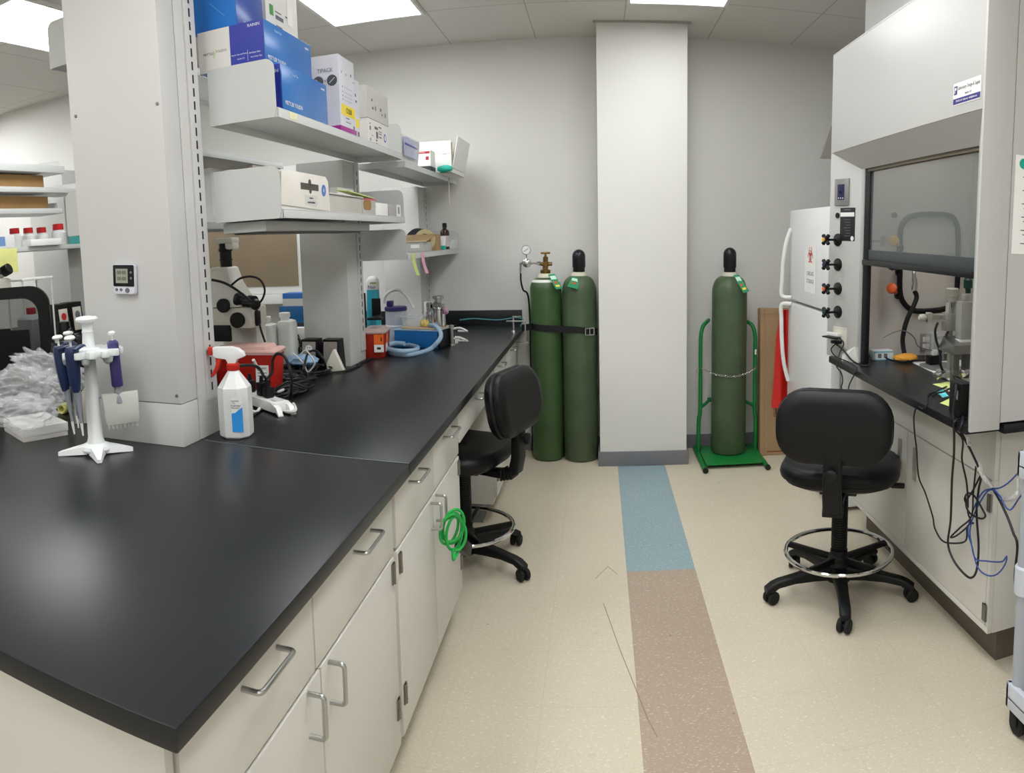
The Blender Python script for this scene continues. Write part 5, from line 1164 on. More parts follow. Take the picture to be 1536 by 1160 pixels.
panel('yellow_label', b5, Ms, .095, .095, .16, .042, YELLOW); text('D200', T(Ms, .10, .094), .03, INK, b5, off=.0012)
pt('print', b5, Ms, [(.08, .065, .04, .004), (.09, .05, .06, .003), (.155, .035, .014, .018), (.03, .24, .006, .01), (.08, .238, .006, .008), (.14, .245, .012, .01), (.035, .185, .006, .006), (.035, .165, .006, .006), (.035, .15, .006, .006), (.035, .135, .006, .006)], INKG)
pt('fine_lines', b5, Ms, [(.10, .185, .09, .002), (.10, .165, .09, .002), (.10, .15, .09, .002), (.10, .135, .09, .002), (.17, .222, .02, .004)], mat('print_faint', 'a8a6b4', .6))
b6 = carton('tip_pack', 'second white tip pack carton mostly hidden behind the overhanging one', (-1.10, 2.895, A1), (-1.0, 2.985, A1 + .255), MATS['pack_white'])
Ms = fside(b6); panel('magenta_base', b6, Ms, .045, .006, .088, .010, mat('magenta', '9c2f86', .45)); panel('yellow_label', b6, Ms, .05, .075, .05, .035, YELLOW); pt('print', b6, Ms, [(.03, .19, .03, .012), (.045, .165, .02, .008), (.06, .03, .02, .02)], INKG)
b7 = carton('white_carton', 'white grey carton with small print, lower of two stacked on the top shelf', (-1.125, 3.09, A1), (-1.0, 3.40, A1 + .122), WCARD)
Ms = fside(b7); pt('print', b7, Ms, [(.03, .10, .02, .004), (.03, .08, .018, .018), (.03, .03, .012, .012), (.06, .05, .02, .003), (.12, .09, .05, .012), (.13, .06, .03, .03), (.12, .035, .02, .008), (.18, .1, .04, .006), (.18, .08, .045, .004), (.18, .07, .045, .004), (.18, .055, .04, .006), (.12, .018, .03, .01)], INKG)
bm = BM(); c = Ms @ Vector((.255, .06, 0)); cyl(bm, c, c + Vector((.0007, 0, 0)), .02, n=20); s_ = obj('blue_seal', bm, mat('seal_blue', '5a66b8', .6), b7, world=True); bm = BM(); c = Ms @ Vector((.255, .06, .0009)); cyl(bm, c, c + Vector((.0004, 0, 0)), .012, n=20); obj('seal_centre', bm, WCARD, s_, world=True)
b8 = carton('grey_carton', 'plain grey carton, upper of two stacked on the top shelf', (-1.13, 3.085, A1 + .123), (-.998, 3.41, A1 + .262), GCARD)
Ms = fside(b8); pt('print', b8, Ms, [(.07, .085, .016, .012), (.08, .05, .02, .012), (.12, .055, .014, .02), (.20, .06, .02, .014), (.22, .04, .012, .012), (.27, .045, .012, .02)], INKG)
# far top shelf
Bz = S1B + .001
t = thing('zip_bag_bin', 'clear plastic bin with a blue zip bag at the joint of the two top shelves', 'bin', (-1.05, 3.70, Bz))
lo = [[Vector((x, y, Bz + z)) for x, y in rrect(w, d, .02, 4, -1.06, 3.70)] for z, w, d in ((0, .17, .37), (.10, .19, .39), (.125, .195, .395), (.135, .19, .39))]; obj('bin_body', loft(BM(), lo), MILK, t, world=True)
obj('zip_bag', box(BM(), (-.962, 3.535, Bz + .03), (-.955, 3.80, Bz + .125), .003), mat('zip_bag_lilac', 'c3c6e4', .2, alpha=.7), t, world=True); obj('zip_strip', box(BM(), (-.956, 3.54, Bz + .085), (-.953, 3.79, Bz + .095), .001), mat('zip_blue', '4a56a8', .4), t, world=True)
t = thing('open_carton', 'large white open carton overhanging the far end of the top shelf', 'carton', (-1.0, 4.46, Bz))
bm = BM()
for a, b in (((-1.16, 4.28, Bz), (-.87, 4.70, Bz + .004)), ((-1.16, 4.28, Bz), (-.87, 4.284, Bz + .19)), ((-1.16, 4.696, Bz), (-.87, 4.70, Bz + .19)), ((-1.16, 4.284, Bz), (-1.156, 4.696, Bz + .19)), ((-.874, 4.284, Bz), (-.87, 4.696, Bz + .19))): box(bm, a, b, .001)
obj('carton_walls', bm, PAPER, t, world=True)
M = Matrix.Translation((-.868, 4.49, Bz + .03)) @ Matrix.Rotation(.20, 4, 'Y'); bm = BM(); box(bm, (0, -.2, 0), (.004, .2, .19), .001, M); f_ = obj('side_flap', bm, PAPER, t, world=True); bm = BM(); box(bm, (-.869, 4.286, Bz + .10), (-.866, 4.30, Bz + .18), .001); obj('tan_edge', bm, CARD, t, world=True)
pt('seam', t, axes((-1.16, 4.2797, Bz), (1, 0, 0), (0, 0, 1)), [(.145, .115, .28, .0025), (.25, .112, .02, .006)], GCARD)
b9 = carton('small_box', 'small white box with a red stripe in front of the large open carton', (-1.06, 4.10, Bz + .028), (-.955, 4.22, Bz + .12), PAPER); Mn = fnear(b9); pt('red_stripe', b9, Mn, [(.052, .078, .098, .013), (.085, .045, .018, .02)], mat('stripe_red', 'b53440', .5)); text('KIMTECH', T(Mn, .052, .078), .010, WHITE, b9, off=.0012)
b10 = carton('dark_box', 'flat dark box under the red striped box', (-1.055, 4.095, Bz), (-.955, 4.225, Bz + .027), mat('dark_box', '33343a', .5)); 
c = Vector((-.925, 4.20, Bz + .028)); o = obj('teal_glove', blob(BM(), Vector((-.905, 4.25, Bz + .022)), (.05, .02, .022), 3., .12, 1.5, 3), TEAL); tag(o, 'rolled teal glove at the foot of the large open carton', 'glove')
o = obj('tape_flag', box(BM(), (-.9499, 4.55, 1.70), (-.9490, 4.60, 1.872), .0003), glassy('tape_clear', 'd9d6c6', .3, .5)); tag(o, 'strip of masking tape hanging from the far top shelf', 'tape')
o = obj('tape_scrap', box(BM(), (-.9499, 2.13, S1A - .024), (-.9490, 2.19, S1A - .002), .0003), mat('tape_cream', 'd7d6ae', .6)); tag(o, 'scrap of cream tape on the front lip of the near top shelf', 'tape')
# ------------------------------------------------------------------ lower near shelf
Cz = S2A + .001
t = thing('cutout_carton', 'white carton with a cross-shaped hand cutout and blue seal on the lower near shelf', 'carton', (-1.07, 2.26, Cz))
obj('carton', box(BM(), (-1.185, 2.06, Cz), (-.962, 2.455, Cz + .118), .003), WCARD, t, world=True)
M = axes((-.9615, 2.045, Cz), (0, 1, 0), (.03, 0, 1)); bm = BM(); prism(bm, [(.0, .012), (.425, .0), (.408, .105), (.385, .122), (.012, .122)], .004, M, bev=.001); fl = obj('front_flap', bm, mat('carton_cream', 'ded9d1', .65), t, world=True)
bm = BM(); patch(bm, M, .155, .022, cx=.235, cy=.078, off=.0042); cyl(bm, M @ Vector((.235, .092, .0042)), M @ Vector((.235, .092, .0048)), .012, n=14); cyl(bm, M @ Vector((.24, .066, .0042)), M @ Vector((.24, .066, .0048)), .011, n=14); obj('hand_cutout', bm, mat('cutout_shadow', '55504a', .9), fl, world=True)
bm = BM(); cyl(bm, M @ Vector((.362, .072, .0042)), M @ Vector((.362, .072, .0049)), .021, n=22); s_ = obj('blue_seal', bm, mat('seal_blue2', '4a7cc0', .6), fl, world=True); text('A', M @ Matrix.Translation((.362, .072, .0045)), .022, WCARD, s_)
panel('sticker', fl, M, .245, .033, .105, .034, mat('sticker_grey', 'c9c9c6', .6), .0043); text('sutures', M @ Matrix.Translation((.245, .041, .0046)), .011, INK, fl); text('needle holders', M @ Matrix.Translation((.245, .026, .0046)), .011, INK, fl)
b = carton('grey_box', 'low grey box beside the cutout carton on the lower near shelf', (-1.14, 2.485, Cz), (-.968, 2.865, Cz + .062), mat('grey_box', 'b7b4ac', .6)); M = Matrix.Translation((-.97, 2.48, Cz + .063)) @ Matrix.Rotation(-.35, 4, 'Y'); obj('lid_flap', box(BM(), (-.15, .0, 0), (.01, .39, .003), .001, M), WCARD, b, world=True)
o = obj('note_stack', loft(BM(), [[Vector(p) for p in ((-.965, 2.70, Cz + .085), (-.955, 3.0, Cz + .068), (-1.02, 3.0, Cz + .075), (-1.02, 2.70, Cz + .092))], [Vector(p) for p in ((-.965, 2.70, Cz + .089), (-.955, 3.0, Cz + .071), (-1.02, 3.0, Cz + .078), (-1.02, 2.70, Cz + .096))]]), YGNOTE, smooth=0); tag(o, 'yellow-green paper strip lying across the low boxes on the lower near shelf', 'paper')
b = carton('kraft_box', 'small grey box with an open kraft flap on the lower near shelf', (-1.14, 2.875, Cz), (-.968, 3.05, Cz + .06), mat('grey_box', 'b7b4ac', .6)); bm = BM(); prism(bm, rrect(.10, .042, .02, 6, .06, .04), .002, fside(b)); obj('kraft_flap', bm, CARD2, b, world=True)
b = carton('white_box', 'small white box between the kraft flap box and the grey barcode box', (-1.14, 3.055, Cz), (-.966, 3.235, Cz + .055), PAPER)
b = carton('barcode_box', 'grey box with a white barcode end at the far end of the lower near shelf', (-1.14, 3.245, Cz), (-.966, 3.455, Cz + .058), mat('grey_lilac', 'a9a5a8', .55)); Ms = fside(b); panel('white_end', b, Ms, .17, .029, .075, .056, PAPER); pt('barcode', b, Ms, [(.155 + .006 * k, .03, .0025, .034) for k in range(6)], INKG, .0008)
o = obj('pink_note', loft(BM(), [[Vector(p) for p in ((-.985, 3.01, Cz + .062), (-.985, 3.13, Cz + .066), (-1.03, 3.13, Cz + .085), (-1.03, 3.01, Cz + .066))], [Vector(p) for p in ((-.985, 3.01, Cz + .064), (-.985, 3.13, Cz + .068), (-1.03, 3.13, Cz + .087), (-1.03, 3.01, Cz + .068))]]), mat('note_rose', 'c4586e', .7), smooth=0); tag(o, 'rose pink note on the boxes at the far end of the lower near shelf', 'note')
b = carton('white_box', 'upright white box standing behind the low boxes on the lower near shelf', (-1.185, 3.06, Cz), (-1.145, 3.28, Cz + .135), PAPER)
# things seen over the cutout carton, on the shelf left of the pillar
Lz = 1.601
b = carton('white_box', 'white box on the shelf behind the pillar, seen above the cutout carton', (-1.80, 2.82, Lz), (-1.66, 3.0, Lz + .25), PAPER)
bm = BM(); lathe(bm, [(.032, .001), (.038, .24), (.034, .24), (.03, .01)], 20, Matrix.Translation((-1.615, 2.93, Lz))); o = obj('cream_cup', bm, mat('cup_cream', 'e0dfc4', .5)); tag(o, 'tall cream cup on the shelf behind the pillar', 'cup')
b = carton('grey_carton', 'added grey block standing in for the shade under the shelf behind the pillar', (-1.80, 3.24, Lz), (-1.575, 3.46, Lz + .21), mat('gap_shade_grey', '9d9b96', .65))  # added to darken the gap; its grey stands for shade under the shelf
b = carton('beige_box', 'beige box beside the cream cup on the shelf behind the pillar', (-1.60, 3.06, Lz), (-1.568, 3.2, Lz + .27), mat('beige_box', 'bdb3a6', .6))
# ------------------------------------------------------------------ lower far shelf
Dz = S2B + .001
t = thing('acrylic_box', 'clear box with a kraft cardboard lid on the far lower shelf', 'box', (-1.03, 4.0, Dz))
obj('tray', box(BM(), (-1.10, 3.90, Dz), (-.965, 4.10, Dz + .055), .003), mat('acrylic', 'c7c8c2', .2, alpha=.8), t, world=True)
panel('label', t, axes((-1.10, 3.8997, Dz), (1, 0, 0), (0, 0, 1)), .085, .032, .05, .02, WHITE)
M = Matrix.Translation((-1.11, 3.895, Dz + .058)) @ Matrix.Rotation(.18, 4, 'X'); obj('kraft_lid', box(BM(), (0, 0, 0), (.17, .20, .004), .001, M), CARD, t, world=True); obj('wood_edge', box(BM(), (-1.10, 3.893, Dz + .0555), (-.945, 3.898, Dz + .062), .001), mat('wood_edge', 'd9c3a4', .6), t, world=True)
def roll(label, x, y, z, r, ri, w, m, a):
    bm = BM(); M = Matrix.Translation((x, y, z)) @ Matrix.Rotation(a, 4, 'Z') @ Matrix.Rotation(PI / 2, 4, 'X'); lathe(bm, [(ri, -w / 2), (r, -w / 2), (r, w / 2), (ri, w / 2), (ri, -w / 2)], 30, M, cap=False); o = obj('tape_roll', bm, m); tag(o, label, 'tape roll', 'tape rolls on the far lower shelf'); return o
roll('black tape roll standing nearest the shelf post on the far lower shelf', -1.075, 4.17, Dz + .066, .065, .035, .024, mat('tape_black', '1d1d2c', .3), .3)
roll('cream masking tape roll leaning in front of the green roll on the far lower shelf', -1.015, 4.14, Dz + .066, .062, .036, .026, mat('tape_masking', 'cdbf90', .55), .25)
roll('green tape roll standing behind the small kraft box on the far lower shelf', -1.095, 4.29, Dz + .07, .069, .035, .028, mat('tape_green', '245c38', .35), .1)
b = carton('kraft_box', 'small kraft box in the middle of the far lower shelf', (-1.06, 4.22, Dz), (-.962, 4.33, Dz + .098), CARD)
t = thing('brown_bottle', 'brown glass bottle with a white label on the far lower shelf', 'bottle', (-.985, 4.56, Dz))
bm = BM(); lathe(bm, [(.028, .001), (.030, .006), (.030, .105), (.026, .122), (.0125, .132), (.0125, .14)], 24); obj('body', bm, mat('amber_glass', '3a1f18', .15, var=.05), t)
bm = BM(); lathe(bm, [(.0306, .018), (.0306, .088)], 24, cap=False); obj('label', bm, mat('label_pinkish', 'c9bcbc', .6), t); bm = BM(); lathe(bm, [(.0145, .1405), (.0145, .168), (.012, .17)], 18); obj('cap', bm, RUB, t)
t = thing('squeeze_tube', 'small white squeeze tube with a teal cap in front of the brown bottle', 'tube', (-.965, 4.42, Dz)); bm = BM(); lathe(bm, [(.016, .001), (.016, .026)], 16); obj('cap', bm, TEAL, t); lo = [[Vector((x, y, z)) for x, y in rrect(w, d, d * .49, 3)] for z, w, d in ((.0265, .026, .026), (.05, .03, .024), (.085, .036, .004))]; obj('body', loft(BM(), lo), WHITE, t)
for i, (x, y, h) in enumerate(((-.985, 4.66, .045), (-.965, 4.74, .062))):
    bm = BM(); lathe(bm, [(.022, .001), (.027, h), (.025, h), (.02, .004)], 18, Matrix.Translation((x, y, Dz))); o = obj('clear_cup', bm, CLEARP); tag(o, ('shorter', 'taller')[i] + ' of two small clear cups at the end of the far lower shelf', 'cup')
for y, m, lb, dx in ((3.60, YGNOTE, 'lime paper flag hanging from the lip of the far lower shelf', .02), (3.80, PNOTE, 'pink paper flag hanging from the lip of the far lower shelf', .012)):
    lo = [[Vector((-.9498 + o_ + e, y + sh + q, z)) for e, q in ((0, -.032), (0, .032), (.001, .032), (.001, -.032))] for z, o_, sh in ((1.412, 0, 0), (1.37, .002, .004), (1.33, .008, .02), (1.295, .012, .05))]
    o = obj('paper_flag', loft(BM(), lo), m); tag(o, lb, 'flag')

# ------------------------------------------------------------------ the second bench at the left
BX, BH = -3.10, .93
o = obj('worktop', box(BM(), (-4.6, .9, BH - .035), (BX, 4.328, BH), .004), BLACKTOP); tag(o, 'black worktop of the farther bench beyond the pillar', 'worktop')
t = thing('base_cabinet', 'white base cabinets of the farther bench beyond the pillar', 'cabinet', (-3.5, 2.9, 0)); obj('body', box(BM(), (-3.9, 1.0, .1), (BX - .06, 4.32, BH - .036), .003), LAB, t, world=True); obj('toe_kick', box(BM(), (-3.9, 1.0, 0), (BX - .13, 4.32, .1)), GREYB, t, world=True)
for k in range(5):
    y0 = 1.05 + k * .64; d = obj('door', box(BM(), (BX - .0595, y0, .13), (BX - .042, y0 + .62, .70), .003), LAB, t, world=True); bar_handle(d, (BX - .042, y0 + .56, .52), (BX - .042, y0 + .56, .62), (.03, 0, 0))
UX = -3.65
t = thing('shelf_post', 'grey shelf post of the farther bench beyond the pillar', 'post', (UX - .17, 4.13, BH)); obj('post_body', box(BM(), (UX - .37, 4.02, BH), (UX, 4.25, 2.16), .004), POST, t, world=True)
bm = BM(); box(bm, (UX - .001, 4.17, BH + .1), (UX + .008, 4.245, 2.16), .001); up = obj('upright', bm, SHELF, t, world=True); bm = BM(); z = BH + .28
while z < 2.1: box(bm, (UX + .0075, 4.20, z), (UX + .009, 4.21, z + .03)); z += .046
obj('slots', bm, SLOT, up, world=True)
def lshelf(z, y1, th, label, x1=-3.40):
    t = thing('shelf', label, 'shelf', (-3.5, 2.8, z - th), 0, 'grey shelves over the farther bench'); obj('deck', box(BM(), (UX, 1.3, z - th), (x1, y1, z), .003), SHELF, t, world=True)
    M = axes((UX, y1 + .003, z), (1, 0, 0), (0, 0, 1)); obj('end_bracket', prism(BM(), [(0, -th), (x1 - UX - .02, -th), (x1 - UX - .06, .045), (0, .055)], .003, M), SHELF, t, world=True); return t
lshelf(2.14, 3.78, .05, 'grey shelf over the farther bench, the empty uppermost one')
lshelf(1.988, 3.96, .035, 'grey shelf over the farther bench holding the upper cardboard cartons')
lshelf(1.845, 3.73, .035, 'grey shelf over the farther bench holding the lower cardboard cartons')
lshelf(1.592, 4.16, .03, 'grey shelf over the farther bench holding the red-capped bottles')
carton('kraft_carton', 'long kraft carton on the farther bench shelf, under the uppermost shelf', (-3.62, 2.95, 1.989), (-3.46, 3.62, 2.078), CARD2); carton('kraft_carton', 'pale kraft carton next to the long one under the uppermost shelf', (-3.62, 2.2, 1.989), (-3.44, 2.93, 2.075), CARD)
carton('kraft_carton', 'small square-ended kraft carton on the lower carton shelf of the farther bench', (-3.62, 2.85, 1.846), (-3.425, 3.09, 1.935), CARD2); carton('kraft_carton', 'long dark kraft carton behind the small one on the lower carton shelf', (-3.62, 3.10, 1.846), (-3.47, 3.66, 1.935), CARD2)
for i, (y, x) in enumerate(((3.34, -3.50), (3.47, -3.50), (3.60, -3.50), (3.74, -3.47))):
    s = 1.15 if i == 3 else 1.; t = thing('plastic_bottle', ('first', 'second', 'third', 'fourth and largest')[i] + ' along the row of white red-capped bottles, counted from the blue power supply', 'bottle', (x, y, 1.593), 0, 'red capped bottles')
    bm = BM(); lathe(bm, [(.044 * s, .001), (.046 * s, .006), (.046 * s, .075 * s), (.03 * s, .092 * s), (.024 * s, .094 * s), (.024 * s, .10 * s)], 24); obj('body', bm, MILK, t)
    bm = BM(); lathe(bm, [(.033 * s, .094 * s), (.034 * s, .096 * s), (.033 * s, .128 * s), (.03 * s, .13 * s)], 22); obj('cap', bm, mat('cap_red', 'bf1f24', .4), t)
o = obj('paper_stack', box(BM(), (-3.45, 3.36, 1.593), (-3.37, 3.66, 1.637), .004), PAPER); tag(o, 'white paper pad lying in front of the red-capped bottles', 'paper')
t = thing('power_supply', 'blue fronted small power supply on the bottle shelf of the farther bench', 'instrument', (-3.5, 2.9, 1.593)); obj('case', box(BM(), (-3.60, 2.70, 1.593), (-3.41, 3.25, 1.677), .004), WHITE, t, world=True); pt('front_panel', t, axes((-3.4095, 2.70, 1.593), (0, 1, 0), (0, 0, 1)), [(.245, .042, .44, .06)], mat('panel_blue', '6f93c4', .5)); pt('sockets', t, axes((-3.409, 2.70, 1.593), (0, 1, 0), (0, 0, 1)), [(.27, .045, .03, .03), (.38, .045, .03, .03)], INKG, .0008)
bm = BM(); lathe(bm, [(.06, .001), (.08, .03), (.08, .045), (.06, .05)], 24, Matrix.Translation((-3.5, 3.05, 1.678))); o = obj('glass_dish', bm, CLEARP); tag(o, 'glass dish stacked on the blue fronted power supply', 'dish')
b = carton('teal_box', 'teal box at the end of the bottle shelf beside the pillar', (-3.6, 3.99, 1.593), (-3.42, 4.12, 1.71), mat('teal_box', '2f8580', .5))
o = obj('sticky_sheet', box(BM(), (-3.398, 3.08, 1.43), (-3.396, 3.25, 1.588), .0005), YNOTE); tag(o, 'yellow note sheet hanging from the bottle shelf', 'note')
# second bench contents
t = thing('microscope', 'white microscope with black binocular eyepieces on the farther bench', 'microscope', (-3.45, 3.0, BH))
bm = BM(); box(bm, (-3.64, 2.78, BH), (-3.385, 3.07, BH + .06), .015); box(bm, (-3.60, 2.74, BH + .06), (-3.44, 2.9, 1.36), .03); box(bm, (-3.58, 2.76, 1.31), (-3.33, 3.12, 1.40), .02); obj('stand', bm, OFFW, t, world=True)
bm = BM(); box(bm, (-3.50, 2.74, 1.49), (-3.39, 3.06, 1.575), .02); box(bm, (-3.48, 2.76, 1.40), (-3.41, 2.88, 1.51), .01); obj('camera_head', bm, RUB, t, world=True)
for q in (0, 1):
    c = Vector((-3.36, 2.98 + q * .10, 1.44)); bm = BM(); cyl(bm, c + Vector((-.1, -.05, -.05)), c, .032, n=18); e = obj('eyepiece_tube', bm, OFFW, t, world=True); bm = BM(); cyl(bm, c, c + Vector((.05, .012, .02)), .036, n=18, bev=.004); obj('eyepiece', bm, RUB, e, world=True)
t = thing('wire_stand', 'small white wire stand on the farther bench behind the chair', 'stand', (-3.4, 3.5, BH)); bm = BM(); box(bm, (-3.46, 3.18, 1.37), (-3.30, 3.47, 1.385), .004); obj('top', bm, WHITE, t, world=True)
for x in (-3.45, -3.31):
    for y in (3.19, 3.46): obj('leg', tube(BM(), [(x, y, BH), (x, y, 1.372)], .006, 8, smooth=False), WHITE, t, world=True)
s2 = sharps('red sharps container on the farther bench seen through the chair back', (-3.27, 2.62, BH), PI / 2, (.24, .18, .19), MATS['lid_grey_pink'], 1); M = axes((.0, -.0905, .1), (1, 0, 0), (0, .07, 1)); bm = BM(); patch(bm, axes((.08, -.0895, .10), (1, 0, 0), (0, .07, 1)), .07, .09, t=.003); obj('label_orange', bm, ORANGE, s2)
t = thing('grey_jug', 'grey plastic jug beside the red sharps container on the farther bench', 'jug', (-3.22, 3.16, BH)); lo = [[Vector((x, y, z)) for x, y in rrect(w, w, .02, 4)] for z, w in ((.001, .13), (.01, .14), (.20, .14), (.225, .10), (.23, .06))]; obj('body', loft(BM(), lo), mat('jug_grey', 'a9b0b5', .4), t); bm = BM(); lathe(bm, [(.028, .2305), (.03, .235), (.03, .27), (.026, .272)], 18); obj('cap', bm, mat('cap_red', 'bf1f24', .4), t)
for i, (y, x) in enumerate(((3.76, -3.56), (3.93, -3.58))):
    t = thing('outlet_box', ('black pedestal outlet box with a red socket by the farther bench post', 'black pedestal outlet box with a grey socket by the farther bench post')[i], 'outlet box', (x, y, BH), 0)
    obj('housing', loft(BM(), [[Vector(p) for p in l] for l in ([(-.07, -.065, 0), (.07, -.065, 0), (.07, .065, 0), (-.07, .065, 0)], [(-.06, -.055, .24), (.05, -.055, .24), (.05, .06, .24), (-.06, .06, .24)])]), RUB, t, smooth=0)
    bm = BM(); M = axes((.0612, -.002, .12), (0, 1, 0), (-.083, 0, 1)); box(bm, (-.045, -.085, 0), (.045, .085, .004), .001, M); pl = obj('cover_plate', bm, mat('plate_ivory', 'cfcabf', .4), t); bm = BM(); cyl(bm, M @ Vector((0, .03, .004)), M @ Vector((0, .03, .007)), .026, n=18); obj('receptacle', bm, RED if i == 0 else INKG, pl)
# mesh chair
t = thing('office_chair', 'black mesh-backed office chair between the two lab benches', 'chair', (-2.72, 2.62, 0))
Mc = Matrix.Translation((-2.745, 2.47, 0)) @ Matrix.Rotation(.62, 4, 'Z')
outer = rrect(.52, .58, .10, 6, 0, 1.075); inner = rrect(.40, .44, .08, 6, 0, 1.085)
bm = BM()
rings = [[bm.verts.new(Mc @ Vector((x, y_ + .12 * (x * x), z))) for x, z in P] for P, y_ in ((outer, -.018), (outer, .018), (inner, .018), (inner, -.018))]
n = len(outer)
for a, b in zip(rings, rings[1:] + rings[:1]):
    for j in range(n): bm.faces.new((a[j], a[(j + 1) % n], b[(j + 1) % n], b[j]))
fr = obj('back_frame', bm, RUB, t, world=True)
bm = BM(); P = rrect(.41, .45, .08, 6, 0, 1.085); bm.faces.new([bm.verts.new(Mc @ Vector((x, .0 + .12 * x * x, z))) for x, z in P]); r = bmesh.ops.extrude_face_region(bm, geom=bm.faces[:]); [setattr(v, 'co', v.co + Vector((0, .002, 0))) for v in r['geom'] if isinstance(v, bmesh.types.BMVert)]
obj('mesh_panel', bm, mat('chair_mesh', '0c0c0d', .7, alpha=.45), t, world=True, smooth=0)
bm = BM(); box(bm, (-.04, .03, .45), (.04, .06, 1.15), .01, Mc); box(bm, (-.14, .025, 1.02), (.14, .05, 1.14), .02, Mc); obj('lumbar_support', bm, RUB, t, world=True)
lo = [[Mc @ Vector((x, y, z)) for x, y in rrect(w, d, .12, 6, 0, .27)] for z, w, d in ((.46, .44, .44), (.47, .50, .48), (.51, .51, .49), (.535, .46, .44))]; obj('seat', loft(BM(), lo), VINYL, t, world=True)
bm = BM(); cyl(bm, Mc @ Vector((0, .25, .12)), Mc @ Vector((0, .25, .46)), .03, n=14); obj('column', bm, RUB, t, world=True)
for k in range(5):
    a = 2 * PI * k / 5; e = Vector((math.cos(a), math.sin(a), 0)); c = Mc @ Vector((0, .25, 0)); bm = BM(); M_, L_ = frame_to(c + Vector((0, 0, .12)), c + e * .29 + Vector((0, 0, .075))); box(bm, (-.018, -.02, 0), (.018, .02, L_), .006, M_); lg = obj('leg', bm, RUB, t, world=True); bm = BM(); q = c + e * .29; cyl(bm, q + Vector((-.02, 0, .028)), q + Vector((.02, 0, .028)), .028, n=16, bev=.004); cyl(bm, q + Vector((0, 0, .03)), q + Vector((0, 0, .075)), .008, n=8); obj('caster', bm, RUBBER, lg, world=True)
for s in (-1, 1):
    lo = [[Mc @ Vector((s * .305 + x, y, z)) for x, y in rrect(w, d, .02, 4, 0, .17)] for z, w, d in ((.70, .05, .07), (.9, .05, .09), (1.0, .06, .11), (1.10, .07, .10), (1.155, .06, .07))]; ar = obj('armrest', loft(BM(), lo), RUB, t, world=True)
    bm = BM(); box(bm, (s * .30 - .02, .15, .50), (s * .30 + .02, .20, .70), .006, Mc); box(bm, (min(0, s * .30), .17, .455), (max(0, s * .30), .21, .50), .006, Mc); obj('arm_post', bm, RUB, ar, world=True)
# cabinet with a brown glass front on the back wall
t = thing('wall_cabinet', 'white framed wall cabinet with a brown glass front on the wall behind the microscope', 'cabinet', (-2.55, 4.78, 1.135))
obj('body', box(BM(), (-3.35, 4.735, 1.135), (-2.065, 4.858, 2.05), .004), WHITE, t, world=True)
p, q = ony(320, 385, 4.73), ony(447, 368, 4.73)
obj('glass_front', box(BM(), (-3.30, 4.728, 1.19), (-2.105, 4.7345, 2.0), .002), mat('brown_glass', '8d7e69', .25, var=.08, scale=3), t, world=True)
o = obj('wall_rail', box(BM(), (-3.35, 4.70, 1.06), (-1.9, 4.858, 1.133), .006), WHITE); tag(o, 'white rail along the wall below the brown glass cabinet', 'rail')
# ------------------------------------------------------------------ things inside the fume hood
def hz(px, py, h=0.): return onz(px, py, WZ + h)
bm = BM(); P = [hz(1351, 545), hz(1455, 582), hz(1455, 560), hz(1400, 546), hz(1370, 541)]
P = [Vector((1.40, 2.95, 0)), Vector((1.36, 2.38, 0)), Vector((1.72, 2.38, 0)), Vector((1.72, 2.95, 0))]
bm = BM(); prism(bm, [(p.x, p.y) for p in P], .003, Matrix.Translation((0, 0, WZ + .0003))); o = obj('bench_pad', bm, PAPER); tag(o, 'white bench pad spread under the apparatus inside the fume hood', 'pad')
bm = BM(); prism(bm, rrect(.17, .20, .05, 6, 1.475, 2.80), .004, Matrix.Translation((0, 0, WZ + .0036))); o = obj('steel_plate', bm, mat('base_plate_grey', '8a8c8d', .4, .4)); tag(o, 'grey rounded steel plate on the bench pad under the wire holder', 'plate')
c = Vector((1.462, 2.86, WZ + .008)); t = thing('wire_holder', 'black magnetic holder with a thin arching wire inside the fume hood', 'holder', c)
obj('block', box(BM(), (-.03, -.025, 0), (.03, .025, .04), .004), RUB, t); obj('white_tip', box(BM(), (-.012, -.012, .0405), (.012, .012, .065), .003), WHITE, t)
obj('wire', tube(BM(), [c + Vector((.0, 0, .06)), ony(1378, 520, 2.85), ony(1372, 508, 2.84), ony(1364, 500, 2.82), ony(1352, 496, 2.80), ony(1340, 499, 2.78), ony(1331, 503, 2.76), ony(1324, 507, 2.74)], .0022, 6), INKG, t, world=True)
c = hz(1384, 545); c = Vector((1.535, 2.995, WZ + .004)); bm = BM(); lathe(bm, [(.045, .0), (.048, .004), (.048, .125), (.051, .13), (.0485, .13), (.0455, .006), (.001, .005)], 28, Matrix.Translation(c), cap=False); o = obj('glass_beaker', bm, glassy('beaker_glass', 'd5dadb', .05, .18)); tag(o, 'clear glass beaker on the bench pad inside the fume hood', 'beaker')
bm = BM(); blob(bm, Vector((1.385, 2.995, WZ + .018)), (.06, .04, .02), 3.3, .15, 1.5, 3, flat=WZ + .0035); o = obj('orange_sponge', bm, mat('sponge_orange', 'dd9c3a', .8)); tag(o, 'orange sponge lying at the far end of the hood work surface', 'sponge')
t = carton('kit_box', 'small white and cyan kit box against the far wall of the hood', (1.245, 3.05, WZ + .001), (1.345, 3.11, WZ + .045), mat('kit_white', 'dfe6ea', .5)); Mn = fnear(t); pt('cyan_trim', t, Mn, [(.05, .038, .098, .008), (.004, .02, .006, .04), (.05, .002, .098, .004)], mat('kit_cyan', '8cc0d4', .5)); pt('print', t, Mn, [(.03, .02, .018, .02), (.06, .02, .018, .02)], INKG)
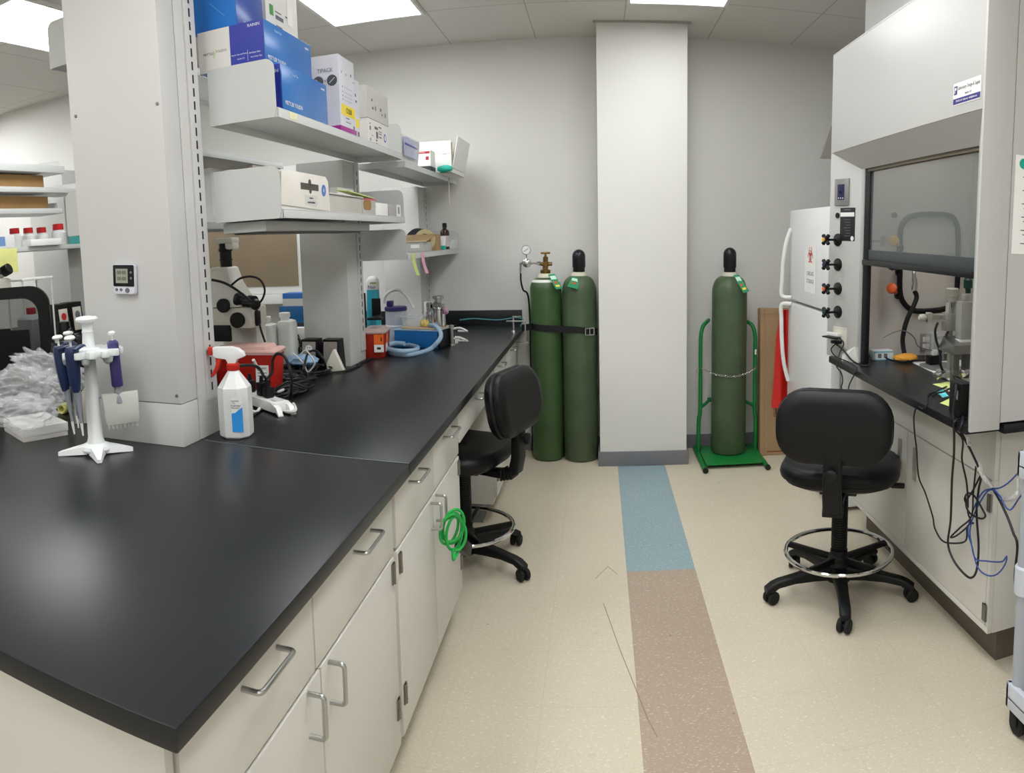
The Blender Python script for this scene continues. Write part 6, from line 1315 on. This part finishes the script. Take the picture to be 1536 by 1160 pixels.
# manipulator
ALU = mat('instrument_alu', 'b3b3ad', .35, .5, var=.05); IVO = mat('instrument_ivory', 'b0afa5', .4)
t = thing('micromanipulator', 'ivory micromanipulator with crossed slides on a post inside the fume hood', 'micromanipulator', (1.50, 2.62, WZ + .004))
def mh(px, py, y=2.6): return ony(px, py, y)
a, b = mh(1390, 477), mh(1424, 476); bm = BM()
for dz in (-.012, .010): box(bm, (a.x, 2.59, a.z + dz - .004), (b.x, 2.612, a.z + dz + .004), .001)
box(bm, (a.x, 2.588, a.z - .022), (a.x + .022, 2.614, a.z + .022), .003); obj('cross_slide', bm, IVO, t, world=True)
bm = BM(); c = Vector((a.x - .001, 2.60, a.z)); M_, L_ = frame_to(c, c + Vector((-.045, 0, .002))); lathe(bm, [(.010, 0), (.015, .006), (.016, .016), (.014, .028), (.009, .034)], 18, M_); obj('slide_knob', bm, IVO, t, world=True)
bm = BM(); p = mh(1421, 452); q = mh(1424, 478); box(bm, (p.x, 2.585, q.z - .03), (p.x + .012, 2.615, p.z), .002); box(bm, (p.x + .03, 2.585, q.z - .03), (p.x + .042, 2.615, p.z), .002); obj('vertical_slide', bm, IVO, t, world=True)
bm = BM(); lathe(bm, [(.022, p.z - .005), (.026, p.z), (.026, p.z + .018), (.028, p.z + .02), (.028, p.z + .05), (.022, p.z + .055)], 20, Matrix.Translation((p.x + .022, 2.60, 0))); obj('top_knob', bm, IVO, t, world=True)
bm = BM(); box(bm, (p.x - .012, 2.575, q.z - .05), (p.x + .05, 2.622, q.z + .025), .004); obj('cross_block', bm, ALU, t, world=True)
obj('side_bar', tube(BM(), [(p.x + .05, 2.60, q.z), (p.x + .16, 2.64, q.z)], .007, 10, smooth=False), CHROME, t, world=True)
obj('post', tube(BM(), [(p.x + .021, 2.60, q.z - .04), (p.x + .021, 2.60, WZ + .03)], .010, 12, smooth=False), ALU, t, world=True); obj('post_base', box(BM(), (p.x - .02, 2.56, WZ + .0036), (p.x + .06, 2.64, WZ + .03), .004), ALU, t, world=True)
t = thing('stereotaxic_frame', 'tall grey actuator slab over a silver block on legs inside the hood', 'instrument', (1.46, 2.50, WZ + .004))
a, b = mh(1441, 452, 2.52), mh(1452, 508, 2.52); bm = BM(); box(bm, (a.x - .004, 2.50, b.z), (a.x + .046, 2.55, a.z), .004); box(bm, (a.x + .012, 2.51, a.z + .001), (a.x + .032, 2.54, a.z + .028), .004); obj('actuator', bm, mat('actuator_grey', 'a9aaa6', .4), t, world=True)
obj('actuator_foot', box(BM(), (a.x - .012, 2.485, b.z - .018), (a.x + .055, 2.56, b.z - .001), .003), WHITE, t, world=True)
c0 = mh(1427, 510, 2.47); c1 = mh(1460, 529, 2.47); lo = [[Vector(v) for v in l] for l in ([(c0.x, 2.44, c1.z), (c0.x + .17, 2.44, c1.z), (c0.x + .17, 2.58, c1.z), (c0.x, 2.58, c1.z)], [(c0.x - .004, 2.44, c1.z + .035), (c0.x + .17, 2.44, c1.z + .035), (c0.x + .17, 2.58, c0.z), (c0.x + .02, 2.58, c0.z)])]
obj('silver_block', loft(BM(), lo), CHROME, t, world=True, smooth=0)
for x, y in ((c0.x + .02, 2.47), (c0.x + .12, 2.47), (c0.x + .12, 2.56)): obj('leg', box(BM(), (x - .014, y - .014, WZ + .0036), (x + .014, y + .014, c1.z), .003), mat('steel_dark', '777672', .35, .7), t, world=True)
for x, y, z in ((c0.x + .065, 2.455, WZ + .05), (c0.x - .03, 2.50, WZ + .035)):
    bm = BM(); M_, L_ = frame_to((x, y, z), (x - .05, y - .02, z - .012)); lathe(bm, [(.008, -.03), (.008, 0), (.016, .004), (.016, .026), (.010, .03)], 14, M_); obj('thumb_screw', bm, SHINY, t, world=True)
for i, pp in enumerate(([(1407, 484), (1403, 495), (1404, 508), (1408, 522), (1411, 535), (1411, 548), (1416, 558), (1421, 562)], [(1425, 490), (1420, 502), (1414, 515), (1411, 530)])):
    pts = [mh(px, py, 2.585 - .004 * i) for px, py in pp]
    if i == 0: pts[-1] = hz(1421, 563, .012); pts[-2] = hz(1416, 559, .02)
    cable('apparatus_cable', pts, .0055, CORD, ('thick black cable looping down in front of the micromanipulator', 'thick black cable joining under the cross slides of the micromanipulator')[i])
o = obj('green_tube', tube(BM(), [mh(1452, 407, 2.7), mh(1452, 425, 2.7), mh(1452, 440, 2.7)], [.014, .02, .012], 12), mat('tube_green', '163d30', .4)); tag(o, 'dark green cable sleeve hanging behind the actuator slab in the hood', 'cable')
# papers and notes
def sheet(name, label, corners, m, z, cat='note', th=.0006):
    P = [onz(px, py, WZ) for px, py in corners]; bm = BM(); prism(bm, [(p.x, p.y) for p in P], th, Matrix.Translation((0, 0, WZ + z))); o = obj(name, bm, m, smooth=0); tag(o, label, cat); return o
sheet('paper_sheet', 'cream paper sheet lying by the silver apparatus inside the hood', ((1407, 563), (1437, 562), (1462, 583), (1448, 580)), mat('paper_cream', 'd9d7ad', .8), .0038, 'paper')
sheet('sticky_note', 'yellow-green sticky note nearest the back of the hood ledge', ((1399, 577), (1422, 573), (1440, 574), (1448, 581), (1416, 583)), YGNOTE, .0006)
sheet('sticky_note', 'pink sticky note under the cords inside the hood', ((1416, 585), (1448, 578), (1455, 584), (1432, 592)), mat('note_peach', 'd8b9a6', .8), .0014)
sheet('sticky_note', 'cyan sticky note near the front of the hood ledge', ((1404, 588), (1414, 584), (1423, 595), (1414, 597)), CYNOTE, .0006)
sheet('sticky_note', 'lime sticky note nearest the power adapter on the hood ledge', ((1410, 606), (1432, 595), (1450, 612), (1430, 613)), YGNOTE, .0022)
bm = BM(); p = Vector((1.107, 2.0, WZ + .003)); box(bm, (1.10, 1.955, WZ + .003), (1.15, 2.035, WZ + .115), .008); t = thing('power_adapter', 'black power adapter standing on the ledge beside the narrow near hood post', 'power adapter', (1.125, 1.995, WZ + .003)); obj('case', bm, RUB, t, world=True)
bm = BM(); box(bm, (1.0985, 1.97, WZ + .06), (1.0995, 1.985, WZ + .09), 0); obj('rating_label', bm, INKG, t, world=True)
# plugs on the hood post outlet
def face_pt(px, py, d): 
    p = onface(px, py); return p + fn * d
for label, px0, py0, px1, py1, m, d in (('white adapter plugged in the top of the hood post outlet', 1246, 497, 1264, 505, WHITE, .026), ('black charger plugged on the front of the white adapter', 1251, 502, 1270, 508, RUB, .06), ('black plug in the bottom of the hood post outlet', 1256, 509.5, 1265, 516, RUB, .035)):
    a, b = onface(px0, py0), onface(px1, py1); c = (a + b) / 2; w = abs((b - a).dot(fd)); h = abs(a.z - b.z); bm = BM(); off = .0065 if 'charger' not in label else .034
    box(bm, (-w / 2, -h / 2, off), (w / 2, h / 2, off + d - (.02 if 'charger' in label else 0)), .004, axes(c, fd, (0, 0, 1), fn)); o = obj('wall_plug', bm, m); tag(o, label, 'plug')
M = axes(hz(1276, 540), (1, 0, 0), (0, 1, 0)); p = Vector((1.125, 3.02, WZ)); t = thing('white_adapter', 'white wedge shaped adapter lying at the far corner of the hood ledge', 'adapter', (1.14, 3.10, WZ)); obj('case', loft(BM(), [[Vector(v) for v in ((1.09, 3.06, WZ + .001), (1.15, 3.0, WZ + .001), (1.20, 3.02, WZ + .001), (1.14, 3.09, WZ + .001))], [Vector(v) for v in ((1.10, 3.08, WZ + .03), (1.14, 3.02, WZ + .075), (1.18, 3.03, WZ + .06), (1.14, 3.085, WZ + .03))]]), mat('adapter_white', 'cfcfca', .4), t, world=True, smooth=20)
# SOP sheet on the hood's near side
M = axes((1.262, HY0 - .0006, 1.60), (1, 0, 0), (0, 0, 1)); t = thing('notice_sheet', 'white printed notice sheet taped on the near side of the fume hood', 'notice', (1.262, HY0 - .0006, 1.45)); bm = BM(); patch(bm, M, .13, .30, t=.0006); obj('sheet', bm, PAPER, t, world=True)
pt('print', t, M, [(.01 + .003 * (k % 3), .085 - .0135 * k, .09 - .008 * (k % 3), .003) for k in range(16)], INKG, .001); bm = BM(); cyl(bm, M @ Vector((-.035, .125, .0008)), M @ Vector((-.035, .125, .0014)), .016, n=16); obj('green_logo', bm, TEAL, t, world=True)
# ------------------------------------------------------------------ cords hanging from the hood ledge
LXc = HX - .006
def edge_cord(label, pts, r=.0035, m=CORD):
    return cable('hanging_cord', pts, r, m, label, 'cord')
FXc = CX - .012
def fx(px, py, x=FXc): return onx(px, py, x)
edge_cord('thin black cord crossing the ledge and running down past the nearer cabinet handle', [hz(1420, 580, .008), hz(1405, 587, .006), hz(1392, 593, .005), Vector((1.085, 2.16, WZ + .004)), Vector((1.072, 2.165, WZ - .012)), fx(1376, 610, 1.09), fx(1371, 625, 1.12), fx(1372, 650, 1.17), fx(1375, 675, 1.2), fx(1378, 715, 1.22), fx(1388, 740, 1.225), fx(1399, 775, 1.225), fx(1402, 792, 1.225), fx(1412, 810, 1.225), fx(1425, 815, 1.225), fx(1448, 812, 1.225), fx(1451, 790, 1.225), fx(1460, 785, 1.225)], .0032)
edge_cord('heavier black cord hanging in a long loop in front of the near cabinet door', [Vector((1.12, 2.02, WZ + .115)), hz(1434, 573, .10), Vector((1.085, 1.96, WZ + .10)), Vector((1.072, 1.95, WZ + .03)), fx(1431, 640, 1.075), fx(1431, 680, 1.11), fx(1428, 720, 1.15), fx(1426, 780, 1.2), fx(1422, 815, 1.21), fx(1430, 840, 1.215), fx(1445, 860, 1.22), fx(1457, 867, 1.22), fx(1465, 855, 1.22), fx(1468, 820, 1.22), fx(1465, 770, 1.215), fx(1468, 735, 1.21), fx(1471, 712, 1.20), fx(1458, 680, 1.14), fx(1442, 650, 1.09), Vector((1.074, 1.905, WZ - .02)), Vector((1.082, 1.905, WZ + .004)), Vector((1.115, 1.96, WZ + .01))], .0042)
edge_cord('black cord with a knotted bow in front of the near cabinet door', [Vector((1.13, 1.95, WZ + .005)), Vector((1.074, 1.93, WZ + .006)), Vector((1.068, 1.93, WZ - .02)), fx(1444, 660, 1.10), fx(1443, 690, 1.14), fx(1450, 725, 1.17), fx(1452, 760, 1.19), fx(1449, 755, 1.195), fx(1447, 748, 1.2), fx(1452, 740, 1.2), fx(1462, 745, 1.2), fx(1474, 765, 1.2), fx(1478, 775, 1.2), fx(1470, 778, 1.205), fx(1455, 770, 1.205), fx(1449, 755, 1.205), fx(1460, 735, 1.205), fx(1470, 715, 1.205)], .0034)
edge_cord('black cord with a flat folded loop at mid height of the near cabinet door', [fx(1464, 700, 1.19), fx(1460, 740, 1.195), fx(1457, 775, 1.20), fx(1440, 792, 1.205), fx(1426, 806, 1.21), fx(1436, 803, 1.215), fx(1455, 785, 1.215), fx(1452, 770, 1.21), fx(1448, 745, 1.205)], .0032)
edge_cord('thin black cord dropping from the hood outlet behind the stool', [face_pt(1268, 505, .045), face_pt(1273, 514, .03), Vector((1.09, 3.08, WZ + .04)), Vector((1.075, 3.07, WZ + .006)), Vector((1.066, 3.06, WZ - .02)), fx(1262, 560, 1.07), fx(1264, 572, 1.09), fx(1262, 582, 1.1), fx(1267, 588, 1.15), fx(1272, 600, 1.2), Vector((1.228, 3.0, .45))], .003)
edge_cord('thin black cord looping from the plugs down behind the stool, the one nearer the sash', [face_pt(1258, 516, .02), face_pt(1254, 524, .03), Vector((1.085, 3.12, WZ + .012)), Vector((1.10, 3.0, WZ + .008)), Vector((1.09, 2.86, WZ + .005)), Vector((1.068, 2.82, WZ - .012)), fx(1283, 560, 1.07), fx(1275, 575, 1.09), fx(1273, 585, 1.10), fx(1280, 592, 1.15), fx(1284, 605, 1.2), Vector((1.23, 2.92, .5))], .003)
edge_cord('black cord lying along the hood ledge from the outlet to the apparatus', [face_pt(1262, 516, .03), Vector((1.10, 3.06, WZ + .05)), Vector((1.12, 2.98, WZ + .012)), Vector((1.16, 2.90, WZ + .006)), hz(1305, 528, .02), hz(1320, 531, .02), hz(1335, 540, .008), hz(1355, 543, .008), hz(1366, 541, .010), Vector((1.44, 2.90, WZ + .02))], .004)
edge_cord('black cord curling over the hood ledge beside the power adapter', [Vector((1.16, 2.05, WZ + .105)), Vector((1.13, 2.06, WZ + .12)), hz(1436, 580, .07), hz(1425, 583, .05), hz(1415, 588, .02), hz(1405, 590, .006), hz(1398, 594, .006)], .0032)
BLC = mat('cord_blue', '2a4a94', .45)
edge_cord('blue cord looping low in front of the hood cabinet', [Vector((1.46, 1.50, .85)), Vector((1.36, 1.58, .856)), Vector((1.27, 1.69, .888)), fx(1512, 725, 1.19), fx(1489, 734, 1.215), fx(1478, 741, 1.215), fx(1462, 770, 1.215), fx(1455, 795, 1.215), fx(1457, 815, 1.215), fx(1463, 838, 1.215), fx(1480, 842, 1.215), fx(1502, 843, 1.215), fx(1510, 835, 1.215), fx(1507, 848, 1.215), fx(1495, 862, 1.215), fx(1480, 863, 1.215), fx(1466, 850, 1.212), fx(1458, 820, 1.21), fx(1452, 795, 1.21), fx(1462, 760, 1.21), fx(1475, 738, 1.21), fx(1490, 733, 1.21)], .0026, BLC)
edge_cord('blue cord running from the cable knot towards the grey cart', [fx(1490, 734, 1.205), fx(1500, 745, 1.20), fx(1515, 765, 1.205) , Vector((1.27, 1.80, .70)), Vector((1.33, 1.72, .62))], .0028, BLC)
edge_cord('pair of black cords trailing down from the cable knot to the grey cart', [fx(1489, 733, 1.21), fx(1500, 752, 1.205), fx(1512, 778, 1.2), fx(1520, 800, 1.195), fx(1526, 820, 1.19), Vector((1.22, 1.77, .42)), Vector((1.26, 1.74, .30))], .0042)
o = obj('twisted_foil', tube(BM(), [Vector((1.10, 1.90, .87)), fx(1452, 665, 1.12), fx(1458, 675, 1.15), fx(1467, 695, 1.18), fx(1475, 715, 1.2), fx(1487, 730, 1.212), fx(1500, 745, 1.215), fx(1512, 750, 1.215), fx(1525, 742, 1.215), Vector((1.245, 1.82, .74))], [.004, .009, .006, .010, .008, .004, .009, .006, .009, .005], 7, k=6), mat('foil_white', 'd6d6d6', .3, .2, var=.2, scale=80)); tag(o, 'twisted white plastic strip tied among the cords by the hood cabinet', 'strip')

# ------------------------------------------------------------------ cords on the long bench
def bp_(px, py, h=.006): return onz(px, py, BT + h)
cable('loose_cord', [bp_(345, 600, .12), ony(350, 555, 2.12), ony(372, 548, 2.2), ony(388, 552, 2.25), ony(396, 565, 2.25), bp_(405, 575, .05), bp_(412, 590, .02), bp_(405, 605, .005), bp_(385, 620, .005), bp_(372, 628, .006)], .0055, CORD, 'thick black cord arching behind the spray bottle over the power strip', 'cord')
cable('loose_cord', [Vector((-1.195, 2.33, BT + .10)), ony(408, 558, 2.36), ony(409, 540, 2.36), ony(416, 531, 2.36), ony(426, 534, 2.36), ony(433, 548, 2.36), ony(437, 570, 2.36), bp_(436, 598, .02), bp_(432, 606, .006)], .0058, CORD, 'thick black cord arching high from the middle plug of the power strip', 'cord')
cable('loose_cord', [bp_(440, 606, .012), bp_(443, 615, .02), bp_(432, 618, .012), bp_(412, 610, .012), bp_(395, 608, .012), bp_(385, 618, .008), bp_(375, 616, .008)], .0062, WCORD, 'white cord curling around the feet of the power strip', 'cord')
cable('loose_cord', [bp_(418, 588, .03), bp_(428, 584, .02), bp_(440, 581, .012), bp_(456, 583, .008), bp_(463, 580, .008), bp_(458, 576, .008)], .006, WCORD, 'white cord lying on the cable heap beyond the power strip', 'cord')
rnd = random.Random(11)
names = ['tangled black cord in the heap, the lowest loops by the power strip', 'tangled black cord in the heap beside the red sharps container', 'tangled black cord in the heap under the blue pouch', 'tangled black cord in the heap nearest the outlet boxes', 'tangled black cord in the heap in front of the jugs', 'tangled thin black cord draped over the middle of the heap']
cen = [(-1.20, 2.48), (-1.24, 2.62), (-1.30, 2.80), (-1.28, 2.98), (-1.40, 2.92), (-1.25, 2.72)]
for i, (nm, (x, y)) in enumerate(zip(names, cen)):
    pts = []; a = rnd.random() * 6
    for k in range(26):
        a += .75 + rnd.random() * .7; r = .03 + .085 * rnd.random(); pts.append(Vector((x + r * .95 * math.cos(a), y + r * 1.3 * math.sin(a), BT + .007 + .045 * rnd.random() * (1 - r / .16) + .006 * (k % 3))))
    cable('tangled_cord', pts, .0036 + .0008 * (i % 3), CORD, nm, 'cord', k=5, n=6)
cable('loose_cord', [bp_(462, 568), bp_(480, 562), bp_(500, 559), bp_(520, 556), bp_(540, 548), Vector((-1.15, 3.22, BT + .005)), Vector((-1.14, 3.42, BT + .005))], .0045, CORD, 'black cord running along the foot of the middle shelf post', 'cord')
cable('loose_cord', [bp_(455, 555, .08), ony(462, 530, 2.95), ony(475, 527, 2.95), ony(485, 540, 2.93), bp_(488, 552, .02), bp_(478, 560, .008)], .0055, CORD, 'thick black cord arching in front of the duplex outlet box', 'cord')
cable('loose_cord', [ony(440, 530, 2.9), ony(455, 545, 2.88), bp_(462, 558, .03), ony(472, 546, 2.9), ony(467, 535, 2.9), ony(458, 526, 2.92), ony(450, 533, 2.92)], .0035, WCORD, 'white thin cord looping over the blue pouch', 'cord')
cable('loose_cord', [ony(388, 555, 2.35), ony(384, 548, 2.32), ony(380, 540, 2.3)], .006, WCORD, 'short white usb cord end sticking up behind the power strip', 'cord')
bm = BM(); p = bp_(428, 572, 0); box(bm, (-1.30, 2.50, BT + .001), (-1.16, 2.62, BT + .03), .006, Matrix.Translation((.0, .05, 0))); o = obj('black_adapter', bm, RUB); tag(o, 'flat black power brick in the cable heap', 'power adapter')
cable('coiled_cable', [ony(440, 500 + 4 * math.sin(k * 1.9), 3.62) + Vector((.030 * math.cos(k * 1.3) + .012, .02 * math.sin(k * 2.1), .045 * math.sin(k * 1.3) - .06)) for k in range(24)], .003, CORD, 'thin black cable bundle coiled beside the jugs below the blue boxes', 'cable', k=5, n=6)
# green cord on the door handle
GC = mat('cord_green', '1fae4d', .35)
t = thing('extension_cord', 'coiled bright green extension cord hung on the door handles of the white cabinet', 'cord', (-.48, 2.19, .45))
pts = []
hd_ = Vector((.72, .69, 0)); nd_ = Vector((-.69, .72, 0))
for k in range(49):
    a = 2 * PI * k / 10.6; r = .050 + .010 * math.sin(k * .43); pts.append(Vector((-.478, 2.185, .545)) + hd_ * (.72 * r * math.sin(a) + .006 * math.sin(k * .29)) + nd_ * (.014 * math.sin(k * .52)) + Vector((0, 0, r * 1.08 * math.cos(a) - .010 * math.sin(k * .31))))
obj('cord_coil', tube(BM(), pts, .0048, 8, k=5), GC, t, world=True)
obj('cord_tail', tube(BM(), [pts[-1], Vector((-.47, 2.15, .47)), Vector((-.47, 2.16, .455)), Vector((-.465, 2.20, .465)), Vector((-.465, 2.225, .478))], .0055, 8), GC, t, world=True)
bm = BM(); M_, L_ = frame_to((-.465, 2.225, .48), (-.452, 2.30, .425)); box(bm, (-.016, -.020, 0), (.016, .020, L_), .005, M_); pg = obj('black_plug', bm, RUB, t, world=True)
bm = BM()
for s in (-.007, .007): box(bm, (-.001, s - .003, L_ + .0005), (.001, s + .003, L_ + .015), 0, M_)
obj('prongs', bm, CHROME, pg, world=True)
# ------------------------------------------------------------------ a thing made of one piece needs no separate part
for r in [o for o in COL.objects if o.type == 'EMPTY' and o.parent is None]:
    ch = list(r.children)
    if 'dims' in r: del r['dims']
    if len(ch) == 1 and not ch[0].children:
        c = ch[0]; c.parent = None; c.location = r.location; c.rotation_euler = r.rotation_euler
        for k in ('label', 'category', 'group'):
            if k in r: c[k] = r[k]
        n = r.name; bpy.data.objects.remove(r); c.name = n
